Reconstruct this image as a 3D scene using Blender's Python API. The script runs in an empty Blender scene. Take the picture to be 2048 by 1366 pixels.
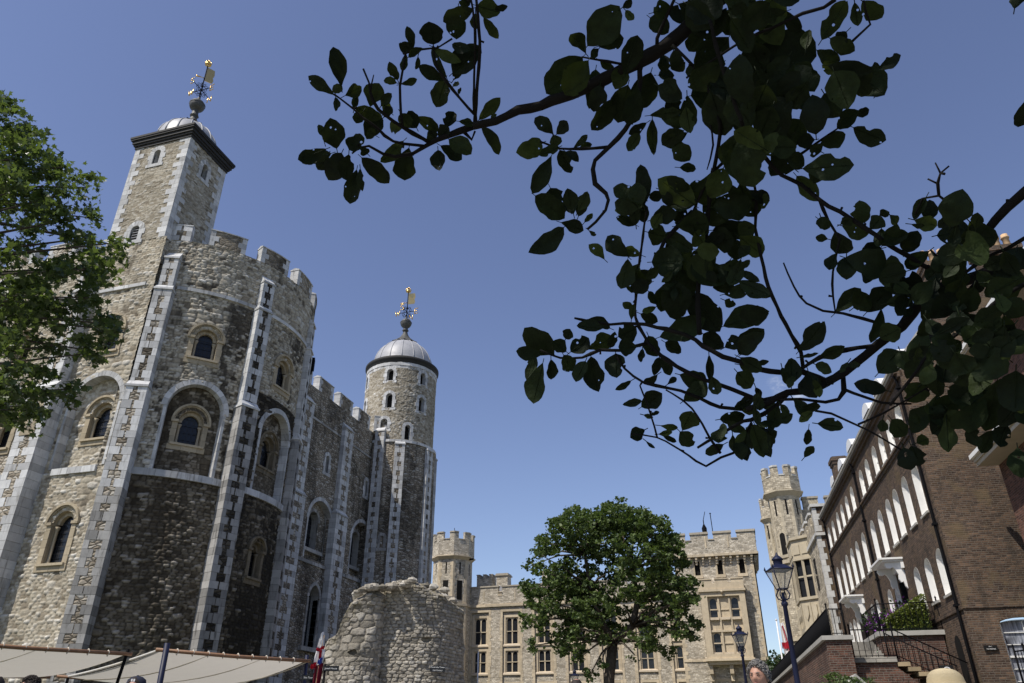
import bpy, bmesh, math, random
import numpy as np
from mathutils import Vector, Matrix
from mathutils.geometry import delaunay_2d_cdt
random.seed(7); RNG = np.random.default_rng(7)
S = bpy.context.scene; COL = S.collection
R = math.radians; sin = math.sin; cos = math.cos; pi = math.pi

# ---------------------------------------------------------------- camera, sky, sun, exposure
cd = bpy.data.cameras.new('camera'); cam = bpy.data.objects.new('camera', cd); COL.objects.link(cam)
cd.sensor_width = 36; cd.lens = 1487/2048*36; cd.clip_start = 0.1; cd.clip_end = 5000
cam.location = (0, 0, 0); cam.rotation_euler = (R(90+28.0), 0, R(16.7)); S.camera = cam
SUN_AZ, SUN_EL = 214.0, 55.0            # compass degrees, north is +y
W = bpy.data.worlds.new('World'); S.world = W; W.use_nodes = True
wt = W.node_tree; bg = wt.nodes['Background']; bg.inputs[1].default_value = 0.115
sk = wt.nodes.new('ShaderNodeTexSky'); sk.sky_type = 'NISHITA'; sk.sun_disc = False
sk.sun_elevation = R(SUN_EL); sk.sun_rotation = R(SUN_AZ); sk.air_density = 1.0; sk.dust_density = 0.6; sk.ozone_density = 3.0
hs = wt.nodes.new('ShaderNodeHueSaturation'); hs.inputs['Saturation'].default_value = 0.95
hs.inputs['Hue'].default_value = 0.513
wt.links.new(sk.outputs[0], hs.inputs['Color']); 
# two faint cloud wisps low in the north-east
def _vm(op, a, b=None):
    n = wt.nodes.new('ShaderNodeVectorMath'); n.operation = op; wt.links.new(a, n.inputs[0])
    if b is not None: n.inputs[1].default_value = b
    return n
_tc = wt.nodes.new('ShaderNodeTexCoord').outputs['Generated']; _nz = wt.nodes.new('ShaderNodeTexNoise'); _nz.inputs['Scale'].default_value = 38; _nz.inputs['Detail'].default_value = 6; _nz.inputs['Roughness'].default_value = 0.62
_sc = _vm('MULTIPLY', _tc, (1.0, 1.0, 1.6)); wt.links.new(_sc.outputs[0], _nz.inputs['Vector'])
_ms = []
for _c, _r in (((0.079, 0.917, 0.391), 0.020), ((0.0715, 0.9245, 0.3745), 0.018), ((0.10, 0.921, 0.377), 0.016)):
    _d0 = _vm('DISTANCE', _tc, _c); _mr = wt.nodes.new('ShaderNodeMapRange'); _mr.interpolation_type = 'SMOOTHSTEP'; wt.links.new(_d0.outputs['Value'], _mr.inputs[0])
    for _i, _v in enumerate((_r, 0.0, 0.0, 1.0)): _mr.inputs[_i+1].default_value = _v
    _ms.append(_mr.outputs[0])
_m1 = wt.nodes.new('ShaderNodeMath'); _m1.operation = 'MAXIMUM'; wt.links.new(_ms[0], _m1.inputs[0]); wt.links.new(_ms[1], _m1.inputs[1])
_m2 = wt.nodes.new('ShaderNodeMath'); _m2.operation = 'MAXIMUM'; wt.links.new(_m1.outputs[0], _m2.inputs[0]); wt.links.new(_ms[2], _m2.inputs[1])
_nr = wt.nodes.new('ShaderNodeMapRange'); _nr.interpolation_type = 'SMOOTHSTEP'; wt.links.new(_nz.outputs[0], _nr.inputs[0]); _nr.inputs[1].default_value = 0.40; _nr.inputs[2].default_value = 0.72
_m3 = wt.nodes.new('ShaderNodeMath'); _m3.operation = 'MULTIPLY'; wt.links.new(_m2.outputs[0], _m3.inputs[0]); wt.links.new(_nr.outputs[0], _m3.inputs[1])
_mx = wt.nodes.new('ShaderNodeMix'); _mx.data_type = 'RGBA'; wt.links.new(_m3.outputs[0], _mx.inputs[0]); wt.links.new(hs.outputs[0], _mx.inputs[6]); _mx.inputs[7].default_value = (5.2, 5.6, 6.4, 1)
wt.links.new(_mx.outputs[2], bg.inputs[0])
ld = bpy.data.lights.new('sun', 'SUN'); ld.energy = 4.0; ld.angle = R(0.5); ld.color = (1.0, 0.945, 0.86)
sun = bpy.data.objects.new('sun', ld); COL.objects.link(sun)
_d = Vector((sin(R(SUN_AZ))*cos(R(SUN_EL)), cos(R(SUN_AZ))*cos(R(SUN_EL)), sin(R(SUN_EL))))
sun.rotation_euler = _d.to_track_quat('Z', 'Y').to_euler()
S.view_settings.view_transform = 'Standard'; S.view_settings.look = 'None'
S.view_settings.exposure = 0.3; S.view_settings.gamma = 1.0
GZ = -1.2                                # the ground; eye level is z = 0

# ---------------------------------------------------------------- node helper and materials
class G:
    def __init__(s, name):
        s.m = bpy.data.materials.new(name); s.m.use_nodes = True; s.t = s.m.node_tree; s.t.nodes.clear()
        s.out = s.n('OutputMaterial')
    def n(s, k, **kw):
        nd = s.t.nodes.new('ShaderNode'+k)
        for a, b in kw.items(): setattr(nd, a, b)
        return nd
    def l(s, a, b): s.t.links.new(a, b)
    def put(s, sock, v):
        if isinstance(v, (int, float)): sock.default_value = v
        elif isinstance(v, tuple): sock.default_value = v if len(v) != 3 or sock.type == 'VECTOR' else v+(1,)
        else: s.l(v, sock)
    def math(s, op, a, b=0.0, clamp=False):
        n = s.n('Math', operation=op, use_clamp=clamp); s.put(n.inputs[0], a); s.put(n.inputs[1], b); return n.outputs[0]
    def mix(s, f, a, b, mode='MIX'):
        n = s.n('Mix', data_type='RGBA', blend_type=mode); s.put(n.inputs[0], f); s.put(n.inputs[6], a); s.put(n.inputs[7], b); return n.outputs[2]
    def ramp(s, f, pts, interp='LINEAR'):
        n = s.n('ValToRGB'); cr = n.color_ramp; cr.interpolation = interp
        while len(cr.elements) < len(pts): cr.elements.new(0.5)
        for e, (p, c) in zip(cr.elements, pts):
            e.position = p; e.color = (c, c, c, 1) if isinstance(c, (int, float)) else tuple(c)+(1,)
        s.put(n.inputs[0], f); return n.outputs[0]
    def sstep(s, f, a, b, lo=0.0, hi=1.0):
        n = s.n('MapRange', interpolation_type='SMOOTHSTEP'); s.put(n.inputs[0], f)
        for i, v in enumerate((a, b, lo, hi)): n.inputs[i+1].default_value = v
        return n.outputs[0]
    def uv(s, sx=1, sy=1, off=0.0):
        c = s.n('TexCoord').outputs['UV']; m = s.n('Mapping'); s.l(c, m.inputs[0])
        m.inputs['Scale'].default_value = (sx, sy, 1); m.inputs['Location'].default_value = (off, off*1.7, off); return m.outputs[0]
    def noise(s, vec, sc, det=3, rough=0.55, dim='3D'):
        n = s.n('TexNoise', noise_dimensions=dim); n.inputs['Scale'].default_value = sc; n.inputs['Detail'].default_value = det
        n.inputs['Roughness'].default_value = rough
        if vec is not None: s.l(vec, n.inputs['Vector'])
        return n
    def vor(s, vec, feat, rnd=0.9, dim='2D'):
        n = s.n('TexVoronoi', feature=feat, voronoi_dimensions=dim); n.inputs['Scale'].default_value = 1
        n.inputs['Randomness'].default_value = rnd; s.l(vec, n.inputs['Vector']); return n
    def attr(s, name='tone'): return s.n('Attribute', attribute_name=name).outputs['Fac']
    def bsdf(s, col, rough=0.9, bump=None, bd=0.02, metal=0.0, spec=0.25, bs=1.0):
        b = s.n('BsdfPrincipled'); s.put(b.inputs['Base Color'], col); s.put(b.inputs['Roughness'], rough)
        b.inputs['Metallic'].default_value = metal; b.inputs['Specular IOR Level'].default_value = spec
        if bump is not None:
            k = s.n('Bump'); k.inputs['Distance'].default_value = bd; k.inputs['Strength'].default_value = bs; s.l(bump, k.inputs['Height']); s.l(k.outputs[0], b.inputs['Normal'])
        s.l(b.outputs[0], s.out.inputs[0]); return b

def rubble(name, pal, sx, sy, stain=0.0, th=(0.5, 0.62), bd=0.06, mortar=(0.24, 0.205, 0.155), bs=1.0, seed=0.0):
    """irregular coursed rubble: stretched voronoi stones standing proud of the mortar, with streaky dark crust"""
    g = G(name); base = g.uv(1, 1, seed)
    nz = g.noise(base, 1.9, 2); w = g.n('VectorMath', operation='SCALE'); g.l(nz.outputs['Color'], w.inputs[0]); w.inputs['Scale'].default_value = 0.22
    ad = g.n('VectorMath', operation='ADD'); g.l(base, ad.inputs[0]); g.l(w.outputs[0], ad.inputs[1])
    mp = g.n('Mapping'); g.l(ad.outputs[0], mp.inputs[0]); mp.inputs['Scale'].default_value = (sx, sy, 1)
    v1 = g.vor(mp.outputs[0], 'F1'); v2 = g.vor(mp.outputs[0], 'DISTANCE_TO_EDGE')
    sep = g.n('SeparateColor'); g.l(v1.outputs['Color'], sep.inputs[0])
    col = g.ramp(sep.outputs[0], pal)
    fine = g.noise(base, 14, 4, 0.7).outputs[0]
    col = g.mix(g.sstep(fine, 0.35, 0.7, 0.0, 0.55), col, (0.33, 0.3, 0.25), 'MIX')
    edge = g.sstep(v2.outputs['Distance'], 0.015, 0.13)
    col = g.mix(g.math('SUBTRACT', 1.0, edge), col, mortar)  # mortar set darker than its lit tan, crevice shadow put into the colour
    if stain > 0:
        sv = g.uv(0.42, 0.13, seed+3.1); big = g.noise(sv, 1.0, 5, 0.62).outputs[0]
        sv2 = g.uv(2.6, 0.5, seed+9.0); st = g.noise(sv2, 1.0, 3, 0.6).outputs[0]
        f = g.math('ADD', g.math('MULTIPLY', big, 0.72), g.math('MULTIPLY', st, 0.28))
        f = g.sstep(f, th[0], th[1], 0.0, stain)
        f = g.math('MULTIPLY', f, g.sstep(sep.outputs[1], 0.0, 1.0, 0.7, 1.0))
        col = g.mix(f, col, (0.028, 0.024, 0.019))
    h = g.math('MULTIPLY', g.sstep(v2.outputs['Distance'], 0.0, 0.3), g.sstep(sep.outputs[1], 0, 1, 0.45, 1.0))
    h = g.math('ADD', h, g.math('MULTIPLY', fine, 0.35))
    g.bsdf(col, 0.93, h, bd, spec=0.15, bs=bs); return g.m

PAL = [(0.0, (0.13, 0.105, 0.075)), (0.3, (0.27, 0.225, 0.165)), (0.6, (0.36, 0.31, 0.24)), (0.85, (0.45, 0.41, 0.34)), (1.0, (0.55, 0.52, 0.46))]
PAL2 = [(0.0, (0.11, 0.09, 0.065)), (0.35, (0.22, 0.185, 0.135)), (0.7, (0.33, 0.28, 0.21)), (1.0, (0.46, 0.42, 0.35))]
def coursed(name, c1, c2, mortar, bw, bh, msize=0.012, bd=0.01, seed=0.0, stain=0.0, scol=(0.03, 0.027, 0.022), patch=None, irreg=0.0):
    """squared stone or brick laid in courses"""
    g = G(name); base = g.uv(1, 1, seed); vec = base
    if irreg:
        nz = g.noise(base, 1.3, 2); w = g.n('VectorMath', operation='SCALE'); g.l(nz.outputs['Color'], w.inputs[0]); w.inputs['Scale'].default_value = irreg
        ad = g.n('VectorMath', operation='ADD'); g.l(base, ad.inputs[0]); g.l(w.outputs[0], ad.inputs[1]); vec = ad.outputs[0]
    b = g.n('TexBrick'); g.l(vec, b.inputs['Vector']); b.inputs['Scale'].default_value = 1.0
    b.inputs['Brick Width'].default_value = bw; b.inputs['Row Height'].default_value = bh
    b.inputs['Mortar Size'].default_value = msize; b.inputs['Mortar Smooth'].default_value = 0.4
    b.inputs['Color1'].default_value = c1+(1,); b.inputs['Color2'].default_value = c2+(1,); b.inputs['Mortar'].default_value = mortar+(1,)
    b.offset = 0.5; b.squash = 0.75; b.squash_frequency = 3
    b.inputs['Bias'].default_value = -0.1
    big = g.noise(base, 0.35, 4, 0.6).outputs[0]; fine = g.noise(base, 9, 4, 0.65).outputs[0]
    cl = g.vor(g.uv(1/bw*1.03, 1/bh*1.0, seed+4), 'F1', 1.0); sp = g.n('SeparateColor'); g.l(cl.outputs['Color'], sp.inputs[0])
    col = g.mix(0.75, b.outputs['Color'], g.ramp(sp.outputs[0], [(0, 0.45), (0.5, 0.95), (1, 1.5)]), 'MULTIPLY')
    col = g.mix(g.sstep(b.outputs['Fac'], 0.3, 0.9), col, mortar)
    col = g.mix(0.8, col, g.ramp(big, [(0.3, 0.72), (0.7, 1.22)]), 'MULTIPLY')
    col = g.mix(0.5, col, g.ramp(fine, [(0.25, 0.7), (0.75, 1.25)]), 'MULTIPLY')
    if patch: col = g.mix(g.sstep(g.noise(base, 0.8, 3, 0.6).outputs[0], 0.52, 0.66, 0, 0.6), col, patch)
    if stain:
        sv = g.uv(1.4, 0.2, seed+5); f = g.sstep(g.noise(sv, 1, 4, 0.6).outputs[0], 0.52, 0.7, 0, stain); col = g.mix(f, col, scol)
    h = g.math('SUBTRACT', g.math('MULTIPLY', fine, 0.5), b.outputs['Fac'])
    h = g.math('ADD', h, g.math('MULTIPLY', sp.outputs[1], 0.5))
    g.bsdf(col, 0.9, h, bd, spec=0.2); return g.m

def ashlar(name, c, var=0.35, stain=0.25, bd=0.006, scol=(0.10, 0.09, 0.075), rough=0.85):
    g = G(name); base = g.uv(1, 1); tone = g.attr()
    t = g.math('ADD', 1-var/2, g.math('MULTIPLY', tone, var))
    cc = g.n('CombineColor'); [g.l(t, cc.inputs[i]) for i in range(3)]
    col = g.mix(1.0, c, cc.outputs[0], 'MULTIPLY')
    n1 = g.noise(base, 2.3, 5, 0.65).outputs[0]; n2 = g.noise(g.uv(5, 0.7), 1.0, 4, 0.6).outputs[0]; n3 = g.noise(base, 22, 3).outputs[0]
    col = g.mix(0.6, col, g.ramp(n1, [(0.25, 0.72), (0.7, 1.15)]), 'MULTIPLY')
    col = g.mix(g.sstep(n2, 0.5, 0.75, 0, stain), col, scol)
    g.bsdf(col, rough, g.math('ADD', n1, g.math('MULTIPLY', n3, 0.4)), bd, spec=0.2); return g.m

def plain(name, c, rough=0.6, metal=0.0, spec=0.4, var=0.2, sc=3.0, bd=0.003):
    g = G(name); n = g.noise(g.n('TexCoord').outputs['Object'], sc, 4, 0.6).outputs[0]
    col = g.mix(var, c, g.ramp(n, [(0.3, 0.45), (0.7, 1.4)]), 'MULTIPLY')
    g.bsdf(col, rough, n, bd, metal, spec); return g.m

def glass_pane(name, grid=None, diamond=False, c=(0.012, 0.014, 0.018), lead=(0.02, 0.02, 0.022), wdt=0.12):
    """dark old glazing with uneven reflection and lead cames or glazing bars"""
    g = G(name); base = g.uv(1, 1); n = g.noise(base, 5, 2).outputs[0]
    b = g.n('BsdfPrincipled'); col = c
    if grid:
        sp = g.n('SeparateXYZ'); g.l(base, sp.inputs[0])
        if diamond:
            a1 = g.math('ADD', g.math('DIVIDE', sp.outputs[0], grid[0]), g.math('DIVIDE', sp.outputs[1], grid[1]))
            a2 = g.math('SUBTRACT', g.math('DIVIDE', sp.outputs[0], grid[0]), g.math('DIVIDE', sp.outputs[1], grid[1]))
        else: a1 = g.math('DIVIDE', sp.outputs[0], grid[0]); a2 = g.math('DIVIDE', sp.outputs[1], grid[1])
        f1 = g.math('ABSOLUTE', g.math('SUBTRACT', g.math('FRACT', a1), 0.5)); f2 = g.math('ABSOLUTE', g.math('SUBTRACT', g.math('FRACT', a2), 0.5))
        mk = g.math('GREATER_THAN', g.math('MAXIMUM', f1, f2), 0.5-wdt/2)
        col = g.mix(mk, c, lead); g.l(g.math('ADD', 0.12, g.math('MULTIPLY', mk, 0.6)), b.inputs['Roughness'])
    else: b.inputs['Roughness'].default_value = 0.12
    g.put(b.inputs['Base Color'], col); b.inputs['Specular IOR Level'].default_value = 0.32
    k = g.n('Bump'); k.inputs['Distance'].default_value = 0.01; g.l(n, k.inputs['Height']); g.l(k.outputs[0], b.inputs['Normal'])
    g.l(b.outputs[0], g.out.inputs[0]); return g.m

def leafmat(name, ca, cb, trans=0.35, rough=0.45, spec=0.35, sc=1.0, tcol=None):
    g = G(name); t = g.attr(); col = g.mix(t, ca, cb)
    if tcol is None: tcol = tuple(min(1, x*1.9) for x in cb)
    b = g.n('BsdfPrincipled'); g.l(col, b.inputs['Base Color']); b.inputs['Roughness'].default_value = rough; b.inputs['Specular IOR Level'].default_value = spec
    tr = g.n('BsdfTranslucent'); g.put(tr.inputs[0], g.mix(t, tuple(x*0.7 for x in tcol), tcol))
    mx = g.n('MixShader'); mx.inputs[0].default_value = trans; g.l(b.outputs[0], mx.inputs[1]); g.l(tr.outputs[0], mx.inputs[2]); g.l(mx.outputs[0], g.out.inputs[0]); return g.m

M = {}
M['rubble'] = rubble('rubble_ragstone', PAL, 2.9, 6.0, 0.75, (0.53, 0.63))
M['rubble_e'] = rubble('rubble_ragstone_weathered', PAL, 2.7, 5.6, 0.75, (0.46, 0.60), seed=4, mortar=(0.12, 0.10, 0.075))
M['rubble_apse'] = rubble('rubble_ragstone_crusted', PAL2, 2.6, 5.2, 0.93, (0.40, 0.54), bd=0.09, seed=8)
M['rs_blk'] = rubble('rubble_ragstone_shade_darkened', PAL2, 2.6, 5.2, 0.95, (0.34, 0.5), bd=0.09, seed=28, mortar=(0.05, 0.04, 0.03))  # crusted rubble, with the shade on these buttress fronts put into its colour
M['rubble_up'] = rubble('rubble_ragstone_upper', PAL2, 3.1, 6.6, 0.8, (0.47, 0.6), seed=12)
M['rubble_tur'] = rubble('rubble_turret', PAL, 3.2, 7.6, 0.6, (0.55, 0.66), seed=16, bd=0.05)
M['white'] = ashlar('portland_ashlar', (0.49, 0.488, 0.478), 0.5, 0.7, scol=(0.13, 0.12, 0.105))
M['shade_soot_white'] = ashlar('shade_darkened_ashlar', (0.30, 0.29, 0.275), 0.7, 0.95, scol=(0.022, 0.019, 0.016))  # streaked ashlar, shade of the buttress fronts painted in with the stain
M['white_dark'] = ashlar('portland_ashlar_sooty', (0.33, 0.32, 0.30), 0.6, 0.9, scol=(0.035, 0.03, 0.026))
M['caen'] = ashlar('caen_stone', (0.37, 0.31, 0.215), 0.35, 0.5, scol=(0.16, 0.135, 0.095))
M['caen_d'] = ashlar('dark_caen_stone', (0.17, 0.14, 0.095), 0.4, 0.7, scol=(0.05, 0.042, 0.03))  # darker Caen stone for the windows of the second apse bay
M['lead'] = plain('lead_sheet', (0.33, 0.33, 0.34), 0.5, 0.0, 0.5, 0.3, 1.5)
M['leaddark'] = plain('weathered_lead', (0.075, 0.075, 0.07), 0.6, 0.0, 0.4, 0.5, 6)
M['cornice_dark'] = plain('sooty_timber_cornice', (0.028, 0.027, 0.025), 0.7, 0, 0.3, 0.4, 4)
M['gold'] = plain('gilding', (0.75, 0.52, 0.2), 0.28, 0.9, 0.5, 0.1)
M['iron'] = plain('black_ironwork', (0.006, 0.006, 0.007), 0.75, 0.0, 0.08, 0.2)
M['leaded'] = glass_pane('leaded_glazing', (0.24, 0.36), False)
M['leaded_d'] = glass_pane('diamond_leaded_glazing', (0.3, 0.42), True)
M['dark'] = plain('unlit_interior', (0.015, 0.014, 0.013), 0.9, 0, 0.1)

# ---------------------------------------------------------------- mesh builder
ORG = {}
def thing(name, label, cat, loc=(0, 0, 0), rz=0.0, group=None):
    o = bpy.data.objects.new(name, None); COL.objects.link(o); o.empty_display_size = 0.3
    L = Vector(loc); o.location = Matrix.Rotation(rz, 3, 'Z') @ L; o.rotation_euler = (0, 0, rz)
    ORG[o.name] = L; tag(o, label, cat, group); return o
def tag(o, label, cat, group=None):
    o['label'] = label; o['category'] = cat
    if group: o['group'] = group
    return o
def lab(o, label): o['label'] = label; return o
def dup(o, parent=None):
    c = o.copy(); COL.objects.link(c)
    if parent is not None: c.parent = parent
    for ch in list(o.children): dup(ch, c)
    return c

class MB:
    def __init__(s): s.v = []; s.f = []; s.uv = []; s.tn = []; s.sm = []; s.mi = []; s.cur = 0
    def face(s, pts, uvs=None, tone=0.5, smooth=False):
        i = len(s.v); s.v.extend([tuple(p) for p in pts]); s.f.append(tuple(range(i, i+len(pts))))
        s.uv.append(uvs); s.tn.append(tone); s.sm.append(smooth); s.mi.append(s.cur)
    def mesh(s, V, F, tone=0.5, smooth=False, uv=None):
        i = len(s.v); s.v.extend([tuple(p) for p in V])
        for k, f in enumerate(F):
            s.f.append(tuple(a+i for a in f)); s.uv.append([uv[a] for a in f] if uv is not None else None)
            s.tn.append(tone[k] if isinstance(tone, (list, np.ndarray)) else tone); s.sm.append(smooth); s.mi.append(s.cur)
    def box(s, x0, y0, z0, x1, y1, z1, tone=0.5):
        V = [(x0, y0, z0), (x1, y0, z0), (x1, y1, z0), (x0, y1, z0), (x0, y0, z1), (x1, y0, z1), (x1, y1, z1), (x0, y1, z1)]
        s.mesh(V, [(0, 3, 2, 1), (4, 5, 6, 7), (0, 1, 5, 4), (1, 2, 6, 5), (2, 3, 7, 6), (3, 0, 4, 7)], tone)
    def block(s, poly, d0, d1, fn, tone=None):
        """extrude a (u, v) polygon between depths d0 (front) and d1 (back) through the mapping fn(u, v, d)"""
        if tone is None: tone = random.random()
        n = len(poly); s.face([fn(u, v, d0) for u, v in poly], list(poly), tone)
        s.face([fn(u, v, d1) for u, v in reversed(poly)], list(reversed(poly)), tone)
        for i in range(n):
            (u0, v0), (u1, v1) = poly[i], poly[(i+1) % n]
            ver = abs(v1-v0) > abs(u1-u0)
            q = lambda u, v, d: (u+d, v) if ver else (u, v+d)
            s.face([fn(u0, v0, d1), fn(u1, v1, d1), fn(u1, v1, d0), fn(u0, v0, d0)], [q(u0, v0, d1), q(u1, v1, d1), q(u1, v1, d0), q(u0, v0, d0)], tone)
    def rect(s, u0, v0, u1, v1, d0, d1, fn, tone=None, du=None):
        if du is None or u1-u0 <= du: s.block([(u0, v0), (u1, v0), (u1, v1), (u0, v1)], d0, d1, fn, tone); return
        n = int(math.ceil((u1-u0)/du)); us = [u0+(u1-u0)*i/n for i in range(n+1)]
        s.block([(u, v0) for u in us]+[(u, v1) for u in reversed(us)], d0, d1, fn, tone)
    def course(s, u0, v0, u1, v1, d0, d1, fn, L=0.9, gap=0.012, jit=0.25):
        """a band of separate stones laid end to end"""
        u = u0
        while u < u1-0.05:
            e = min(u1, u+L*random.uniform(1-jit, 1+jit))
            if u1-e < 0.25: e = u1
            s.rect(u, v0, e-gap, v1, d0+random.uniform(0, 0.006), d1, fn, None); u = e
    def ring(s, uc, vc, r0, r1, d0, d1, fn, n=11, a0=0.0, a1=pi, gap=0.02, jit=0.0):
        for i in range(n):
            b0 = a0+(a1-a0)*i/n+gap/2/r1; b1 = a0+(a1-a0)*(i+1)/n-gap/2/r1; bm = (b0+b1)/2
            p = [(uc+r*cos(b), vc+r*sin(b)) for r, b in ((r0, b1), (r0, bm), (r0, b0), (r1, b0), (r1, bm), (r1, b1))]
            s.block(list(reversed(p)) if False else [p[2], p[3], p[4], p[5], p[0], p[1]], d0-random.uniform(0, jit), d1, fn)
    def reveal(s, poly, d0, d1, fn, tone=0.5):
        n = len(poly)
        for i in range(n):
            (u0, v0), (u1, v1) = poly[i], poly[(i+1) % n]
            ver = abs(v1-v0) > abs(u1-u0); q = lambda u, v, d: (u+d, v) if ver else (u, v+d)
            s.face([fn(u0, v0, d0), fn(u1, v1, d0), fn(u1, v1, d1), fn(u0, v0, d1)], [q(u0, v0, d0), q(u1, v1, d0), q(u1, v1, d1), q(u0, v0, d1)], tone)
    def panel(s, outer, holes, d, fn, du=None, smooth=False, tone=0.5):
        """flat or curved wall with openings"""
        pts = []; edges = []
        for lp in [outer]+holes:
            if du and lp is outer:
                q = []
                for i in range(len(lp)):
                    a, b = lp[i], lp[(i+1) % len(lp)]; n = max(1, int(math.hypot(a[0]-b[0], a[1]-b[1])/du))
                    q += [(a[0]+(b[0]-a[0])*k/n, a[1]+(b[1]-a[1])*k/n) for k in range(n)]
                lp = q
            i0 = len(pts); pts += [Vector(p) for p in lp]; edges += [(i0+i, i0+(i+1) % len(lp)) for i in range(len(lp))]
        if du:
            us = [p[0] for p in outer]; vs = [p[1] for p in outer]
            nu = int((max(us)-min(us))/du); nv = int((max(vs)-min(vs))/(du*2))
            for i in range(1, nu):
                for j in range(1, nv): pts.append(Vector((min(us)+(max(us)-min(us))*i/nu, min(vs)+(max(vs)-min(vs))*j/nv)))
        V, E, F, *_ = delaunay_2d_cdt(pts, edges, [], 0, 1e-5)
        F2 = []
        for f in F:
            cx = sum(V[i][0] for i in f)/len(f); cy = sum(V[i][1] for i in f)/len(f)
            if inpoly(cx, cy, outer) and not any(inpoly(cx, cy, h) for h in holes):
                a, b, c = V[f[0]], V[f[1]], V[f[2]]
                F2.append(tuple(f) if (b-a).cross(c-a) > 0 else tuple(reversed(f)))
        s.mesh([fn(p[0], p[1], d) for p in V], F2, tone, smooth, [(p[0], p[1]) for p in V])
    def lathe(s, prof, cx=0, cy=0, n=24, a0=0.0, a1=2*pi, smooth=True, tone=0.5, rf=None):
        """prof = [(r, z)...] turned about the vertical through cx, cy"""
        V = []; U = []; F = []; cl = abs(a1-a0-2*pi) < 1e-6
        for k in range(n+1):
            a = a0+(a1-a0)*k/n
            for r, z in prof:
                rr = r*(rf(a, z) if rf else 1); V.append((cx+rr*sin(a), cy+rr*cos(a), z)); U.append((a*max(p[0] for p in prof), z))
        m = len(prof)
        for k in range(n):
            for j in range(m-1): F.append((k*m+j, k*m+j+1, (k+1)*m+j+1, (k+1)*m+j))
        s.mesh(V, F, tone, smooth, U)
    def tube(s, P, rad, n=6, smooth=True, tone=0.5, caps=True):
        P = [Vector(p) for p in P]; rad = rad if isinstance(rad, (list, tuple)) else [rad]*len(P)
        V = []; F = []; up = Vector((0, 0, 1)); prev = None
        for i, p in enumerate(P):
            t = (P[min(i+1, len(P)-1)]-P[max(i-1, 0)]).normalized()
            if prev is None:
                a = t.cross(up if abs(t.z) < 0.95 else Vector((1, 0, 0))).normalized()
            else: a = (prev-t*prev.dot(t)).normalized()
            prev = a; b = t.cross(a)
            for k in range(n): V.append(p+(a*cos(2*pi*k/n)+b*sin(2*pi*k/n))*rad[i])
        for i in range(len(P)-1):
            for k in range(n): F.append((i*n+k, i*n+(k+1) % n, (i+1)*n+(k+1) % n, (i+1)*n+k))
        if caps: F.append(tuple(reversed(range(n)))); F.append(tuple(range((len(P)-1)*n, len(P)*n)))
        s.mesh(V, F, tone, smooth)
    def build(s, name, mats, parent=None, origin=None, curve=False):
        V = np.array(s.v, dtype=float).reshape(-1, 3)
        o0 = ORG[parent.name] if parent is not None else Vector(origin or (0, 0, 0))
        V = V-np.array(o0)
        me = bpy.data.meshes.new(name); me.from_pydata(V.tolist(), [], s.f)
        if not isinstance(mats, (list, tuple)): mats = [mats]
        for m in mats: me.materials.append(m)
        me.polygons.foreach_set('use_smooth', s.sm); me.polygons.foreach_set('material_index', s.mi)
        a = me.attributes.new('tone', 'FLOAT', 'FACE'); a.data.foreach_set('value', [float(x) for x in s.tn])
        uvl = me.uv_layers.new(name='UVMap'); arr = np.zeros((len(me.loops), 2)); li = 0
        nor = np.zeros(len(me.polygons)*3); me.polygons.foreach_get('normal', nor); nor = nor.reshape(-1, 3)
        o3 = np.array(o0)
        for k, f in enumerate(s.f):
            n = len(f)
            if s.uv[k] is not None: arr[li:li+n] = s.uv[k]
            else:
                P = V[list(f)]+o3; nx, ny, nz = nor[k]
                if abs(nz) > 0.85: arr[li:li+n] = P[:, :2]
                else:
                    h = math.hypot(nx, ny) or 1; arr[li:li+n, 0] = P[:, 0]*(-ny/h)+P[:, 1]*(nx/h); arr[li:li+n, 1] = P[:, 2]
            li += n
        uvl.data.foreach_set('uv', arr.ravel())
        ob = bpy.data.objects.new(name, me); COL.objects.link(ob)
        if parent is not None: ob.parent = parent; ORG[ob.name] = o0
        else: ob.location = o0; ORG[ob.name] = Vector(o0)
        return ob

def each(name, mat, parent, *parts):
    """one object for every separate piece"""
    for fn_ in parts: m = MB(); fn_(m); m.build(name, mat, parent)
def inpoly(x, y, P):
    c = False; j = len(P)-1
    for i in range(len(P)):
        xi, yi = P[i]; xj, yj = P[j]
        if (yi > y) != (yj > y) and x < (xj-xi)*(y-yi)/(yj-yi)+xi: c = not c
        j = i
    return c
def arch(uc, w, v0, vs, n=10, point=0.0):
    """opening outline: sill v0, springing vs, width w, round (or pointed) head"""
    r = w/2; P = [(uc-r, v0), (uc+r, v0)]
    for i in range(n+1):
        a = pi*i/n; P.append((uc+r*cos(a), vs+r*sin(a)*(1+point*(1-abs(cos(a))))))
    return P
def segarch(uc, w, v0, vs, rise, n=8):
    r = w/2; P = [(uc-r, v0), (uc+r, v0)]
    for i in range(n+1):
        a = pi*i/n; P.append((uc+r*cos(a), vs+rise*sin(a)))
    return P
def flat(ox, oy, az):
    """mapping for a plane wall whose outward normal points to compass az; u runs to the right seen from outside"""
    nx, ny = sin(R(az)), cos(R(az)); tx, ty = -ny, nx
    return lambda u, v, d: (ox+tx*u-nx*d, oy+ty*u-ny*d, v)

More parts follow.
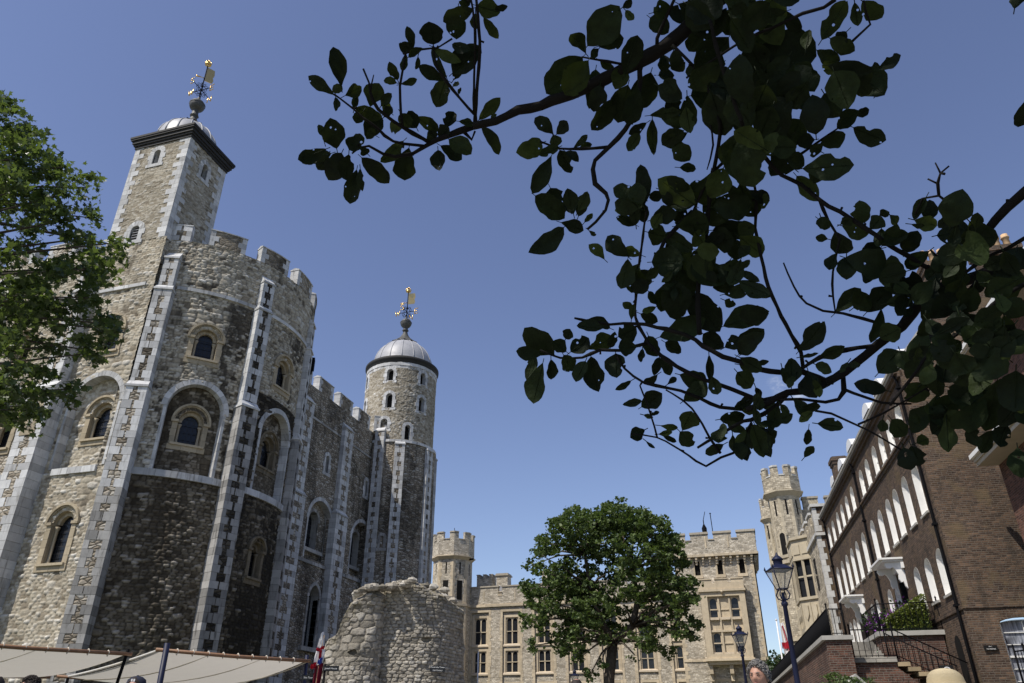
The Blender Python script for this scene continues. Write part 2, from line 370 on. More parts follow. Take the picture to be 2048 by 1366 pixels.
def vnoise(u, v, seed=0, oct=3):
    out = np.zeros_like(u); amp = 1; tot = 0
    for o_ in range(oct):
        iu = np.floor(u).astype(int); iv = np.floor(v).astype(int); fu = u-iu; fv = v-iv; fu = fu*fu*(3-2*fu); fv = fv*fv*(3-2*fv)
        h = lambda a, b: ((np.sin(a*127.1+b*311.7+seed*74.7+o_*17.3)*43758.5453) % 1.0)
        out += amp*((h(iu, iv)*(1-fu)+h(iu+1, iv)*fu)*(1-fv)+(h(iu, iv+1)*(1-fu)+h(iu+1, iv+1)*fu)*fv); tot += amp
        u = u*2.03+5; v = v*2.03+9; amp *= 0.5
    return out/tot
def stones(u, v, su, sv, seed=0):
    """coursed cellular field: distance to nearest border, cell id"""
    v = v+0.10*(vnoise(u*0.7, v*0.7, seed)-0.5); row = np.floor(v/sv); off = ((np.sin(row*91.7+seed)*4375.85) % 1.0)
    wv = su*(0.75+0.5*((np.sin(row*31.7+seed+2)*4375.85) % 1.0)); x = u/wv+off*3
    b = 1e9*np.ones_like(u); idd = np.zeros_like(u); b2 = 1e9*np.ones_like(u)
    for dr in (-1, 0, 1):
        r = row+dr; of = ((np.sin(r*91.7+seed)*4375.85) % 1.0); w_ = su*(0.75+0.5*((np.sin(r*31.7+seed+2)*4375.85) % 1.0)); xx = u/w_+of*3; c = np.floor(xx)
        for dc in (-1, 0, 1):
            cc = c+dc; h1 = ((np.sin(cc*127.1+r*311.7+seed)*43758.5453) % 1.0); h2 = ((np.sin(cc*269.5+r*183.3+seed)*43758.5453) % 1.0)
            px_ = (cc+0.5+0.45*(h1-0.5)-of*3)*w_; py = (r+0.5+0.25*(h2-0.5))*sv
            d = ((u-px_)/su*0.95)**2+((v-py)/sv)**2
            n = d < b; b2 = np.where(n, b, np.minimum(b2, d)); idd = np.where(n, h1*0.6+h2*0.4, idd); b = np.where(n, d, b)
    return np.sqrt(b2)-np.sqrt(b), idd

def relief_mat(name, pal, gapc, gaps=0.5, stain=0.0, th=(0.5, 0.62), sv=(0.42, 0.13), seed=0.0, scol=(0.026, 0.022, 0.018), tintv=0.6, bd=0.03):
    """stone-by-stone modelled masonry: colour by stone, darker packed joints, patchy sooty crust"""
    g = G(name); base = g.uv(1, 1, seed); t = g.n('Attribute', attribute_name='stone').outputs['Fac']; d = g.n('Attribute', attribute_name='gapd').outputs['Fac']
    col = g.ramp(t, pal); f1 = g.noise(base, 7, 5, 0.7).outputs[0]; f2 = g.noise(base, 0.6, 4, 0.6).outputs[0]
    col = g.mix(tintv, col, g.ramp(f1, [(0.3, 0.6), (0.7, 1.35)]), 'MULTIPLY'); col = g.mix(0.7, col, g.ramp(f2, [(0.3, 0.65), (0.65, 1.18)]), 'MULTIPLY')
    col = g.mix(g.math('MULTIPLY', d, gaps), col, gapc)
    if stain:
        big = g.noise(g.uv(sv[0], sv[1], seed+3.1), 1.0, 5, 0.62).outputs[0]; st = g.noise(g.uv(2.6, 0.6, seed+9.0), 1.0, 3, 0.6).outputs[0]
        f = g.math('ADD', g.math('MULTIPLY', big, 0.7), g.math('MULTIPLY', st, 0.3)); f = g.math('ADD', f, g.math('MULTIPLY', g.math('SUBTRACT', 0.5, t), 0.16))
        f = g.sstep(f, th[0], th[1], 0.0, stain); col = g.mix(f, col, scol)
    g.bsdf(col, 0.95, f1, bd, spec=0.12); return g.m
def relief_panel(u0, u1, v0, v1, holes, fn, mt, parent, name='wall', res=0.047, su=0.36, sv=0.165, amp=0.075, seed=1, wav=0.05, grow=0.03):
    nu = int((u1-u0)/res)+1; nv = int((v1-v0)/res)+1; us = np.linspace(u0, u1, nu); vs = np.linspace(v0, v1, nv); U, Z = np.meshgrid(us, vs, indexing='ij')
    P0 = np.array([fn(u, 0, 0)[:2] for u in us]); P1 = np.array([fn(u, 0, 1)[:2] for u in us])-P0
    wu = U+0.10*(vnoise(U*1.7, Z*1.7, seed+20)-0.5); wv = Z+0.12*(vnoise(U*1.3, Z*1.9, seed+21)-0.5)
    bd, idd = stones(wu, wv, su, sv, seed); bd2, id2 = stones(wu, wv, su*1.9, sv*1.8, seed+7); bg_ = vnoise(U*0.8, Z*0.9, seed+3) > 0.66
    bd = np.where(bg_, bd2, bd); idd = np.where(bg_, id2, idd)
    disp = amp*np.clip(bd/0.42, 0, 1)**0.5*(0.35+1.0*idd)+0.02*(vnoise(U*9, Z*9, seed+1)-0.5)+wav*(vnoise(U*0.5, Z*0.5, seed+2)-0.5)
    hole = vnoise(U*1.5, Z*2.4, seed+11) > 0.86; disp = np.where(hole, disp-0.07, disp)
    disp = disp-amp*0.75
    V = np.stack([P0[:, None, 0]-P1[:, None, 0]*disp, P0[:, None, 1]-P1[:, None, 1]*disp, Z], -1).reshape(-1, 3)-np.array(ORG[parent.name])
    Uc = (U[:-1, :-1]+U[1:, 1:])/2; Zc = (Z[:-1, :-1]+Z[1:, 1:])/2; keepm = np.ones_like(Uc, bool)
    for h in holes:                                       # leave the openings free, their dressed surrounds cover the ragged edge
        hx = [p[0] for p in h]; hz = [p[1] for p in h]; cxh = (min(hx)+max(hx))/2; czh = (min(hz)+max(hz))/2; kx = 1+grow/((max(hx)-min(hx))/2); kz = 1+grow/((max(hz)-min(hz))/2)
        X_ = (Uc-cxh)/kx+cxh; Y_ = (Zc-czh)/kz+czh; ins = np.zeros_like(Uc, bool); jn = len(h)-1
        for a in range(len(h)):
            xi, yi = h[a]; xj, yj = h[jn]
            if yi != yj: ins ^= ((yi > Y_) != (yj > Y_)) & (X_ < (xj-xi)*(Y_-yi)/(yj-yi)+xi)
            jn = a
        keepm &= ~ins
    I = np.arange(nu*nv).reshape(nu, nv); Q = np.stack([I[:-1, :-1], I[1:, :-1], I[1:, 1:], I[:-1, 1:]], -1)[keepm]
    me = bpy.data.meshes.new(name); n = len(Q); me.vertices.add(len(V)); me.vertices.foreach_set('co', V.ravel()); me.loops.add(n*4); me.loops.foreach_set('vertex_index', Q.ravel()); me.polygons.add(n)
    me.polygons.foreach_set('loop_start', np.arange(n)*4); me.polygons.foreach_set('loop_total', np.full(n, 4)); me.update(calc_edges=True); me.materials.append(mt)
    uvl = me.uv_layers.new(name='UVMap'); uvl.data.foreach_set('uv', np.stack([U.ravel()[Q.ravel()], Z.ravel()[Q.ravel()]], -1).ravel())
    for nm, arr in (('stone', idd), ('gapd', 1-np.clip(bd/0.25, 0, 1))):
        at = me.attributes.new(nm, 'FLOAT', 'POINT'); at.data.foreach_set('value', arr.ravel().astype(np.float32))
    ob = bpy.data.objects.new(name, me); COL.objects.link(ob); ob.parent = parent; ORG[ob.name] = ORG[parent.name]; return ob
RP = [(0, (0.13, 0.108, 0.078)), (0.2, (0.29, 0.248, 0.185)), (0.5, (0.43, 0.385, 0.30)), (0.8, (0.51, 0.47, 0.395)), (1, (0.66, 0.64, 0.59))]
RPB = [(0, (0.06, 0.049, 0.035)), (0.35, (0.13, 0.108, 0.077)), (0.7, (0.205, 0.175, 0.13)), (1, (0.40, 0.36, 0.30))]
M['rs_south'] = relief_mat('ragstone_south', RP, (0.25, 0.205, 0.14), 0.5, 0.45, (0.56, 0.66))
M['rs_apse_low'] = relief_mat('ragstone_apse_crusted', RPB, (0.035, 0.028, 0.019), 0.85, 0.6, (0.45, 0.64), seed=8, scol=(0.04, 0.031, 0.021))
M['rs_dark'] = relief_mat('ragstone_dark_patched', RPB, (0.022, 0.019, 0.014), 0.85, 0.85, (0.36, 0.56), seed=21, scol=(0.022, 0.019, 0.015))  # darker, more heavily patched ragstone for the second apse bay
M['rs_apse_mid'] = relief_mat('ragstone_apse', RP, (0.09, 0.075, 0.05), 0.75, 0.82, (0.47, 0.6), seed=5)
M['rs_apse_up'] = relief_mat('ragstone_apse_upper', RP, (0.12, 0.10, 0.075), 0.6, 0.75, (0.52, 0.64), seed=12)
RPT = [(p_, tuple(c*0.82 for c in q_)) for p_, q_ in RP]
M['rs_turret'] = relief_mat('ragstone_turret', RPT, (0.16, 0.135, 0.095), 0.6, 0.5, (0.56, 0.68), seed=16)

# ---------------------------------------------------------------- THE KEEP
KC = (-33.0, 36.1); KR = 7.4
def f_apse(u, v, d):
    a = pi-u/KR; r = KR-d; return (KC[0]+r*sin(a), KC[1]+r*cos(a), v)
def ua(az): return KR*R(180-az)                     # compass bearing on the apse -> running metre
def f_south(u, v, d): return (u, 28.7+d, v)
def f_east(u, v, d): return (-31.8-d, u, v)
keep = thing('castle_keep', 'huge rubble stone keep with white quoins, rounded apse, two domed turrets and battlements', 'castle', (-45, 45, GZ))

def romanesque(parent, fn, uc, v0, vs, w, glassd, big=True, mt='leaded', cm='caen'):
    """round-headed window with rolled archivolt, hood, jamb shafts and sill, glazed deep in its opening"""
    r = w/2; fw = 0.33 if big else 0.27
    m = MB()
    # outer dressed stones
    z = v0
    while z < vs-0.05:
        e = min(vs, z+0.42)
        for sg in (-1, 1):
            a, b = sorted((uc+sg*r, uc+sg*(r+fw*random.uniform(0.8, 1.0)))); m.rect(a, z, b, e-0.01, -0.05, 0.12, fn)
        z = e
    m.ring(uc, vs, r+0.0, r+0.20, 0.02, 0.3, fn, 11); m.ring(uc, vs, r+0.2, r+fw-0.06, -0.05, 0.3, fn, 11)
    m.ring(uc, vs, r+fw-0.06, r+fw+0.06, -0.14, 0.2, fn, 13, gap=0.004)
    for sg in (-1, 1):                                   # imposts
        a, b = sorted((uc+sg*(r-0.02), uc+sg*(r+fw+0.05))); m.rect(a, vs-0.07, b, vs+0.07, -0.13, 0.3, fn)
    m.course(uc-r-fw, v0-0.32, uc+r+fw, v0-0.02, -0.06, 0.3, fn, 0.8)
    m.rect(uc-r-0.2, v0-0.06, uc+r+0.2, v0+0.06, -0.16, glassd, fn, 0.9)
    m.reveal(arch(uc, w, v0, vs), 0.1, glassd, fn)
    m.ring(uc, vs, r-0.2, r-0.02, 0.22, 0.5, fn, 9, gap=0.01)
    fo = m.build('window_surround', M[cm], parent)
    for sg in (-1, 1):
        c = MB(); P = [fn(uc+sg*(r-0.1), z, 0.24) for z in (v0+0.06, vs-0.12)]
        c.tube([fn(uc+sg*(r-0.1), z, 0.26) for z in (v0+0.06, v0+0.2, v0+0.24, vs-0.3, vs-0.24, vs-0.1)], [0.13, 0.11, 0.075, 0.075, 0.1, 0.15], 8); c.build('shaft', M[cm], fo)
    p = MB(); po = arch(uc, w, v0, vs); p.panel(po, [], glassd, fn, tone=0.5)
    for k in range(1, int((vs+r-v0)/0.4)+1):
        vv = v0+k*0.4; hw = r if vv < vs else math.sqrt(max(0.0, r*r-(vv-vs)**2))
        if hw > 0.1: p.rect(uc-hw, vv-0.012, uc+hw, vv+0.012, glassd-0.035, glassd-0.005, fn)
    p.build('pane', M[mt], fo)
    return fo
def slit(parent, fn, uc, v0, vs, w, sw=0.32, gd=0.45, louvre=False, mt='white'):
    r = w/2; m = MB(); z = v0; k = 0
    while z < vs-0.05:
        e = min(vs, z+0.4); q = sw*(1.25 if k % 2 else 0.85); k += 1
        for sg in (-1, 1):
            a, b = sorted((uc+sg*r, uc+sg*(r+q))); m.rect(a, z, b, e-0.01, -0.035, 0.12, fn)
        z = e
    m.ring(uc, vs, r, r+sw, -0.035, 0.12, fn, 7)
    m.rect(uc-r-sw*1.2, v0-0.26, uc+r+sw*1.2, v0-0.01, -0.045, 0.3, fn)
    m.reveal(arch(uc, w, v0, vs, 8), 0.05, gd, fn)
    fo = m.build('window_surround', M[mt], parent); p = MB(); p.panel(arch(uc, w, v0, vs, 8), [], gd, fn)
    if louvre:
        for k in range(6):
            vv = v0+0.1+k*0.19; p.rect(uc-r, vv, uc+r, vv+0.03, gd-0.2, gd-0.05, fn)
    p.build('pane', M['dark' if not louvre else 'leaddark'], fo)
    if louvre:
        q = MB()
        for k in range(6):
            vv = v0+0.12+k*0.19
            q.face([fn(uc-r, vv, gd-0.3), fn(uc+r, vv, gd-0.3), fn(uc+r, vv+0.12, gd-0.1), fn(uc-r, vv+0.12, gd-0.1)]); q.rect(uc-r, vv-0.015, uc+r, vv+0.02, gd-0.32, gd-0.28, fn)
        q.build('louvre', M['lead'], fo)
    return fo
def quoins(m, fn, u0, u1, z0, z1, d, back, h=0.42, lng=0.46, sht=0.26, w=None, top=0):
    """alternating long and short dressed blocks up both arrises of a pier whose front lies at depth d"""
    ww = u1-u0; z = z0; k = random.randint(0, 1)
    while z < z1-0.05:
        e = min(z1, z+h*random.uniform(0.85, 1.15))
        if z1-e < 0.15: e = z1
        a = min(0.47, (lng if k % 2 else sht)*random.uniform(0.75, 1.25))*ww; b = min(0.49, (lng if k % 2 else sht)*random.uniform(0.75, 1.25))*ww
        if z > z1-top: a = b = ww/2-0.01
        j = random.uniform(0, 0.012)
        m.rect(u0-0.012-j, z, u0+a, e-0.014, d-0.012-j, back, fn); m.rect(u1-b, z, u1+0.012+j, e-0.014, d-0.012-j, back, fn)
        z = e; k += 1
def buttress(parent, fn, secs, rub, wm='white', wlow=None, **kw):
    """secs: (z0, z1, u0, u1, projection); sloped white set-off on each"""
    c = MB(); q = MB(); q.cur = 0
    for i, (z0, z1, u0, u1, pj) in enumerate(secs):
        c.rect(u0, z0, u1, z1, -pj, 0.4, fn, 0.5)
        q.cur = 1 if (wlow and i == 0) else 0
        quoins(q, fn, u0, u1, z0, z1, -pj, 0.1, **kw)
        q.cur = 0
        if i+1 < len(secs) and secs[i+1][0] == z1: continue
        q.rect(u0-0.06, z1-0.02, u1+0.06, z1+0.10, -pj-0.08, 0.15, fn)
        nx = secs[i+1][4] if i+1 < len(secs) else 0.0
        a = [fn(u0-0.03, z1+0.10, -pj-0.03), fn(u1+0.03, z1+0.10, -pj-0.03), fn(u1, z1+0.10+(pj-nx)*1.0+0.12, -nx), fn(u0, z1+0.10+(pj-nx)*1.0+0.12, -nx)]
        q.face(a, None, 0.8); q.face([fn(u0-0.03, z1+0.10, -pj-0.03), a[3], fn(u0, z1+0.10, 0.1)], None, 0.6); q.face([a[1], fn(u1, z1+0.1, 0.1), a[2]], None, 0.6)
    o = c.build('buttress', rub, parent); q.build('quoins', [M[wm], M[wlow or wm]], o); return o
def merlon(parent, fn, u0, u1, z0, z1, thick, rub, du=None):
    c = MB(); c.rect(u0, z0, u1, z1, 0.0, thick, fn, 0.5, du)
    o = c.build('merlon', rub, parent); q = MB(); z = z0; k = random.randint(0, 1); ww = u1-u0
    while z < z1-0.05:
        e = min(z1, z+0.36)
        if z1-e < 0.12: e = z1
        a = min(ww/2-0.02, 0.5 if k % 2 else 0.28)
        q.rect(u0-0.01, z, u0+a, e-0.012, -0.012, thick+0.01, fn); q.rect(u1-a, z, u1+0.01, e-0.012, -0.012, thick+0.01, fn); z = e; k += 1
    n = max(1, int((u1-u0)/0.6)); zt = z1
    for i in range(n):
        a = u0-0.04+(u1-u0+0.08)*i/n; b = u0-0.04+(u1-u0+0.08)*(i+1)/n-0.01
        q.rect(a, zt, b, zt+0.07, -0.05, thick+0.05, fn)
        q.face([fn(a, zt+0.07, -0.05), fn(b, zt+0.07, -0.05), fn(b, zt+0.2, thick/2), fn(a, zt+0.2, thick/2)], None, random.random())
        q.face([fn(b, zt+0.07, thick+0.05), fn(a, zt+0.07, thick+0.05), fn(a, zt+0.2, thick/2), fn(b, zt+0.2, thick/2)], None, random.random())
    q.face([fn(u0-0.04, zt+0.07, -0.05), fn(u0-0.04, zt+0.2, thick/2), fn(u0-0.04, zt+0.07, thick+0.05)]); q.face([fn(u1+0.03, zt+0.07, -0.05), fn(u1+0.03, zt+0.07, thick+0.05), fn(u1+0.03, zt+0.2, thick/2)])
    q.build('quoins', M['white'], o); return o
def blind_arch(parent, fn, uc, r, v0, vs, dep, rub, holes, du=None, wm='white', rt=0.3, rmat=None):
    """recessed round-headed bay: back wall with its own openings, and the white ring around it"""
    b = MB(); b.reveal(arch(uc, 2*r+0.04, v0, vs, 14), 0.03, dep+0.05, fn)
    if rmat is None: b.panel(arch(uc, 2*r, v0, vs, 14), holes, dep, fn, du)
    o = b.build('blind_arch', rub, parent)
    if rmat is not None: relief_panel(uc-r-0.02, uc+r+0.02, v0, vs+r, holes, lambda u, v, d: fn(u, v, d+dep), rmat, o, 'recessed_wall', seed=51, amp=0.06, wav=0.04)
    q = MB(); q.ring(uc, vs, r, r+rt, -0.03, dep+0.03, fn, 13)
    z = v0
    while z < vs-0.05:
        e = min(vs, z+0.5)
        q.rect(uc-r-0.16, z, uc-r+0.0, e-0.012, -0.025, dep+0.03, fn); q.rect(uc+r, z, uc+r+0.16, e-0.012, -0.025, dep+0.03, fn); z = e
    q.build('arch_ring', M[wm], o); return o

# --- south wall (x from -66 to -31) with its windows
ZP = 26.35
h1 = arch(-32.2, 1.35, 18.85, 20.25); ar1 = (-31.95, 1.62, 12.2, 15.75); h2 = arch(-31.75, 1.35, 13.85, 15.3); h3 = arch(-31.75, 1.25, 7.3, 9.3)
holes = [h1, arch(ar1[0], 2*ar1[1], ar1[2], ar1[3], 14), h3]
bays = [-38.4, -44.5, -50.6, -56.7]
for x in bays: holes += [arch(x, 1.15, 18.95, 20.35), arch(x, 3.3, 12.2, 15.75, 14), arch(x, 1.2, 7.3, 9.3)]
w = MB(); w.panel([(-66, GZ), (-42.99, GZ), (-42.99, ZP), (-66, ZP)], [h for h in holes if h[0][0] < -43], 0, f_south)
relief_panel(-43, -30.08, GZ, ZP, [h for h in holes if h[0][0] > -43], f_south, M['rs_south'], keep, seed=2)
w.rect(-66, ZP-1.4, -30.9, ZP-0.004, 0.35, 0.7, f_south); w.build('wall', M['rubble'], keep)
romanesque(keep, f_south, -32.2, 18.85, 20.25, 1.35, 0.42)
ba = blind_arch(keep, f_south, *ar1, 0.5, M['rubble'], [h2], rmat=M['rs_south']); romanesque(keep, lambda u, v, d: f_south(u, v, d+0.5), -31.75, 13.85, 15.3, 1.35, 0.42)
romanesque(keep, f_south, -31.75, 7.3, 9.3, 1.25, 0.42)
for x in bays:
    romanesque(keep, f_south, x, 18.95, 20.35, 1.15, 0.55); blind_arch(keep, f_south, x, 1.65, 12.2, 15.75, 0.5, M['rubble'], [arch(x, 1.2, 13.95, 15.5)])
    romanesque(keep, lambda u, v, d: f_south(u, v, d+0.5), x, 13.95, 15.5, 1.2, 0.55); romanesque(keep, f_south, x, 7.3, 9.3, 1.2, 0.55)
# --- apse
aw = 134.6; a2 = 94.0
A1 = (ua(131.5), 1.48, 12.25, 15.85); A2 = (ua(88.5), 1.48, 12.25, 15.85); A3 = (ua(36), 1.2, 12.25, 15.85)
up1 = (ua(133.4), 18.85, 20.15); up2 = (ua(91.5), 18.85, 20.15); up3 = (ua(36), 18.85, 20.15)
lo2 = (ua(90.5), 7.6, 9.1)
holes = [arch(a[0], 2*a[1], a[2], a[3], 14) for a in (A1, A2, A3)]+[arch(u[0], 1.25, u[1], u[2]) for u in (up1, up2, up3)]+[arch(lo2[0], 0.95, lo2[1], lo2[2])]
U0, U1 = ua(166), ua(8)
def split_panel(lo, hi, rub, ins):
    UM = ua(50)
    if lo < 18.5 and rub != 'rubble_up' and hi < 23:
        relief_panel(ua(111), UM, lo, hi, ins, f_apse, M['rs_dark'] if hi < 18.5 else M['rs_apse_mid'], keep, seed=37, amp=0.10); UM_ = ua(111)
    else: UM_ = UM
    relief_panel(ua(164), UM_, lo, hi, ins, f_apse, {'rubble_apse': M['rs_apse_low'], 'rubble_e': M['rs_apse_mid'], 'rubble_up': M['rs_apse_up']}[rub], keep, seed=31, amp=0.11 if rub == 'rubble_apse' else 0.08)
    rub = M[rub]; ins = [h for h in ins if h[0][0] > UM]
    m = MB(); m.panel([(UM, lo), (U1, lo), (U1, hi), (UM, hi)], ins, 0, f_apse, 0.55, True); m.build('wall', rub, keep)
split_panel(GZ, 12.1, 'rubble_apse', [holes[6]])
split_panel(12.1, 18.0, 'rubble_e', holes[:3])
split_panel(18.0, 22.9, 'rubble_e', holes[3:6])
split_panel(22.9, 26.45, 'rubble_up', [])
m = MB(); m.course(U0, 25.2, U1, 26.44, 0.35, 0.75, f_apse, 1.2, 0.0); m.build('parapet_inner_face', M['rubble_up'], keep)
for (uc, v0, vs) in (up1, up2, up3): romanesque(keep, f_apse, uc, v0, vs, 1.25, 0.4)
for (uc, r, v0, vs), cm in ((A1, 'caen'), (A2, 'caen'), (A3, 'caen')):
    blind_arch(keep, f_apse, uc, r, v0, vs, 0.45, M['rubble_apse'], [arch(uc-0.05, 1.4, 13.9, 15.2)], 0.5, rmat=M['rs_apse_low'] if uc < ua(50) else None)
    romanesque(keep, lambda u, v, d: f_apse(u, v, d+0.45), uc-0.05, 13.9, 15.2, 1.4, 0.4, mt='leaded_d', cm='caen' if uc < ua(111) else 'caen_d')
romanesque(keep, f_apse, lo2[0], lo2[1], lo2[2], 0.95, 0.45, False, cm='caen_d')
# string courses
each('string_course', M['white'], keep, lambda m: m.course(-34.1, 22.95, -30.6, 23.17, -0.1, 0.1, f_south, 1.1), lambda m: m.course(ua(150), 23.02, U1, 23.24, -0.1, 0.1, f_apse, 0.9),
     lambda m: m.course(-33.4, 11.86, -30.6, 12.2, -0.1, 0.1, f_south, 1.1), lambda m: m.course(-66, 11.86, -36.2, 12.2, -0.1, 0.1, f_south, 1.1),
     lambda m: m.course(ua(150), 11.9, U1, 12.26, -0.12, 0.1, f_apse, 0.95), lambda m: m.course(-66, 23.0, -35.4, 23.2, -0.1, 0.1, f_south, 1.1))
# buttresses of the apse and south wall
def f_butt(az, ang=None):
    ox, oy, _ = f_apse(ua(az), 0, 0); return flat(ox, oy, az if ang is None else ang)
bt = [(GZ, 11.0, -0.55, 0.55, 0.7), (11.0, 16.5, -0.54, 0.54, 0.68), (16.6, 22.7, -0.47, 0.47, 0.5), (22.8, 24.9, -0.38, 0.38, 0.4)]
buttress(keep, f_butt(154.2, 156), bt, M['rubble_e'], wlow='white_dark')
bt = [(GZ, 11.0, -0.55, 0.55, 0.7), (11.0, 16.5, -0.53, 0.53, 0.68), (16.6, 22.9, -0.45, 0.45, 0.5), (23.0, 24.9, -0.38, 0.38, 0.4)]
bt = [(GZ, 16.5, -0.53, 0.53, 0.7), (16.6, 22.9, -0.45, 0.45, 0.5), (23.0, 24.9, -0.38, 0.38, 0.4)]
buttress(keep, f_butt(111.5), bt, M['rs_blk'], wlow='shade_soot_white')
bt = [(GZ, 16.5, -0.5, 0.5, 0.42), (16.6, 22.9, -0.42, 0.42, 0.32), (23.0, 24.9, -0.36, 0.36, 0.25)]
buttress(keep, f_butt(69), bt, M['rs_blk'], wlow='shade_soot_white'); buttress(keep, f_butt(24), bt, M['rubble_e'])
buttress(keep, f_south, [(GZ, 16.6, -35.6, -34.0, 0.9), (16.7, 22.9, -35.35, -34.25, 0.6), (23.0, 24.9, -35.25, -34.4, 0.4)], M['rubble'])
sl = slit(keep, lambda u, v, d: f_south(u, v, d-0.905), -34.85, 14.2, 15.9, 0.34, 0.28, 0.3, mt='caen')
for x in (-41.5, -47.6, -53.7, -59.8, -65.4): buttress(keep, f_south, [(GZ, 16.6, x-0.8, x+0.8, 0.9), (16.7, 22.9, x-0.55, x+0.55, 0.6), (23.0, 24.9, x-0.45, x+0.45, 0.4)], M['rubble'])
# battlements
for a0, a1 in ((158.5, 149.8), (141.3, 124.6), (116.6, 100.0), (92.4, 75.8), (67.8, 51.2), (43.2, 26.6), (18.6, 8)):
    merlon(keep, f_apse, ua(a0), ua(a1), 26.46, 27.55, 0.6, M['rubble_up'], 0.5)
x = -36.9
while x > -65: merlon(keep, f_south, x-2.1, x, ZP, 27.3, 0.6, M['rubble']); x -= 3.3
# --- east wall
eb = (52.45, 59.6)
holes = []
for y in eb: holes += [arch(y, 3.5, 12.15, 15.1, 14), arch(y, 0.5, 19.3, 20.5, 8)]
pw = arch(52.9, 1.5, 5.9, 9.4, 10, 0.3); holes.append(pw); holes.append(arch(59.9, 1.5, 5.9, 9.4, 10, 0.3))
w = MB(); w.panel([(43.0, GZ), (62.5, GZ), (62.5, 25.6), (43.0, 25.6)], holes, 0, f_east); w.rect(43, 24, 61, 25.59, 0.35, 0.7, f_east); w.build('wall', M['rubble_e'], keep)
for y in eb:
    blind_arch(keep, f_east, y, 1.75, 12.15, 15.1, 0.55, M['rubble_e'], [arch(y-0.1, 1.5, 13.0, 15.3)])
    g_ = lambda u, v, d: f_east(u, v, d+0.55)
    m = MB(); m.ring(y-0.1, 15.3, 0.75, 1.0, -0.03, 0.3, g_, 11); m.reveal(arch(y-0.1, 1.5, 13.0, 15.3), 0, 0.6, g_); m.course(y-1.4, 12.75, y+1.3, 13.02, -0.35, 0.3, g_, 1.4)
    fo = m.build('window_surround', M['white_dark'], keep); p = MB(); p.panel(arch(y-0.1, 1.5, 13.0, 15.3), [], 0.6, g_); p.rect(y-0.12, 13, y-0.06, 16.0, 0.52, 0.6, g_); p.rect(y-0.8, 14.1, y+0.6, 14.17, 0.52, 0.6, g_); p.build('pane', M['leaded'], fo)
    slit(keep, f_east, y, 19.3, 20.5, 0.5, 0.3, 0.5)
for yc in (52.9, 59.9):
    m = MB(); m.ring(yc, 9.4, 0.75, 1.03, -0.05, 0.5, lambda u, v, d, yc=yc: f_east(u, v+0.3*0.75*(1-abs((u-yc)/1.03))*(1 if v > 9.4 else 0), d), 11)
    z = 5.9
    while z < 9.35: m.rect(yc-1.0, z, yc-0.75, z+0.48, -0.05, 0.5, f_east); m.rect(yc+0.75, z, yc+1.0, z+0.48, -0.05, 0.5, f_east); z += 0.5
    m.reveal(arch(yc, 1.5, 5.9, 9.4, 10, 0.3), 0.05, 0.7, f_east); m.course(yc-1.4, 5.6, yc+1.4, 5.9, -0.3, 0.4, f_east)
    fo = m.build('window_surround', M['white_dark'], keep); p = MB(); p.panel(arch(yc, 1.5, 5.9, 9.4, 10, 0.3), [], 0.7, f_east); p.build('pane', M['leaded'], fo)
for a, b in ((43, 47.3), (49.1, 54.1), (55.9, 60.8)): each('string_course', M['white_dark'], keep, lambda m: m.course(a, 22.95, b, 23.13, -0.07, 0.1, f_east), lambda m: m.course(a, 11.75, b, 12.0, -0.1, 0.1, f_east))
for yc in (48.2, 55.0): buttress(keep, f_east, [(GZ, 16.3, yc-0.95, yc+0.95, 0.5), (16.4, 23.9, yc-0.75, yc+0.75, 0.34)], M['rubble_e'], 'white')
y = 43.1
for a in (43.4, 46.9, 50.45, 54.0, 57.5): merlon(keep, f_east, a-0.7, a+1.65, 25.6, 26.8, 0.6, M['rubble_up'])
# rain pipe in the corner between apse and wall
m = MB(); q = f_butt(61); m.tube([q(0.35, z, -0.12) for z in (GZ, 8, 16, 22.3)], 0.11, 8)
m.rect(0.08, 22.3, 0.65, 23.1, -0.45, 0.0, q); m.rect(0.15, 22.0, 0.55, 22.3, -0.35, 0.0, q)
for z in range(1, 22, 3): m.rect(0.2, z, 0.5, z+0.1, -0.26, 0.0, q)
m.build('rain_pipe', M['iron'], keep)
each('lightning_strap', M['lead'], keep, lambda m: m.tube([f_east(47.0, z, -0.1) for z in (GZ, 12, 20)], 0.06, 6), lambda m: m.tube([f_east(49.5, z, -0.1) for z in (GZ, 8, 12)], 0.06, 6))
# --- back of the keep and its lead roof
each('wall', M['rubble'], keep, lambda m: m.box(-66, 29.4, GZ, -65.4, 67.5, 26.3), lambda m: m.box(-65.4, 66.9, GZ, -33.5, 67.5, 26.3))
each('roof', M['lead'], keep, lambda m: m.box(-65.4, 29.4, 24.2, -32.5, 66.9, 24.6), lambda m: m.lathe([(0.1, 24.61), (6.8, 24.61)], KC[0], KC[1], 32, smooth=False))

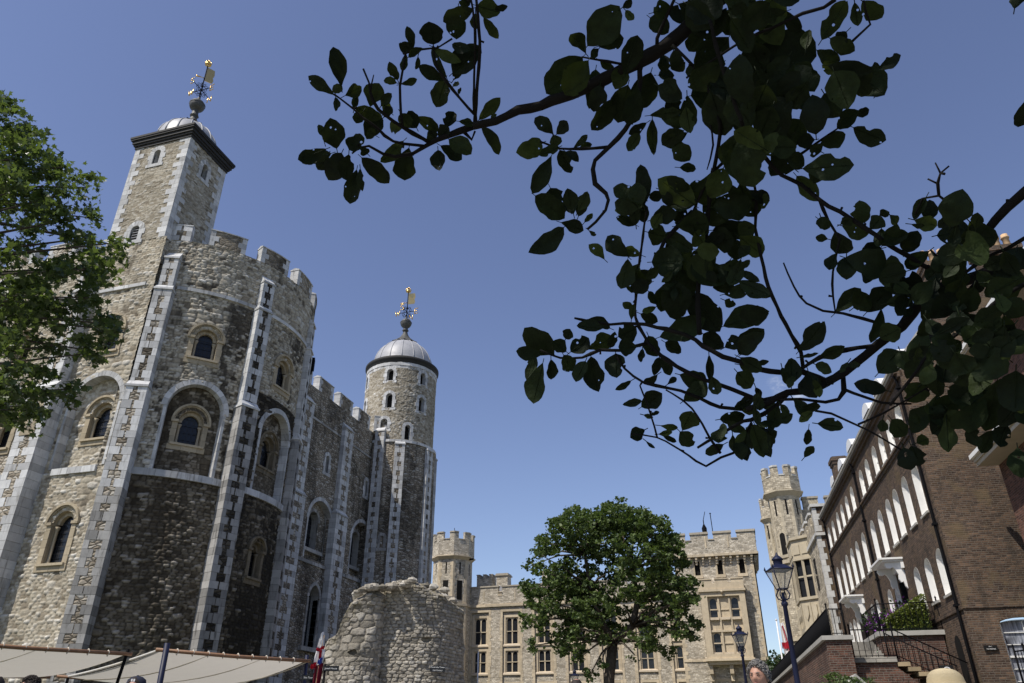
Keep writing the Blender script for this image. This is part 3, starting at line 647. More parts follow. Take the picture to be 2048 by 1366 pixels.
def weather_vane(parent, cx, cy, z0, zt, banner_az, sc=1.0):
    """scrolled iron stem with compass arms and letters, gilt banner and crown"""
    H = zt-z0; m = MB(); m.tube([(cx, cy, z0), (cx, cy, zt-0.25*H)], 0.05*sc, 8)
    zc = z0+0.2*H
    arm = 0.95*sc
    for k in range(4):
        a = k*pi/2; dx, dy = sin(a), cos(a)
        m.tube([(cx, cy, zc), (cx+dx*arm, cy+dy*arm, zc)], 0.035*sc, 6)
    for k in range(8):                                   # scrollwork
        a = k*pi/4+0.2; dx, dy = sin(a), cos(a)
        for sg, zz in ((1, zc+0.05), (-1, zc-0.05)):
            P = []
            for i in range(11):
                t = i/10*1.6*pi; rr = 0.26*sc*(1-0.5*i/10); r_ = 0.30*sc+rr*cos(t+pi); P.append((cx+dx*r_, cy+dy*r_, zz+sg*(0.28*sc+rr*sin(t))))
            m.tube(P, 0.022*sc, 5)
    o = m.build('weather_vane', M['iron'], parent)
    g = MB()
    L = {'N': [[(0, 0), (0, 1), (.7, 0), (.7, 1)]], 'S': [[(.7, .85), (.5, 1), (.2, 1), (0, .8), (.1, .6), (.6, .42), (.7, .2), (.5, 0), (.2, 0), (0, .15)]],
         'E': [[(.7, 1), (0, 1), (0, 0), (.7, 0)], [(0, .5), (.55, .5)]], 'W': [[(0, 1), (.25, 0), (.5, .8), (.75, 0), (1, 1)]]}
    for k, c in enumerate('NESW'):
        a = k*pi/2; bx, by = cx+sin(a)*(arm+0.2*sc), cy+cos(a)*(arm+0.2*sc)
        gl = MB()
        for st in L[c]:
            for i in range(len(st)-1):
                p, q = [Vector((bx+(s[0]-0.4)*0.62*sc, by-0.12*sc*(s[0]-0.4), zc+(s[1]-0.5)*0.62*sc)) for s in st[i:i+2]]
                gl.tube([p, q], 0.042*sc, 6)
        gl.build('compass_letter', M['gold'], o)
    # banner, crown
    zb = z0+0.42*H; ba = R(banner_az); bx, by = sin(ba), cos(ba)
    fnb = lambda u, v, d: (cx+bx*u-by*d, cy+by*u+bx*d, v)
    hb = 0.3*H
    g.block([(0.06*sc, zb), (0.75*sc, zb+0.12*hb), (0.82*sc, zb+0.35*hb), (0.72*sc, zb+0.5*hb), (0.82*sc, zb+0.75*hb), (0.74*sc, zb+1.08*hb), (0.06*sc, zb+hb)], -0.02, 0.02, fnb)
    g.tube([(cx, cy, zb-0.1), (cx, cy, zb+hb+0.1)], 0.045*sc, 6)
    g.tube([fnb(-0.75*sc, zb-0.05, 0), fnb(-0.3*sc, zb+0.12, 0), fnb(0, zb+0.2, 0)], [0.09*sc, 0.035*sc, 0.04*sc], 6)
    zk = zb+hb+0.15*H/2; rk = 0.27*sc
    g.lathe([(0.02, zk-rk*0.6), (rk, zk-rk*0.5), (rk*1.1, zk-0.1*rk), (rk*0.95, zk)], cx, cy, 12)
    for k in range(6):
        a = k*pi/3; g.tube([(cx+rk*sin(a), cy+rk*cos(a), zk), (cx+rk*1.05*sin(a), cy+rk*1.05*cos(a), zk+rk*0.6), (cx+rk*0.5*sin(a), cy+rk*0.5*cos(a), zk+rk*1.15), (cx, cy, zk+rk*1.1)], 0.04*sc, 5)
    g.lathe([(0.01, zk+rk), (0.09*sc, zk+rk+0.1*sc), (0.01, zk+rk+0.22*sc)], cx, cy, 8)
    g.build('gilding', M['gold'], o); return o
def cupola(parent, cx, cy, zb, rb, hd, zball, rball, zneck):
    m = MB(); prof = [(rb*cos(t), zb+hd*sin(t)) for t in [i*pi/2/9*0.93 for i in range(10)]]
    m.lathe([(rb*1.02, zb-0.1)]+prof+[(0.02, zb+hd)], cx, cy, 48)
    for k in range(16):
        a = 2*pi*k/16; m.tube([(cx+(r+0.015)*sin(a), cy+(r+0.015)*cos(a), z) for r, z in prof], 0.045, 5)
    o = m.build('dome', M['lead'], parent); m = MB(); z0 = zb+hd*0.90
    pr = []
    for i in range(9):
        t = i/8; pr.append((rb*0.42*(1-t)**2.0+0.2*rball/0.6, z0+(zneck-z0)*t))
    pr += [(0.34*rball/0.6, zneck+0.05), (0.24*rball/0.6, zneck+0.15), (rball*0.36, zball-rball*0.92)]
    m.lathe(pr, cx, cy, 28, rf=lambda a, z: 1+0.10*cos(a*14))
    hb = rball*0.95; m.lathe([(rball*0.35, zball-hb)]+[(rball*cos(t), zball+hb*sin(t)) for t in [(-0.38+0.88*i/9)*pi for i in range(9)]]+[(0.12, zball+hb*1.05), (0.1, zball+hb*1.5), (0.02, zball+hb*1.6)], cx, cy, 20)
    m.lathe([(rball*1.03, zball+0.02), (rball*1.07, zball+0.07), (rball*1.03, zball+0.12)], cx, cy, 20)
    m.build('finial', M['leaddark'], o); return o
# --- square turret
TX0, TX1, TY0, TY1, TZ0, TZ1 = -34.5, -30.25, 28.7, 32.35, 26.36, 34.25
ft_s = lambda u, v, d: (u, TY0+d, v); ft_e = lambda u, v, d: (TX1-d, u, v); ft_n = lambda u, v, d: (-u, TY1-d, v); ft_w = lambda u, v, d: (TX0+d, -u, v)
m = MB()
m.panel([(-TX1, 24.6), (-TX0, 24.6), (-TX0, TZ1), (-TX1, TZ1)], [], 0, ft_n); m.panel([(-TY1, 24.6), (-TY0, 24.6), (-TY0, TZ1), (-TY1, TZ1)], [], 0, ft_w)
sq = m.build('square_turret', M['rubble_tur'], keep)
relief_panel(TX0, TX1, TZ0, TZ1, [arch(-32.6, 0.5, 32.55, 33.45, 8), arch(-32.6, 0.62, 26.5, 27.3, 8)], ft_s, M['rs_turret'], sq, 'turret_face', seed=61, sv=0.10, amp=0.04, wav=0.02)
relief_panel(TY0, TY1, 24.6, TZ1, [arch(30.5, 0.5, 32.2, 33.1, 8)], ft_e, M['rs_turret'], sq, 'turret_face', seed=66, sv=0.10, amp=0.04, wav=0.02)
for cx_, cy_, sx_, sy_ in ((TX0, TY0, 1, 1), (TX1, TY0, -1, 1), (TX1, TY1, -1, -1), (TX0, TY1, 1, -1)):
    q = MB(); z = TZ0; k = 0
    while z < TZ1-0.06:
        e = min(TZ1-0.02, z+random.uniform(0.3, 0.42)); a = 0.72 if k % 2 else 0.42; b = 0.42 if k % 2 else 0.72; k += 1
        a_, b_ = a*random.uniform(.85, 1.15), b*random.uniform(.85, 1.15)
        x0, x1 = sorted((cx_-sx_*0.02, cx_+sx_*a_)); y0, y1 = sorted((cy_-sy_*0.02, cy_+sy_*b_)); q.box(x0, y0, z, x1, y1, e-0.012, random.random()); z = e
    q.build('quoins', M['white'], sq)
slit(keep, ft_s, -32.6, 32.55, 33.45, 0.5, 0.34, 0.4); slit(keep, ft_s, -32.6, 26.5, 27.3, 0.62, 0.36, 0.4, louvre=True); slit(keep, ft_e, 30.5, 32.2, 33.1, 0.5, 0.3, 0.4)
m = MB()
for o_, za, zb_ in ((0.08, 34.2, 34.4), (0.16, 34.4, 34.55), (0.24, 34.55, 34.78), (0.33, 34.78, 34.9), (0.37, 34.9, 35.06)): m.box(TX0-o_, TY0-o_, za, TX1+o_, TY1+o_, zb_)
m.build('cornice', M['cornice_dark'], sq)
TCX, TCY = (TX0+TX1)/2, (TY0+TY1)/2
cupola(sq, TCX, TCY, 35.3, 1.98, 2.1, 39.35, 0.52, 38.3)
weather_vane(keep, TCX, TCY, 40.0, 44.4, 20, 0.8)
# --- round turret
RC = (-31.15, 63.9); RR = 3.58
def f_rt(u, v, d):
    a = pi-u/RR; r = RR-d; return (RC[0]+r*sin(a), RC[1]+r*cos(a), v)
ur = lambda az: RR*R(180-az)
wins = [(ur(a), 31.1, 32.0, 0.66) for a in (173, 118, 228, 63, 283)]+[(ur(a), 28.2, 29.35, 0.66) for a in (171.5, 118, 226, 63)]+[(ur(139), 25.0, 26.2, 0.55), (ur(176.5), 26.0, 26.7, 0.7)]
rt = relief_panel(ur(300), ur(-60), 24.5, 33.1, [arch(u, w_, a, b, 8) for u, a, b, w_ in wins], f_rt, M['rs_turret'], keep, 'round_turret', res=0.06, seed=71, su=0.3, sv=0.14, amp=0.05, wav=0.03)
for u, a, b, w_ in wins: slit(keep, f_rt, u, a, b, w_, 0.3, 0.45)
m = MB(); m.course(ur(300), 32.45, ur(-60), 33.0, -0.02, 0.1, f_rt, 0.8); m.course(ur(300), 32.75, ur(-60), 33.08, -0.07, 0.1, f_rt, 0.8); m.build('frieze', M['white'], rt)
m = MB(); m.lathe([(RR, 33.05), (RR+0.06, 33.08), (RR+0.07, 33.3), (RR+0.14, 33.42), (RR+0.2, 33.46), (RR+0.21, 33.72), (RR+0.08, 33.82), (RR-0.6, 33.9)], *RC, 48); m.build('cornice', M['cornice_dark'], rt)
cupola(rt, *RC, 33.8, 3.12, 3.35, 39.5, 0.60, 38.55)
weather_vane(keep, *RC, 40.0, 44.6, 62, 1.0)
RB = 3.85
def f_rb(u, v, d):
    a = pi-u/RB; r = RB-d; return (RC[0]+r*sin(a), RC[1]+r*cos(a), v)
ub = lambda az: RB*R(180-az)
m = MB(); m.panel([(ub(250), GZ), (ub(0), GZ), (ub(0), 24.6), (ub(250), 24.6)], [], 0, f_rb, 0.6, True); m.build('stair_tower', M['rubble_e'], keep)
m = MB(); m.course(ub(200), 24.55, ub(0), 24.8, -0.12, 0.25, f_rb, 0.7); m.build('string_course', M['white'], keep)
for az, zt in ((178, 25.6), (149.5, 24.3), (101, 24.3), (55, 24.3)):
    ox, oy, _ = f_rb(ub(az), 0, 0); buttress(keep, flat(ox, oy, az), [(GZ, zt, -0.45, 0.45, 0.2)], M['rubble_e'], lng=0.5, sht=0.3)
mm = merlon(keep, flat(-31.4, 60.35, 150), -0.5, 1.0, 25.8, 27.3, 0.7, M['rubble_up'])
slit(keep, f_rb, ub(164), 14.7, 15.6, 0.3, 0.25, 0.3, mt='white_dark')

# ---------------------------------------------------------------- THE BARRACKS (closing the view)
M['bar'] = coursed('barrack_rubble', (0.56, 0.51, 0.42), (0.37, 0.33, 0.265), (0.36, 0.30, 0.215), 0.34, 0.15, 0.02, 0.012, irreg=0.03)
M['mtan'] = ashlar('museum_dressing', (0.45, 0.39, 0.285), 0.3, 0.25, scol=(0.2, 0.17, 0.12))
M['tan'] = ashlar('barrack_sandstone_dressing', (0.52, 0.435, 0.31), 0.35, 0.25, scol=(0.2, 0.16, 0.1))
M['sill'] = ashlar('barrack_sill_stone', (0.60, 0.50, 0.37), 0.2, 0.1)
M['weath'] = ashlar('weathered_coping', (0.36, 0.32, 0.255), 0.4, 0.4)
M['sash'] = glass_pane('barrack_glazing', None, c=(0.02, 0.022, 0.026))
def mkfn(ox, oy, az, rz=0.0):
    f = flat(ox, oy, az); return f
bar = thing('barracks', 'long battlemented tan and grey stone barracks with corbelled tower across the far side', 'barracks', (-30, 96, GZ))
BY = 92.0; f_b = lambda u, v, d: (u, BY+d, v)
ups = [-31.7, -27.67, -23.6, -19.55, -15.6, -11.6, -7.8]
def twolight(parent, fn, uc, v0, v1, w, gd=0.22, lights=2, trans=True, name='window'):
    """mullioned casement: round-headed lights, transom, sloping sill"""
    m = MB(); lw = (w-0.14*(lights+1))/lights; top = v1-0.02; sp = top-lw/2-0.08
    m.rect(uc-w/2-0.26, v0-0.1, uc-w/2, v1+0.28, -0.03, gd, fn); m.rect(uc+w/2, v0-0.1, uc+w/2+0.26, v1+0.28, -0.03, gd, fn); m.rect(uc-w/2, v1, uc+w/2, v1+0.28, -0.03, gd, fn)
    u = uc-w/2; holes = []
    for i in range(lights):
        a = uc-w/2+0.14+i*(lw+0.14); holes.append(arch(a+lw/2, lw, v0+0.02, sp, 8))
    m.panel([(uc-w/2, v0), (uc+w/2, v0), (uc+w/2, v1), (uc-w/2, v1)], holes, gd-0.1, fn)
    for h in holes: m.reveal(h, gd-0.1, gd+0.02, fn)
    if trans: m.rect(uc-w/2, v0+(v1-v0)*0.46, uc+w/2, v0+(v1-v0)*0.46+0.08, gd-0.13, gd, fn)
    o = m.build(name, M['tan'], parent); s = MB(); s.rect(uc-w/2-0.3, v0-0.28, uc+w/2+0.3, v0-0.1, -0.16, gd, fn)
    s.face([fn(uc-w/2-0.3, v0-0.1, -0.16), fn(uc+w/2+0.3, v0-0.1, -0.16), fn(uc+w/2, v0+0.05, gd-0.1), fn(uc-w/2, v0+0.05, gd-0.1)]); s.build('sill', M['sill'], o)
    p = MB(); p.rect(uc-w/2, v0, uc+w/2, v1-0.05, gd, gd+0.03, fn); p.build('pane', M['sash'], o); return o
xs = [-31.7+4.03*i for i in range(-7, 7)]
holes = [[(x-1.15, GZ+0.2), (x+1.15, GZ+0.2), (x+1.15, 13.62), (x-1.15, 13.62)] for x in xs]
m = MB(); m.panel([(-62, GZ), (-6.6, GZ), (-6.6, 14.3), (-62, 14.3)], holes, 0, f_b)
for x in xs:
    wh = [[(x-0.85, a), (x+0.85, a), (x+0.85, b), (x-0.85, b)] for a, b in ((9.9, 12.95), (6.75, 9.15), (3.0, 5.4), (-0.4, 1.9))]
    m.panel(holes[xs.index(x)], wh, 0.22, f_b); m.reveal(holes[xs.index(x)], 0, 0.22, f_b)
m.build('wall', M['bar'], bar)
for x in xs:
    for a, b in ((9.9, 12.95), (6.75, 9.15), (3.0, 5.4), (-0.4, 1.9)): twolight(bar, lambda u, v, d: f_b(u, v, d+0.22), x, a, b, 1.62)
m = MB()
for x in xs:
    z = GZ+0.2
    while z < 13.5:
        for sg in (-1, 1):
            q = random.choice((0.22, 0.34)); a, b = sorted((x+sg*1.13, x+sg*(1.15+q))); m.rect(a, z, b, min(z+0.4, 13.6)-0.012, -0.03, 0.2, f_b)
        z += 0.4
    m.rect(x-1.4, 13.6, x+1.4, 13.85, -0.03, 0.2, f_b)
m.build('dressings', M['tan'], bar)
m = MB(); m.course(-62, 14.2, -6.6, 14.45, -0.22, 0.3, f_b, 1.6); m.course(-62, 14.45, -6.6, 14.52, -0.12, 0.3, f_b, 1.6); m.build('string_course', M['tan'], bar)
m = MB(); c = MB(); pt = MB()
m.rect(-62, 14.5, -6.6, 15.9, -0.02, 0.5, f_b)
x = -62+0.6
while x < -7:
    pt.rect(x-0.28, 15.9, x+0.28, 15.98, -0.14, 0.5, f_b); pt.rect(x-0.25, 15.45, x+0.25, 15.9, -0.05, 0.1, f_b)
    m.rect(x+0.25, 15.9, x+3.78, 16.55, -0.02, 0.5, f_b); c.rect(x+0.17, 16.55, x+3.86, 16.72, -0.12, 0.6, f_b); pt.rect(x+1.9, 15.0, x+2.0, 16.1, -0.05, 0.05, f_b)
    x += 4.03
p_ = m.build('parapet', M['bar'], bar); c.build('coping', M['weath'], p_); pt.build('dressings', M['tan'], p_)
m = MB(); m.box(-62, 92.6, GZ, -7, 93.2, 14.2) if False else None
m.box(-62, 93.2, 15.6, -7.5, 104, 16.9); m.box(-62, 93.0, GZ, -61.5, 104, 16); m.box(-62, 103.5, GZ, 1.5, 104, 16); m.build('roof', M['lead'], bar)
def chimney(parent, x, y, z0, z1, w, d, rub, cren=False, cap='weath'):
    m = MB(); m.box(x-w/2, y-d/2, z0, x+w/2, y+d/2, z1)
    if cren:
        for k in range(3):
            a = x-w/2+k*(w-0.4)/2; m.box(a, y-d/2, z1+0.004, a+0.4, y+d/2, z1+0.42)
    o = m.build('chimney', M[rub], parent); c = MB()
    if not cren: c.box(x-w/2-0.14, y-d/2-0.14, z1, x+w/2+0.14, y+d/2+0.14, z1+0.16); c.box(x-w/2-0.05, y-d/2-0.05, z1+0.16, x+w/2+0.05, y+d/2+0.05, z1+0.3)
    else:
        for k in range(3):
            a = x-w/2+k*(w-0.4)/2; c.box(a-0.05, y-d/2-0.05, z1+0.42, a+0.45, y+d/2+0.05, z1+0.52)
    c.build('coping', M[cap], o)
chimney(bar, -31.8, 94.5, 16.9, 18.0, 2.1, 1.6, 'bar', True); chimney(bar, -29.4, 94.3, 16.9, 18.2, 1.5, 1.6, 'bar')
chimney(bar, -23.4, 94.3, 16.9, 18.2, 1.5, 1.6, 'bar'); chimney(bar, -13.4, 94.3, 16.9, 18.0, 1.5, 1.6, 'bar')
# octagonal turret on the left
def octa(r, cx, cy, rot=pi/8): return [(cx+r*sin(rot+k*pi/4), cy+r*cos(rot+k*pi/4)) for k in range(8)]
def octbox(m, r, cx, cy, z0, z1, r2=None, tone=0.5):
    A = octa(r, cx, cy); B = octa(r2 or r, cx, cy); V = [(x, y, z0) for x, y in A]+[(x, y, z1) for x, y in B]
    F = [(k, k+8, (k+1) % 8+8, (k+1) % 8) for k in range(8)]+[tuple(range(8)), tuple(reversed(range(8, 16)))]
    m.mesh(V, F, tone)
def octturret(parent, cx, cy, zs, zc, zt, r, rc, rub='bar', dress='tan', cop='weath', slits=True):
    """shaft from zs to zc, corbelled battlemented cap to zt"""
    m = MB(); octbox(m, r, cx, cy, zs, zc-0.35); octbox(m, rc, cx, cy, zc+0.1, zt-1.0)
    o = m.build('octagonal_turret', M[rub], parent)
    d = MB(); octbox(d, r+0.02, cx, cy, zc-0.35, zc, rc+0.12); octbox(d, rc+0.18, cx, cy, zc, zc+0.12)
    A = octa(r, cx, cy)
    for k in range(8):
        x, y = A[k]; z = zs
        a = math.atan2(x-cx, y-cy)
        while z < zc-0.4:
            L = random.choice((0.10, 0.16))*r+0.02; e = min(z+0.42, zc-0.36)
            for sg in (-1, 1):
                nx_, ny_ = A[(k+sg) % 8]; t = Vector((nx_-x, ny_-y, 0)).normalized(); nn = Vector((x-cx, y-cy, 0)).normalized()*0.035
                p0 = Vector((x, y, 0))+nn; p1 = p0+t*L; p2 = p1-nn*3; p3 = p0-nn*3
                V = [(q.x, q.y, zz) for zz in (z, e-0.01) for q in (p0, p1, p2, p3)]
                d.mesh(V, [(0, 1, 2, 3), (4, 5, 6, 7), (0, 1, 5, 4), (1, 2, 6, 5), (2, 3, 7, 6), (3, 0, 4, 7)], random.random())
            z += 0.42
    d.build('dressings', M[dress], o)
    c = MB(); mm = MB()
    A = octa(rc, cx, cy); Bc = octa(rc-0.35, cx, cy)
    for k in range(8):
        p, q = Vector(A[k]), Vector(A[(k+1) % 8]); pi_, qi = Vector(Bc[k]), Vector(Bc[(k+1) % 8])
        for ta, tb in ((0.0, 0.3), (0.7, 1.0)):
            W4 = [p.lerp(q, ta), p.lerp(q, tb), pi_.lerp(qi, tb), pi_.lerp(qi, ta)]
            mm = MB(); V = [(w_.x, w_.y, zz) for zz in (zt-1.0, zt-0.16) for w_ in W4]; mm.mesh(V, [(3, 2, 1, 0), (4, 5, 6, 7), (0, 1, 5, 4), (1, 2, 6, 5), (2, 3, 7, 6), (3, 0, 4, 7)]); mm.build('merlon', M[rub], o)
            ce = Vector((cx, cy)); W5 = [ce+(w_-ce)*(1.035 if i < 2 else 0.965) for i, w_ in enumerate(W4)]
            V = [(w_.x, w_.y, zz) for zz in (zt-0.16, zt) for w_ in W5]; c.mesh(V, [(3, 2, 1, 0), (4, 5, 6, 7), (0, 1, 5, 4), (1, 2, 6, 5), (2, 3, 7, 6), (3, 0, 4, 7)], random.random())
        W4 = [p.lerp(q, 0.3), p.lerp(q, 0.7), pi_.lerp(qi, 0.7), pi_.lerp(qi, 0.3)]; W5 = [ce+(w_-ce)*(1.03 if i < 2 else 0.97) for i, w_ in enumerate(W4)]
        V = [(w_.x, w_.y, zz) for zz in (zt-1.0, zt-0.9) for w_ in W5]; c.mesh(V, [(3, 2, 1, 0), (4, 5, 6, 7), (0, 1, 5, 4), (1, 2, 6, 5), (2, 3, 7, 6), (3, 0, 4, 7)], random.random())
    c.build('coping', M[cop], o)
    if slits:
        s = MB()
        for k in range(8):
            a = (k+1)*pi/4; ap = r*cos(pi/8); fn = flat(cx+sin(a)*ap, cy+cos(a)*ap, math.degrees(a)); s.rect(-0.09, zc-2.1, 0.09, zc-0.7, -0.012, 0.1, fn, 0)
        s.build('arrow_slit', M['dark'], o)
    return o
bt_ = octturret(bar, -35.35, 91.4, GZ, 20.1, 23.2, 2.45, 2.72)
s = MB()
for az in (180, 135):
    fn = flat(-35.35+sin(R(az))*2.27, 91.4+cos(R(az))*2.27, az); s.rect(-0.35, 14.9, 0.35, 17.2, -0.012, 0.1, fn, 0)
s.build('opening', M['dark'], bt_)
m = MB(); octbox(m, 2.62, -35.35, 91.4, 14.2, 14.5); m.build('string_course', M['tan'], bt_)
each('spout', M['iron'], bt_, lambda m: m.tube([(-32.9, 90.9, 19.9), (-32.3, 90.6, 19.9)], 0.12, 6)); each('rod', M['iron'], bt_, lambda m: m.tube([(-35.3, 91.4, 22.5), (-35.3, 91.4, 24.2)], 0.04, 5))
# corbelled tower on the right with its oriel
TY = 91.2; f_t = lambda u, v, d: (u, TY+d, v); f_te = lambda u, v, d: (1.55-d, u, v)
sl_ = [[(x-0.3, 16.5), (x+0.3, 16.5), (x+0.3, 18.1), (x-0.3, 18.1)] for x in (-4.85, -2.3, 0.15)]
m = MB(); m.panel([(-7.4, GZ), (1.55, GZ), (1.55, 18.6), (-7.4, 18.6)], sl_, 0, f_t); m.panel([(TY, GZ), (100.2, GZ), (100.2, 18.6), (TY, 18.6)], [], 0, f_te); m.rect(-100.2, GZ, -TY, 18.6, 0, 0.3, lambda u, v, d: (-7.4+d, -u, v))
tw = m.build('tower', M['bar'], bar)
for x in (-4.85, -2.3, 0.15): each('opening', M['dark'], tw, lambda m: m.rect(x-0.3, 16.5, x+0.3, 18.1, 0.25, 0.3, f_t, 0))
m = MB()
for x in (-4.85, -2.3, 0.15):
    for a, b in ((x-0.5, x-0.3), (x+0.3, x+0.5)): m.rect(a, 16.3, b, 18.2, -0.03, 0.25, f_t)
    m.rect(x-0.55, 16.15, x+0.55, 16.48, -0.08, 0.25, f_t)
    if x < 0.1: m.rect(x+1.2, 19.4, x+1.36, 20.7, -0.55, -0.45, f_t)
for fn, u0, u1 in ((f_t, -7.4, 1.55), (f_te, TY, 100)):
    z = GZ; k = 0
    while z < 18.4:
        L = 0.5 if k % 2 else 0.3; k += 1
        m.rect(u0-0.02, z, u0+L, z+0.39, -0.02, 0.1, fn); m.rect(u1-L, z, u1+0.02, z+0.39, -0.02, 0.1, fn); z += 0.4
    n = int((u1-u0)/0.79); 
    for i in range(n+1):
        x = u0+0.1+(u1-u0-0.42)*i/n
        for pj, za, zb in ((-0.18, 17.65, 17.95), (-0.34, 17.93, 18.25), (-0.5, 18.2, 18.5)): m.rect(x, za, x+0.24, zb, pj, 0.05, fn)
    m.course(u0-0.55, 18.48, u1+0.55, 18.75, -0.6, 0.1, fn, 1.3)
m.course(-7.4, 7.3, -5.0, 7.55, -0.1, 0.1, f_t); m.course(0.3, 7.3, 1.6, 7.55, -0.1, 0.1, f_t); m.course(TY, 7.3, 100, 7.55, -0.1, 0.1, f_te)
m.build('dressings', M['tan'], tw)
m = MB(); c = MB()
for fn, u0, u1 in ((f_t, -7.9, 2.035), (f_te, TY-0.48, 100.6)):
    m.rect(u0, 18.75, u1, 20.35, -0.5, -0.05, fn); g_ = 0.62; n = 3; wd = (u1-u0-g_*n)/(n+1)
    for i in range(n+1):
        a = u0+i*(wd+g_); m.rect(a, 20.35, a+wd, 21.05, -0.5, -0.05, fn); c.rect(a-0.06, 21.05, a+wd+0.06, 21.3, -0.62, 0.05, fn)
        if i < n: c.rect(a+wd-0.05, 20.33, a+wd+g_+0.05, 20.45, -0.6, 0.0, fn)
p_ = m.build('parapet', M['bar'], tw); c.build('coping', M['weath'], p_)
m = MB(); m.box(-7.3, TY+0.4, 18.8, 1.5, 100, 19.2); m.build('roof', M['lead'], tw)
m = MB(); m.tube([(-2.6, 93, 19), (-2.7, 93, 24)], 0.05, 5); m.tube([(-3.6, 93, 19), (-3.6, 93, 23.3)], 0.06, 5); m.tube([(-3.6, 93, 23.3), (-3.3, 93, 24.3)], 0.04, 5); m.lathe([(0.01, 23.95), (0.13, 24.0), (0.01, 24.15)], -2.7, 93, 8); m.lathe([(0.25, 21.5), (0.3, 22.3), (0.02, 22.9)], -3.6, 93, 8); m.build('aerial', M['iron'], tw)
# oriel
OY = TY-1.1; f_o = lambda u, v, d: (u, OY+d, v)
ox0, ox1 = -4.85, 0.05
lights = []
for r_, (a, b) in enumerate(((11.75, 13.75), (8.15, 10.1))):
    for k in range(3):
        xc = -2.35+(k-1)*1.18; lights.append((xc, a, b))
m = MB(); m.panel([(ox0, 7.5), (ox1, 7.5), (ox1, 14.6), (ox0, 14.6)], [[(-4.1, 7.95), (-0.6, 7.95), (-0.6, 13.95), (-4.1, 13.95)]], 0, f_o)
m.reveal([(-4.1, 7.95), (-0.6, 7.95), (-0.6, 13.95), (-4.1, 13.95)], 0, 0.35, f_o)
hs_ = [arch(x, 0.72, a, b-0.36, 8) for x, a, b in lights if not (x > -2.5 and x < -2.2)]
m.panel([(-4.1, 7.95), (-0.6, 7.95), (-0.6, 13.95), (-4.1, 13.95)], hs_, 0.35, f_o)
m.rect(ox0, 7.5, ox0+0.02, 14.6, 0, 1.1, f_o); m.rect(ox1-0.02, 7.5, ox1, 14.6, 0, 1.1, f_o)
for x in (-2.35-0.59, -2.35+0.59): m.rect(x-0.1, 7.95, x+0.1, 13.95, 0.16, 0.35, f_o)
m.rect(-4.1, 10.2, -0.6, 10.4, 0.12, 0.35, f_o)
for x in (-3.53, -2.35, -1.17): m.rect(x-0.42, 12.5, x+0.42, 12.62, 0.25, 0.36, f_o); m.rect(x-0.42, 9.0, x+0.42, 9.12, 0.25, 0.36, f_o)
m.rect(ox0-0.12, 14.45, ox1+0.12, 14.7, -0.2, 1.1, f_o); m.rect(ox0-0.12, 7.25, ox1+0.12, 7.5, -0.22, 1.1, f_o)
m.rect(ox0, 14.7, ox1, 15.35, -0.02, 1.1, f_o)
for a, b in ((-4.85, -3.42), (-3.05, -1.65), (-1.28, 0.05)): m.rect(a, 15.35, b, 15.75, -0.02, 0.3, f_o); m.rect(a-0.04, 15.75, b+0.04, 15.88, -0.1, 0.35, f_o)
m.rect(-4.7, 6.9, -0.1, 7.25, 0.1, 1.1, f_o)
for x in (-4.55, -2.4, -0.35):
    m.rect(x-0.2, 6.0, x+0.2, 6.9, 0.25, 1.1, f_o); m.rect(x-0.18, 5.3, x+0.18, 6.0, 0.6, 1.1, f_o)
m.tube([(-2.4, OY-0.05, 14.25), (-2.4, OY-0.25, 14.5)], 0.14, 6)
orl = m.build('oriel', M['tan'], bar)
for h in hs_: each('pane', M['sash'], orl, lambda m: m.panel(h, [], 0.5, f_o))
for x in (-3.53, -2.35, -1.17):
    for z in (11.6, 8.0): each('sill', M['sill'], orl, lambda m: m.rect(x-0.48, z-0.15, x+0.48, z+0.12, 0.02, 0.36, f_o))
for x in (-3.5, -1.3): twolight(tw, f_t, x, 3.6, 5.3, 1.2, lights=1, trans=False)
# ---------------------------------------------------------------- BRICK HOUSES ON THE RIGHT (frame turned 3.2 degrees)
HR = R(3.2)
M['brick'] = coursed('stock_brick', (0.115, 0.074, 0.048), (0.055, 0.039, 0.030), (0.115, 0.095, 0.075), 0.225, 0.075, 0.010, 0.008, patch=(0.12, 0.085, 0.045), seed=2)
M['brick_s'] = coursed('stock_brick_gable', (0.135, 0.085, 0.055), (0.06, 0.042, 0.034), (0.145, 0.12, 0.095), 0.225, 0.075, 0.012, 0.012, patch=(0.15, 0.11, 0.062), seed=5, stain=0.4)
M['brick_red'] = coursed('red_brick', (0.13, 0.062, 0.042), (0.07, 0.04, 0.032), (0.17, 0.145, 0.12), 0.225, 0.078, 0.012, 0.012, patch=(0.075, 0.045, 0.035), seed=7)
M['paint'] = plain('white_paint', (0.78, 0.77, 0.74), 0.45, 0, 0.4, 0.08)
M['paintd'] = plain('cream_soffit_paint', (0.42, 0.36, 0.27), 0.6, 0, 0.3, 0.15)
M['stucco'] = plain('weathered_stone_coping', (0.37, 0.355, 0.32), 0.85, 0, 0.2, 0.3, 2)
M['slate'] = coursed('roof_slate', (0.10, 0.105, 0.115), (0.06, 0.062, 0.07), (0.03, 0.03, 0.03), 0.3, 0.22, 0.01, 0.01)
M['clay'] = plain('clay_pot', (0.50, 0.34, 0.20), 0.8, 0, 0.2, 0.3)
M['curtain'] = plain('net_curtain', (0.55, 0.56, 0.60), 0.9, 0, 0.1, 0.3, 9)
g = G('net_curtained_glass'); n_ = g.noise(g.uv(14, 1.5), 1.0, 3, 0.6).outputs[0]; n2_ = g.noise(g.uv(1.2, 1.2), 1.0, 2).outputs[0]
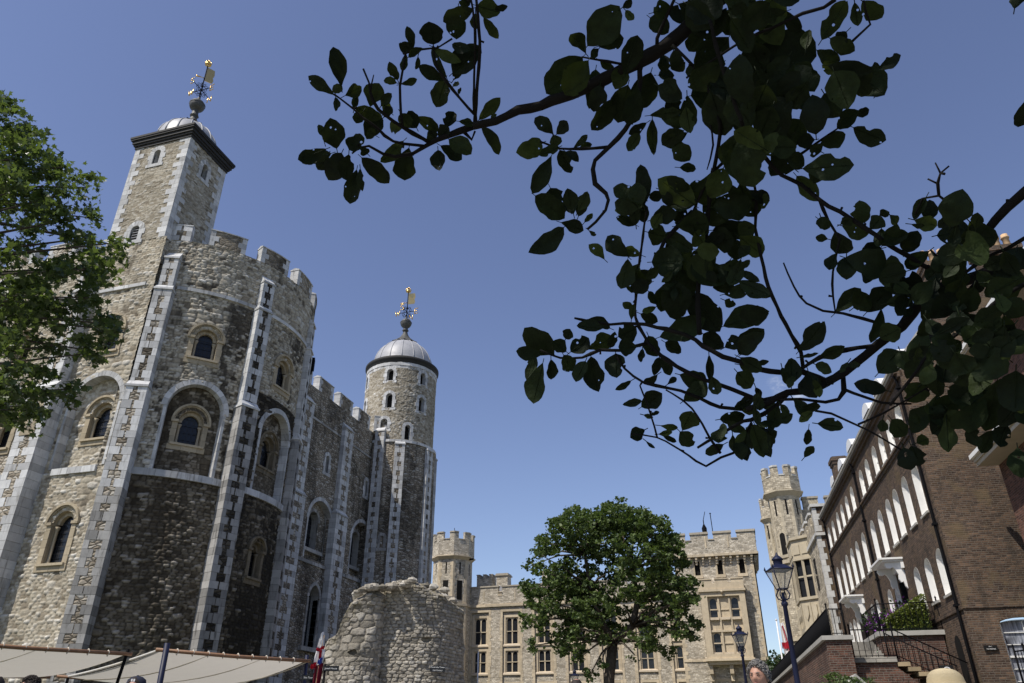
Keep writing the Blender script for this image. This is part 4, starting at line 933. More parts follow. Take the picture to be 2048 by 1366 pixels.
g.bsdf(g.mix(g.sstep(n2_, 0.45, 0.62), g.ramp(n_, [(0.3, (0.10, 0.11, 0.13)), (0.7, (0.42, 0.44, 0.50))]), (0.05, 0.055, 0.07)), 0.15, spec=0.6); M['netglass'] = g.m
M['black'] = plain('black_painted_sign', (0.012, 0.012, 0.012), 0.35, 0, 0.4, 0.1)
M['plum'] = plain('plum_bloom', (0.22, 0.06, 0.30), 0.7, 0, 0.2, 0.5, 20)
def hw(x, y, z=0): return Vector((x*cos(HR)-y*sin(HR), x*sin(HR)+y*cos(HR), z))
f_w = lambda X: (lambda u, v, d: (X+d, -u, v))       # west-facing wall, u = -y
f_s = lambda Y: (lambda u, v, d: (u, Y+d, v))        # south-facing wall, u = x
def georgian(parent, fn, uc, v0, vs, w, dep=0.32, arched=True, sill=True, nm='window'):
    """round-headed sash with a white-painted reveal"""
    P = arch(uc, w, v0, vs, 10) if arched else segarch(uc, w, v0, vs, 0.12)
    m = MB(); m.reveal(P, -0.004, dep, fn, 0.5); o = m.build(nm, M['paint'], parent)
    s = MB(); r = w/2
    for a, b in ((uc-r, uc-r+0.07), (uc+r-0.07, uc+r)): s.rect(a, v0, b, vs, dep-0.03, dep+0.05, fn)
    top = vs+(r if arched else 0.1); mid = (v0+top)/2
    s.rect(uc-r, v0, uc+r, v0+0.08, dep-0.03, dep+0.05, fn); s.rect(uc-r, mid-0.03, uc+r, mid+0.03, dep-0.05, dep+0.05, fn); s.rect(uc-0.015, v0, uc+0.015, top-0.03, dep-0.01, dep+0.03, fn)
    if arched: s.ring(uc, vs, r-0.07, r, dep-0.03, dep+0.05, fn, 8, gap=0)
    for k in (1, 2, 4, 5): zz = v0+(top-v0)*k/6; hwd = r if zz < vs else math.sqrt(max(0, r*r-(zz-vs)**2)); s.rect(uc-hwd, zz-0.012, uc+hwd, zz+0.012, dep-0.01, dep+0.03, fn)
    s.build('frame', M['paint'], o); p = MB(); p.panel(P, [], dep+0.04, fn); p.build('pane', M['netglass' if w > 1.3 else 'sash'], o)
    if sill: q = MB(); q.rect(uc-r-0.06, v0-0.09, uc+r+0.06, v0-0.004, -0.07, dep, fn); q.build('sill', M['stucco'], o)
    return o
GF = [31.55, 33.35, 35.2, 39.1, 40.7]; FF = [31.85, 33.7, 35.55, 37.15, 39.1, 41.1]; SF = [32.0, 33.9, 35.7, 37.4, 39.35, 41.1]
hA = thing('brick_house', 'nearest brown brick house of the terrace, with tall gable, chimney pots and purple window flowers', 'house', (9, 37, GZ), HR, 'brick terrace houses')
hB = thing('brick_house', 'farther brown brick house of the terrace, joined to the stone museum', 'house', (9, 49, GZ), HR, 'brick terrace houses')
X9 = 9.0; fw = f_w(X9)
def facade(par, y0, y1, gf, ff, sf, door, brick):
    hl = []
    for y in gf: hl.append(arch(-y, 0.92, 4.65, 5.85))
    for y in ff: hl.append(arch(-y, 0.95, 7.72, 9.3))
    for y in sf: hl.append(arch(-y, 0.88, 11.08, 12.0))
    hl.append([(-door-0.55, 3.6), (-door+0.55, 3.6), (-door+0.55, 6.2), (-door-0.55, 6.2)])
    m = MB(); m.panel([(-y1, GZ), (-y0, GZ), (-y0, 13.3), (-y1, 13.3)], hl, 0, fw); par_w = m.build('wall', brick, par)
    for y in gf: georgian(par, fw, -y, 4.65, 5.85, 0.92, sill=True)
    for y in ff: georgian(par, fw, -y, 7.72, 9.3, 0.95)
    for y in sf: georgian(par, fw, -y, 11.08, 12.0, 0.88, 0.2)
    # door, canopy on consoles
    m = MB(); m.rect(-door-0.55, 3.6, -door+0.55, 6.2, 0.35, 0.42, fw); m.reveal(hl[-1], 0, 0.35, fw); d = m.build('door', M['black'], par)
    m = MB(); m.rect(-door-1.05, 6.9, -door+1.05, 6.98, -0.85, 0.0, fw); m.rect(-door-1.15, 6.98, -door+1.15, 7.06, -0.98, 0.0, fw); m.rect(-door-1.1, 6.6, -door+1.1, 6.86, -0.12, 0.05, fw)
    m.build('canopy', M['paint'], par)
    for sg in (-1, 1):
        m = MB(); u = -door+sg*0.85
        P = [(0, 5.75), (0, 6.9), (-0.72, 6.9), (-0.75, 6.78), (-0.68, 6.64), (-0.55, 6.62), (-0.44, 6.68), (-0.36, 6.6), (-0.26, 6.35), (-0.28, 6.15), (-0.22, 6.02), (-0.12, 6.05), (-0.08, 5.85)]
        fc = lambda uu, v, dd, u=u: (X9+uu, -(u+dd), v)
        m.block(P, -0.07, 0.07, fc); m.build('console', M['paint'], par)
    # strings, cornice, gutter, gauged arches
    each('brick_band', brick, par, lambda m: (m.rect(-y1, 10.72, -y0, 10.86, -0.06, 0.05, fw), m.rect(-y1, 10.86, -y0, 10.95, -0.12, 0.05, fw)), lambda m: m.rect(-y1, 3.95, -y0, 4.1, -0.06, 0.05, fw),
         lambda m: (m.rect(-y1, 13.0, -y0, 13.15, -0.1, 0.1, fw), m.rect(-y1, 13.15, -y0, 13.3, -0.2, 0.1, fw)))
    m = MB(); m.rect(-y1, 13.3, -y0, 13.38, -0.24, 0.4, fw); m.rect(-y1, 13.38, -y0, 13.5, -0.3, 0.3, fw); m.build('gutter_cornice', M['stucco'], par)
    # roof with dormers
    m = MB(); m.mesh([(X9-0.2, y0, 13.6), (X9-0.2, y1, 13.6), (X9+5.5, y1, 17.6), (X9+5.5, y0, 17.6), (X9+11, y1, 13.6), (X9+11, y0, 13.6)], [(0, 3, 2, 1), (3, 5, 4, 2)]); m.build('roof', M['slate'], par)
    return par_w
facade(hA, 30.4, 42.7, GF, FF, SF, 37.9, M['brick'])
facade(hB, 42.7, 54.8, [43.9, 45.3, 50.0, 51.2, 52.6], [43.8, 45.85, 47.65, 49.5, 51.35, 53.4], [44.15, 46.05, 47.9, 49.7, 51.8, 53.7], 48.0, M['brick'])
def dormer(par, y):
    m = MB(); x0 = X9+0.7; m.box(x0, y-0.7, 13.6, x0+2.6, y+0.7, 15.0)
    m.mesh([(x0-0.1, y+0.8*cos(pi*k/8), 15.0+0.55*sin(pi*k/8)) for k in range(9)]+[(x0+2.6, y+0.8*cos(pi*k/8), 15.0+0.55*sin(pi*k/8)) for k in range(9)], [(k, k+1, k+10, k+9) for k in range(8)]+[tuple(range(9))])
    o = m.build('dormer', M['paint'], par); f = f_w(x0); m = MB(); m.rect(-y-0.45, 13.95, -y+0.45, 14.95, -0.01, 0.02, f); m.build('pane', M['sash'], o)
    m = MB(); m.rect(-y-0.02, 13.95, -y+0.02, 14.95, -0.04, 0.0, f); m.rect(-y-0.45, 14.42, -y+0.45, 14.48, -0.04, 0.0, f)
    for sg in (-1, 1): m.rect(-y+sg*0.45-0.03, 13.9, -y+sg*0.45+0.03, 15, -0.05, 0, f)
    m.build('frame', M['paint'], o)
for y in (45.2, 48.8, 52.4): dormer(hB, y)
for y in (33.5, 36.6, 39.7): dormer(hA, y)
# gable wall of the nearest house
fs = f_s(30.4)
gwin = segarch(10.75, 1.5, 1.25, 3.45, 0.18)
gab = [(9.0, GZ), (20.0, GZ), (20.0, 13.3), (15.6, 17.2), (12.4, 17.2), (11.2, 16.0), (9.0, 13.4)]
m = MB(); m.panel(gab, [gwin, [(10.45, 14.4), (11.0, 14.4), (11.0, 15.0), (10.45, 15.0)]], 0, fs); m.build('gable_wall', M['brick_s'], hA)
georgian(hA, fs, 10.75, 1.25, 3.45, 1.5, 0.14, False)
m = MB(); m.rect(10.0, 1.3, 11.5, 3.5, 0.2, 0.22, fs); m.build('net_curtain', M['curtain'], hA)
m = MB(); m.rect(10.45, 14.4, 11.0, 15.0, 0.12, 0.15, fs); m.build('vent', M['dark'], hA)
each('brick_band', M['brick_s'], hA, lambda m: m.rect(8.98, 3.98, 20, 4.12, -0.05, 0.1, fs), lambda m: m.rect(8.98, 11.0, 20, 11.12, -0.07, 0.1, fs), lambda m: m.rect(8.98, 11.3, 20, 11.4, -0.07, 0.1, fs))
m = MB()
for i in range(13):
    u = 10.0+1.5*i/13; m.block([(u, 3.55+0.1*sin(pi*i/13)), (u+0.1, 3.55+0.1*sin(pi*i/13)), (u+0.1, 3.85+0.1*sin(pi*i/13)), (u, 3.85+0.1*sin(pi*i/13))], -0.012, 0.05, fs)
m.build('window_arch', M['brick_s'], hA)
m = MB(); m.rect(12.4, 17.2, 15.7, 17.32, -0.08, 0.5, fs); m.block([(9.0, 13.4), (11.2, 16.0), (12.4, 17.2), (12.4, 17.34), (11.1, 16.14), (8.9, 13.55)], -0.06, 0.45, fs); m.build('coping', M['stucco'], hA)
def stack(par, x, y, z0, z1, w, d, npots):
    m = MB(); m.box(x-w/2, y-d/2, z0, x+w/2, y+d/2, z1-0.5); m.box(x-w/2-0.06, y-d/2-0.06, z1-0.5, x+w/2+0.06, y+d/2+0.06, z1-0.3); m.box(x-w/2-0.12, y-d/2-0.12, z1-0.3, x+w/2+0.12, y+d/2+0.12, z1-0.08); m.box(x-w/2-0.02, y-d/2-0.02, z1-0.08, x+w/2+0.02, y+d/2+0.02, z1)
    o = m.build('chimney', M['brick_s'], par)
    for i in range(npots):
        p = MB(); px = x-w/2+w*(i+0.5)/npots; p.lathe([(0.15, z1), (0.13, z1+0.5), (0.17, z1+0.52), (0.17, z1+0.58), (0.13, z1+0.6), (0.14, z1+0.72), (0.1, z1+0.72)], px, y, 12); p.build('chimney_pot', M['clay'], o)
stack(hA, 11.9, 30.9, 15.5, 18.35, 1.5, 0.8, 4); stack(hA, 14.3, 31.2, 17.2, 18.9, 1.6, 0.8, 4); stack(hB, 9.9, 50.6, 13.4, 16.2, 0.8, 1.0, 0)
# drain pipes
for par, y in ((hA, 30.75), (hA, 42.2), (hB, 54.35)):
    m = MB(); x = X9-0.09
    m.tube([(x, y, GZ), (x, y, 4), (x, y, 9), (x, y, 13.0), (x-0.1, y, 13.2)], 0.055, 8)
    for z in (1, 4.1, 7, 10, 12.6): m.box(x-0.09, y-0.09, z, x+0.09, y+0.09, z+0.08)
    m.build('drain_pipe', M['iron'], par)
m = MB(); m.rect(9.0-0.02, GZ, 9.05, 3.3, 0, 0.01, fw) if False else None
# small arched basement opening beside the steps
m = MB(); m.panel(arch(-32.0, 0.75, 0.6, 2.9), [], -0.012, fw); m.build('area_opening', M['dark'], hA)
# window boxes
m = MB()
for y in GF[:4]:
    for k in range(120):
        a = y+random.uniform(-0.6, 0.6); b = X9-0.12-random.uniform(0, 0.22); c = 4.6+random.uniform(-0.28, 0.18); s_ = random.uniform(0.03, 0.06)
        m.face([(b, a-s_, c), (b-s_, a, c-s_), (b, a+s_, c), (b+s_*0.3, a, c+s_)], None, random.random())
# ---- taller projecting neighbour at the right edge
M['brick_dk'] = coursed('shaded_red_brick', (0.16, 0.075, 0.05), (0.10, 0.05, 0.04), (0.16, 0.12, 0.1), 0.225, 0.075, 0.010, 0.008, seed=11)
nb = thing('brick_house', 'red brick neighbour with deep cream eaves at the right edge, behind the branches', 'house', (13, 24, GZ), HR)
m = MB(); m.box(11.0, 18.0, GZ, 22, 29.0, 8.6); m.box(11.75, 18.0, 8.6, 22, 29.0, 13.0); m.build('wall', M['brick_dk'], nb)
m = MB(); m.box(10.3, 17.4, 8.6, 11.72, 29.0, 8.75); m.box(10.25, 17.3, 8.75, 10.4, 29.05, 8.98); m.box(11.0, 17.4, 13.0, 22.2, 29.2, 13.12); m.build('soffit', M['paintd'], nb)
m = MB(); m.box(10.15, 17.3, 8.9, 10.3, 29.1, 9.05); m.box(10.9, 17.3, 13.12, 11.05, 29.3, 13.3); m.build('gutter', M['paint'], nb)
m = MB(); m.mesh([(10.9, 17.3, 13.2), (22.3, 17.3, 13.2), (22.3, 29.3, 13.2), (10.9, 29.3, 13.2), (16.6, 20, 16.5), (16.6, 27, 16.5)], [(0, 1, 4), (1, 2, 5, 4), (2, 3, 5), (3, 0, 4, 5)]); m.box(10.3, 17.4, 8.76, 11.7, 29.0, 8.85); m.build('roof', M['slate'], nb)

# ---------------------------------------------------------------- THE STONE MUSEUM beyond the terrace
M['mus'] = coursed('museum_rubble', (0.52, 0.46, 0.35), (0.33, 0.29, 0.22), (0.32, 0.265, 0.19), 0.38, 0.17, 0.02, 0.014, irreg=0.05, seed=3)
M['greyst'] = ashlar('grey_limestone', (0.52, 0.51, 0.48), 0.3, 0.3)
mu = thing('museum', 'battlemented stone museum with octagonal turret and oriel beyond the brick terrace', 'museum', (12, 66, GZ), HR)
XM = 8.45; fm = f_w(XM); fms = f_s(55.3)
m = MB(); m.panel([(-72, GZ), (-55.3, GZ), (-55.3, 12.3), (-72, 12.3)], [], 0, fm); m.rect(-72, 12.3, -55.3, 13.3, 0.0, 0.4, fm)
m.rect(-56.2, 13.3, -55.3, 14.3, 0, 0.4, fm)
for k in range(6): m.rect(-58.6-k*2.4, 13.3, -57.2-k*2.4, 14.2, 0, 0.4, fm)
m.build('wall', M['mus'], mu)
m = MB(); m.rect(XM, GZ, 9.05, 12.3, 0, 0.4, fms); m.rect(XM+0.02, 12.5, 9.4, 14.3, 0, 0.4, fms); m.build('return_wall', M['brick'], mu)
q = MB(); z = GZ; k = 0
while z < 12.2:
    L = 0.42 if k % 2 else 0.26; q.box(XM-0.02, 55.28, z, XM+L, 55.28+L, z+0.4, random.random()); z += 0.41; k += 1
z = 12.6
while z < 14.2: L = 0.42 if k % 2 else 0.26; q.box(XM-0.02, 55.28, z, XM+L, 55.28+L, z+0.4, random.random()); z += 0.41; k += 1
q.box(XM-0.12, 55.15, 12.3, 9.1, 56, 12.5); q.box(XM-0.12, 55.15, 14.3, 9.45, 56.2, 14.5)
for k in range(6): q.rect(-58.7-k*2.4, 14.2, -57.1-k*2.4, 14.38, -0.08, 0.48, fm)
q.rect(-72, 12.25, -56, 12.5, -0.15, 0.3, fm); q.build('quoins', M['greyst'], mu)
# square tower with battlements
m = MB(); m.box(8.6, 72.6, GZ, 17, 85, 18.6)
for x in (10.4, 12.4, 14.4): m.box(x, 72.6, 18.6, x+1.35, 73.1, 19.6)
for y in (74, 76.2, 78.4, 80.6, 82.8): m.box(8.6, y, 18.6, 9.1, y+1.35, 19.6)
tw2 = m.build('tower', M['mus'], mu); c = MB()
for x in (10.4, 12.4, 14.4): c.box(x-0.06, 72.5, 19.6, x+1.41, 73.2, 19.78)
for y in (74, 76.2, 78.4, 80.6, 82.8): c.box(8.5, y-0.06, 19.6, 9.2, y+1.41, 19.78)
c.build('coping', M['weath'], tw2)
ot = octturret(mu, 8.75, 72.5, GZ, 20.0, 22.5, 1.42, 1.72, 'mus', 'mtan', 'greyst'); octturret(mu, 8.6, 84.5, GZ, 20.7, 23.0, 0.85, 1.05, 'mus', 'mtan', 'greyst')
m = MB(); octbox(m, 1.62, 8.75, 72.5, 13.6, 13.9); octbox(m, 1.6, 8.75, 72.5, 7.2, 7.5); m.build('string_course', M['mtan'], ot)
fn = flat(8.75-sin(pi/4)*1.32, 72.5-cos(pi/4)*1.32, 225); m = MB(); m.panel(arch(0.25, 0.6, 14.4, 16.0, 8, 0.4), [], -0.03, fn); m.build('lancet', M['dark'], ot)
m = MB(); m.ring(0.25, 16.0, 0.3, 0.5, -0.06, 0.1, fn, 9); m.rect(-0.2, 14.3, -0.05, 16, -0.06, 0.1, fn); m.rect(0.55, 14.3, 0.7, 16, -0.06, 0.1, fn); m.rect(-0.25, 14.1, 0.75, 14.35, -0.1, 0.1, fn); m.build('lancet_surround', M['mtan'], ot)
# oriel on the west front: canted bay
def bay(z0, z1, r, fl=0.0):
    return None
m = MB(); oy = 62.3
pl = [(XM, oy-2.1), (XM-1.1, oy-1.2), (XM-1.1, oy+1.2), (XM, oy+2.1)]
def prism(m, pl, z0, z1, sc=1.0, tone=0.5):
    cx = XM; cy = oy; A = [(cx+(x-cx)*sc, cy+(y-cy)*sc) for x, y in pl]
    V = [(x, y, z) for z in (z0, z1) for x, y in A]; n = len(A)
    m.mesh(V, [tuple(range(n)), tuple(reversed(range(n, 2*n)))]+[(i, i+n, (i+1) % n+n, (i+1) % n) for i in range(n)], tone)
prism(m, pl, 6.9, 8.9); prism(m, pl, 11.9, 13.3); prism(m, pl, 13.3, 13.5, 1.1); prism(m, pl, 8.9, 9.1, 1.08); prism(m, pl, 11.75, 11.9, 1.08); prism(m, pl, 6.75, 6.9, 1.06)
prism(m, pl, 6.2, 6.75, 0.75); prism(m, pl, 5.6, 6.2, 0.5); prism(m, pl, 5.0, 5.6, 0.25)
for i in range(3):
    a, b = Vector(pl[i]), Vector(pl[i+1]); n = 3 if i == 1 else 2
    for k in range(n+1):
        p = a.lerp(b, k/n); m.box(p.x-0.09, p.y-0.09, 9.1, p.x+0.09, p.y+0.09, 11.75)
    for z in (10.5,): m.mesh([(a.x, a.y, z), (b.x, b.y, z), (b.x, b.y, z+0.12), (a.x, a.y, z+0.12)], [(0, 1, 2, 3)])
    for k in range(n):                              # carved shields in the apron and merlons on top
        p = a.lerp(b, (k+0.5)/n); t = (b-a).normalized(); nn = Vector((t.y, -t.x)) if False else Vector((-t.y, t.x)); nn = nn if nn.x < 0.01 else -nn
        fn2 = lambda u, v, d, p=p, t=t, nn=nn: (p.x+t.x*u-nn.x*d, p.y+t.y*u-nn.y*d, v)
        m.block([(-0.2, 8.5), (-0.2, 7.9), (0, 7.5), (0.2, 7.9), (0.2, 8.5), (0, 8.58)], -0.1, 0.02, fn2); m.rect(-0.42, 7.1, -0.36, 8.7, -0.07, 0.02, fn2); m.rect(0.36, 7.1, 0.42, 8.7, -0.07, 0.02, fn2); m.rect(-0.28, 12.2, 0.28, 12.9, -0.06, 0.02, fn2)
ob_ = m.build('oriel', M['mtan'], mu); m = MB(); prism(m, pl, 9.1, 11.75, 0.9); m.build('pane', M['sash'], ob_)
m = MB(); m.box(XM+0.4, 56, 11.6, 16, 72, 12.0); m.build('roof', M['lead'], mu)
for y, z in ((66.5, 9.2), (69.2, 9.2), (58.6, 9.2), (58.6, 4.2), (66.5, 4.2), (69.2, 4.2)): each('window', M['sash'], mu, lambda m: m.rect(-y-0.45, z, -y+0.45, z+2.2, -0.02, 0.1, fm))

# ---------------------------------------------------------------- GROUND
g = G('lawn_and_gravel'); tc = g.n('TexCoord').outputs['Object']; n1 = g.noise(tc, 0.4, 5).outputs[0]; n2 = g.noise(tc, 30, 4).outputs[0]
g.bsdf(g.mix(0.5, g.mix(g.sstep(n1, 0.45, 0.55), (0.05, 0.08, 0.025), (0.22, 0.19, 0.15)), g.ramp(n2, [(0.3, 0.6), (0.7, 1.3)]), 'MULTIPLY'), 0.95, n2, 0.01); M['ground'] = g.m
m = MB(); m.box(-1500, -1500, GZ-0.5, 1500, 1500, GZ-0.004); o = m.build('ground', M['ground'], None); o['kind'] = 'structure'
M['flag_st'] = coursed('yorkstone_paving', (0.30, 0.28, 0.24), (0.2, 0.19, 0.17), (0.1, 0.09, 0.08), 0.8, 0.5, 0.01, 0.005)
m = MB(); m.box(-14, -8, GZ-0.2, 3.6, 60, GZ+0.003); o = m.build('path', M['flag_st'], None); o['kind'] = 'structure'

# ---------------------------------------------------------------- RUINED TOWER STUMP (real relief)
M['ruin'] = None
def ruin_mat():
    g = G('ruin_stone'); base = g.uv(1, 1); t = g.n('Attribute', attribute_name='stone').outputs['Fac']; d = g.n('Attribute', attribute_name='gapd').outputs['Fac']
    col = g.ramp(t, [(0, (0.19, 0.17, 0.135)), (0.3, (0.30, 0.27, 0.22)), (0.65, (0.38, 0.345, 0.285)), (1, (0.50, 0.47, 0.41))])
    f1 = g.noise(base, 7, 5, 0.7).outputs[0]; f2 = g.noise(base, 0.8, 4, 0.6).outputs[0]
    col = g.mix(0.75, col, g.ramp(f1, [(0.3, 0.6), (0.7, 1.3)]), 'MULTIPLY'); col = g.mix(0.7, col, g.ramp(f2, [(0.3, 0.6), (0.65, 1.15)]), 'MULTIPLY')
    col = g.mix(g.math('MULTIPLY', d, 0.55), col, (0.10, 0.085, 0.065))
    mo = g.n('Attribute', attribute_name='moss').outputs['Fac']; col = g.mix(g.math('MULTIPLY', mo, g.sstep(f1, 0.45, 0.6)), col, (0.12, 0.10, 0.035))
    g.bsdf(col, 0.95, f1, 0.03, spec=0.15); return g.m
M['ruin'] = ruin_mat()
def azp(az, D): return (D*sin(R(az)), D*cos(R(az)))
ruin = thing('ruined_tower', 'ragged stump of a ruined rubble stone tower standing before the keep', 'ruin', (-12.5, 25.5, GZ))
def relief(path, topf, zlo, name, su, sv, amp, seed, res=0.035, moss=0.5):
    """a plan polyline raised into a wall of individually modelled stones with a broken top"""
    P = np.array(path, float); seg = np.hypot(*np.diff(P, axis=0).T); cum = np.concatenate([[0], np.cumsum(seg)]); Lt = cum[-1]
    nu = int(Lt/res); nv = int((max(topf(s) for s in np.linspace(0, Lt, 50))-zlo)/res)
    s = np.linspace(0, Lt, nu); X = np.interp(s, cum, P[:, 0]); Y = np.interp(s, cum, P[:, 1])
    k = 9; X2 = np.convolve(np.pad(X, k, 'edge'), np.ones(2*k+1)/(2*k+1), 'valid'); Y2 = np.convolve(np.pad(Y, k, 'edge'), np.ones(2*k+1)/(2*k+1), 'valid')
    tx = np.gradient(X2); ty = np.gradient(Y2); l = np.hypot(tx, ty); nx, ny = ty/l, -tx/l
    top = np.array([topf(a) for a in s])+0.22*(vnoise(s*1.6, s*0, seed+4)-0.5)+0.16*(np.floor(vnoise(s*3.1, s*0+2, seed+5)*5)/5-0.5)
    T = np.linspace(0, 1, nv); U, TT = np.meshgrid(s, T, indexing='ij'); Z = zlo+(top[:, None]-zlo)*TT
    bd, idd = stones(U, Z, su, sv, seed); bd2, id2 = stones(U, Z, su*1.8, sv*1.7, seed+7)
    bigm = vnoise(U*0.6, Z*0.9, seed+3) > 0.76
    bd = np.where(bigm, bd2, bd); idd = np.where(bigm, id2, idd)
    prof = np.clip(bd/0.30, 0, 1)**0.45
    disp = amp*prof*(0.35+1.0*idd)+0.035*(vnoise(U*7, Z*11, seed+1, 4)-0.5)+0.28*(vnoise(U*0.9, Z*0.9, seed+2)-0.5)
    hole = vnoise(U*1.3, Z*2.2, seed+11) > 0.80; disp = np.where(hole, disp-0.14, disp)
    disp += np.where(TT > 0.97, -0.25*(TT-0.97)/0.03, 0)
    V = np.stack([X2[:, None]+nx[:, None]*disp, Y2[:, None]+ny[:, None]*disp, Z], -1).reshape(-1, 3)
    rim = np.stack([X2-nx*0.9, Y2-ny*0.9, top-0.35], -1); V = np.vstack([V, rim])
    F = []; I = np.arange(nu*nv).reshape(nu, nv)
    a = I[:-1, :-1].ravel(); b_ = I[1:, :-1].ravel(); c = I[1:, 1:].ravel(); d = I[:-1, 1:].ravel(); F = np.stack([a, b_, c, d], -1).tolist()
    F += [(I[i, nv-1], I[i+1, nv-1], nu*nv+i+1, nu*nv+i) for i in range(nu-1)]
    o0 = np.array(ORG[ruin.name]); me = bpy.data.meshes.new(name); me.from_pydata((V-o0).tolist(), [], F); me.materials.append(M['ruin'])
    uvl = me.uv_layers.new(name='UVMap'); ug = np.concatenate([U.ravel(), s]); zg = np.concatenate([Z.ravel(), top+1])
    li = np.empty(len(me.loops), int); me.loops.foreach_get('vertex_index', li); uvl.data.foreach_set('uv', np.stack([ug[li], zg[li]], -1).ravel())
    for nm, arr in (('stone', np.concatenate([idd.ravel(), 0.5+0*s])), ('gapd', np.concatenate([1-np.clip(bd/0.22, 0, 1).ravel(), 0*s])), ('moss', np.concatenate([(moss*np.clip((TT-0.84)/0.12, 0, 1)*(vnoise(U*1.2, Z*1.2, seed+8) > 0.45)).ravel(), 0*s+moss]))):
        at = me.attributes.new(nm, 'FLOAT', 'POINT'); at.data.foreach_set('value', arr.astype(np.float32))
    ob = bpy.data.objects.new(name, me); COL.objects.link(ob); ob.parent = ruin; ORG[ob.name] = ORG[ruin.name]; return ob
RD = 24.8; cx_, cy_ = azp(-24.25, RD+2.1); rr = 1.72
# round part: from the crease round to the right and behind
arc = [(cx_+1.62*sin(R(a)), cy_+1.62*cos(R(a))) for a in range(222, 40, -6)]
ul = azp(-26.1, RD+0.75)
arc = [(cx_+1.87*sin(R(a)), cy_+1.87*cos(R(a))) for a in range(228, 30, -6)]
def top_r(s):
    xs_ = [0, 0.6, 1.4, 1.75, 2.2, 2.9, 3.6, 4.3, 5.2, 6.2]; zs_ = [4.22, 4.22, 4.3, 4.5, 4.52, 4.4, 4.25, 4.0, 3.9, 3.8]; return float(np.interp(s, xs_, zs_))
relief(arc, top_r, GZ, 'round_wall', 0.22, 0.098, 0.07, 3, 0.022)
# near left mass: broken wall end with big stones, sloping down to the left
lp = [azp(-29.3, RD+2.6), azp(-29.9, RD+0.5), azp(-29.0, RD+0.15), azp(-28, RD+0.0), azp(-27, RD-0.02), azp(-26.3, RD+0.08), azp(-25.95, RD+0.35), azp(-26.0, RD+1.6)]
azs = [math.degrees(math.atan2(p[0], p[1])) for p in lp]; lc = [0]
for i in range(1, len(lp)): lc.append(lc[-1]+math.hypot(lp[i][0]-lp[i-1][0], lp[i][1]-lp[i-1][1]))
def top_l(s):
    a = float(np.interp(s, lc, azs)); z = float(np.interp(a, [-30, -29.7, -29.1, -28.9, -28.6, -28.2, -27.6, -27.0, -26.0], [2.2, 2.75, 3.05, 3.4, 3.7, 3.98, 4.05, 4.15, 4.18]))
    return z if s > lc[1] else z-0.5*(lc[1]-s)*0
relief(lp, top_l, GZ, 'broken_wall', 0.22, 0.125, 0.05, 9, 0.022)
m = MB()
for k in range(46):                                   # loose stones along the broken top
    a = random.uniform(-28.3, -20.8); dd = RD+random.uniform(-0.2, 1.6)+(0.6 if a > -24 else 0); x, y = azp(a, dd); z = float(np.interp(a, [-28.3, -27, -26, -24.6, -24, -22.8, -22, -20.8], [4.0, 4.2, 4.2, 4.3, 4.5, 4.45, 4.3, 4.0]))
    r = random.uniform(0.08, 0.17); V = []; F = []
    for i in range(5):
        for j in range(7):
            t = pi*i/4; p = 2*pi*j/7; q = r*random.uniform(0.8, 1.15); V.append((x+q*1.3*sin(t)*cos(p), y+q*sin(t)*sin(p), z-0.02+q*0.75*cos(t)))
    for i in range(4):
        for j in range(7): F.append((i*7+j, i*7+(j+1) % 7, (i+1)*7+(j+1) % 7, (i+1)*7+j))
    m = MB(); m.mesh(V, F, random.random(), False)
    ob = m.build('loose_stone', M['ruin'], ruin); a_ = ob.data.attributes.new('stone', 'FLOAT', 'FACE'); a_.data.foreach_set('value', [float(t) for t in m.tn])
# core so nothing shows through
m = MB(); m.lathe([(0.01, 3.3), (1.3, 3.3), (1.4, GZ)], cx_, cy_, 20); x, y = azp(-27.8, RD+0.9); m.lathe([(0.01, 2.9), (0.3, 2.9), (0.85, GZ)], x, y, 14); m.build('core', M['ruin'], ruin)

def text(s_, size, fn_mat, parent, name='lettering', mt='paint', align='CENTER'):
    cu = bpy.data.curves.new(name, 'FONT'); cu.body = s_; cu.size = size; cu.align_x = align; cu.align_y = 'CENTER'; cu.extrude = 0.002
    t = bpy.data.objects.new('tmp', cu); COL.objects.link(t); dg = bpy.context.evaluated_depsgraph_get(); me = bpy.data.meshes.new_from_object(t.evaluated_get(dg)); bpy.data.objects.remove(t)
    me.materials.clear(); me.materials.append(M[mt]); o = bpy.data.objects.new(name, me); COL.objects.link(o); o.parent = parent; o.matrix_local = fn_mat; return o
def sign(name, label, cat, P, face_az, w, h, lines, sizes, tilt=0.0, post=None, group=None, th=0.03, bracket=False):
    """board facing compass face_az with raised lettering; P is its centre"""
    o = thing(name, label, cat, (P[0], P[1], P[2]), 0, group); fn = flat(P[0], P[1], face_az)
    m = MB(); m.rect(-w/2, P[2]-h/2, w/2, P[2]+h/2, 0, th, fn); b = m.build('board', M['black'], o)
    if post: m = MB(); m.tube([fn(post, GZ, 0.05), fn(post, P[2]+h/2+0.05, 0.05)], 0.035, 8); m.build('post', M['iron'], o)
    n = Vector((sin(R(face_az)), cos(R(face_az)), 0)); t = Vector((-n.y, n.x, 0)); zz = Vector((0, 0, 1))
    rot = Matrix((t, zz, n)).transposed().to_4x4()
    for i, (l_, sz) in enumerate(zip(lines, sizes)):
        dz = h*(0.5-(i+0.5)/len(lines)); mt_ = Matrix.Translation(n*0.006+zz*dz)@rot; text(l_, sz, mt_, b)
    return o
x, y = azp(-21.95, RD-0.15); sign('sign', 'black plate with two lines of white lettering on the ruined round wall', 'sign', (x, y, 1.82), 157, 0.46, 0.17, ['Wardrobe Tower', '12th Century'], [0.06, 0.055])
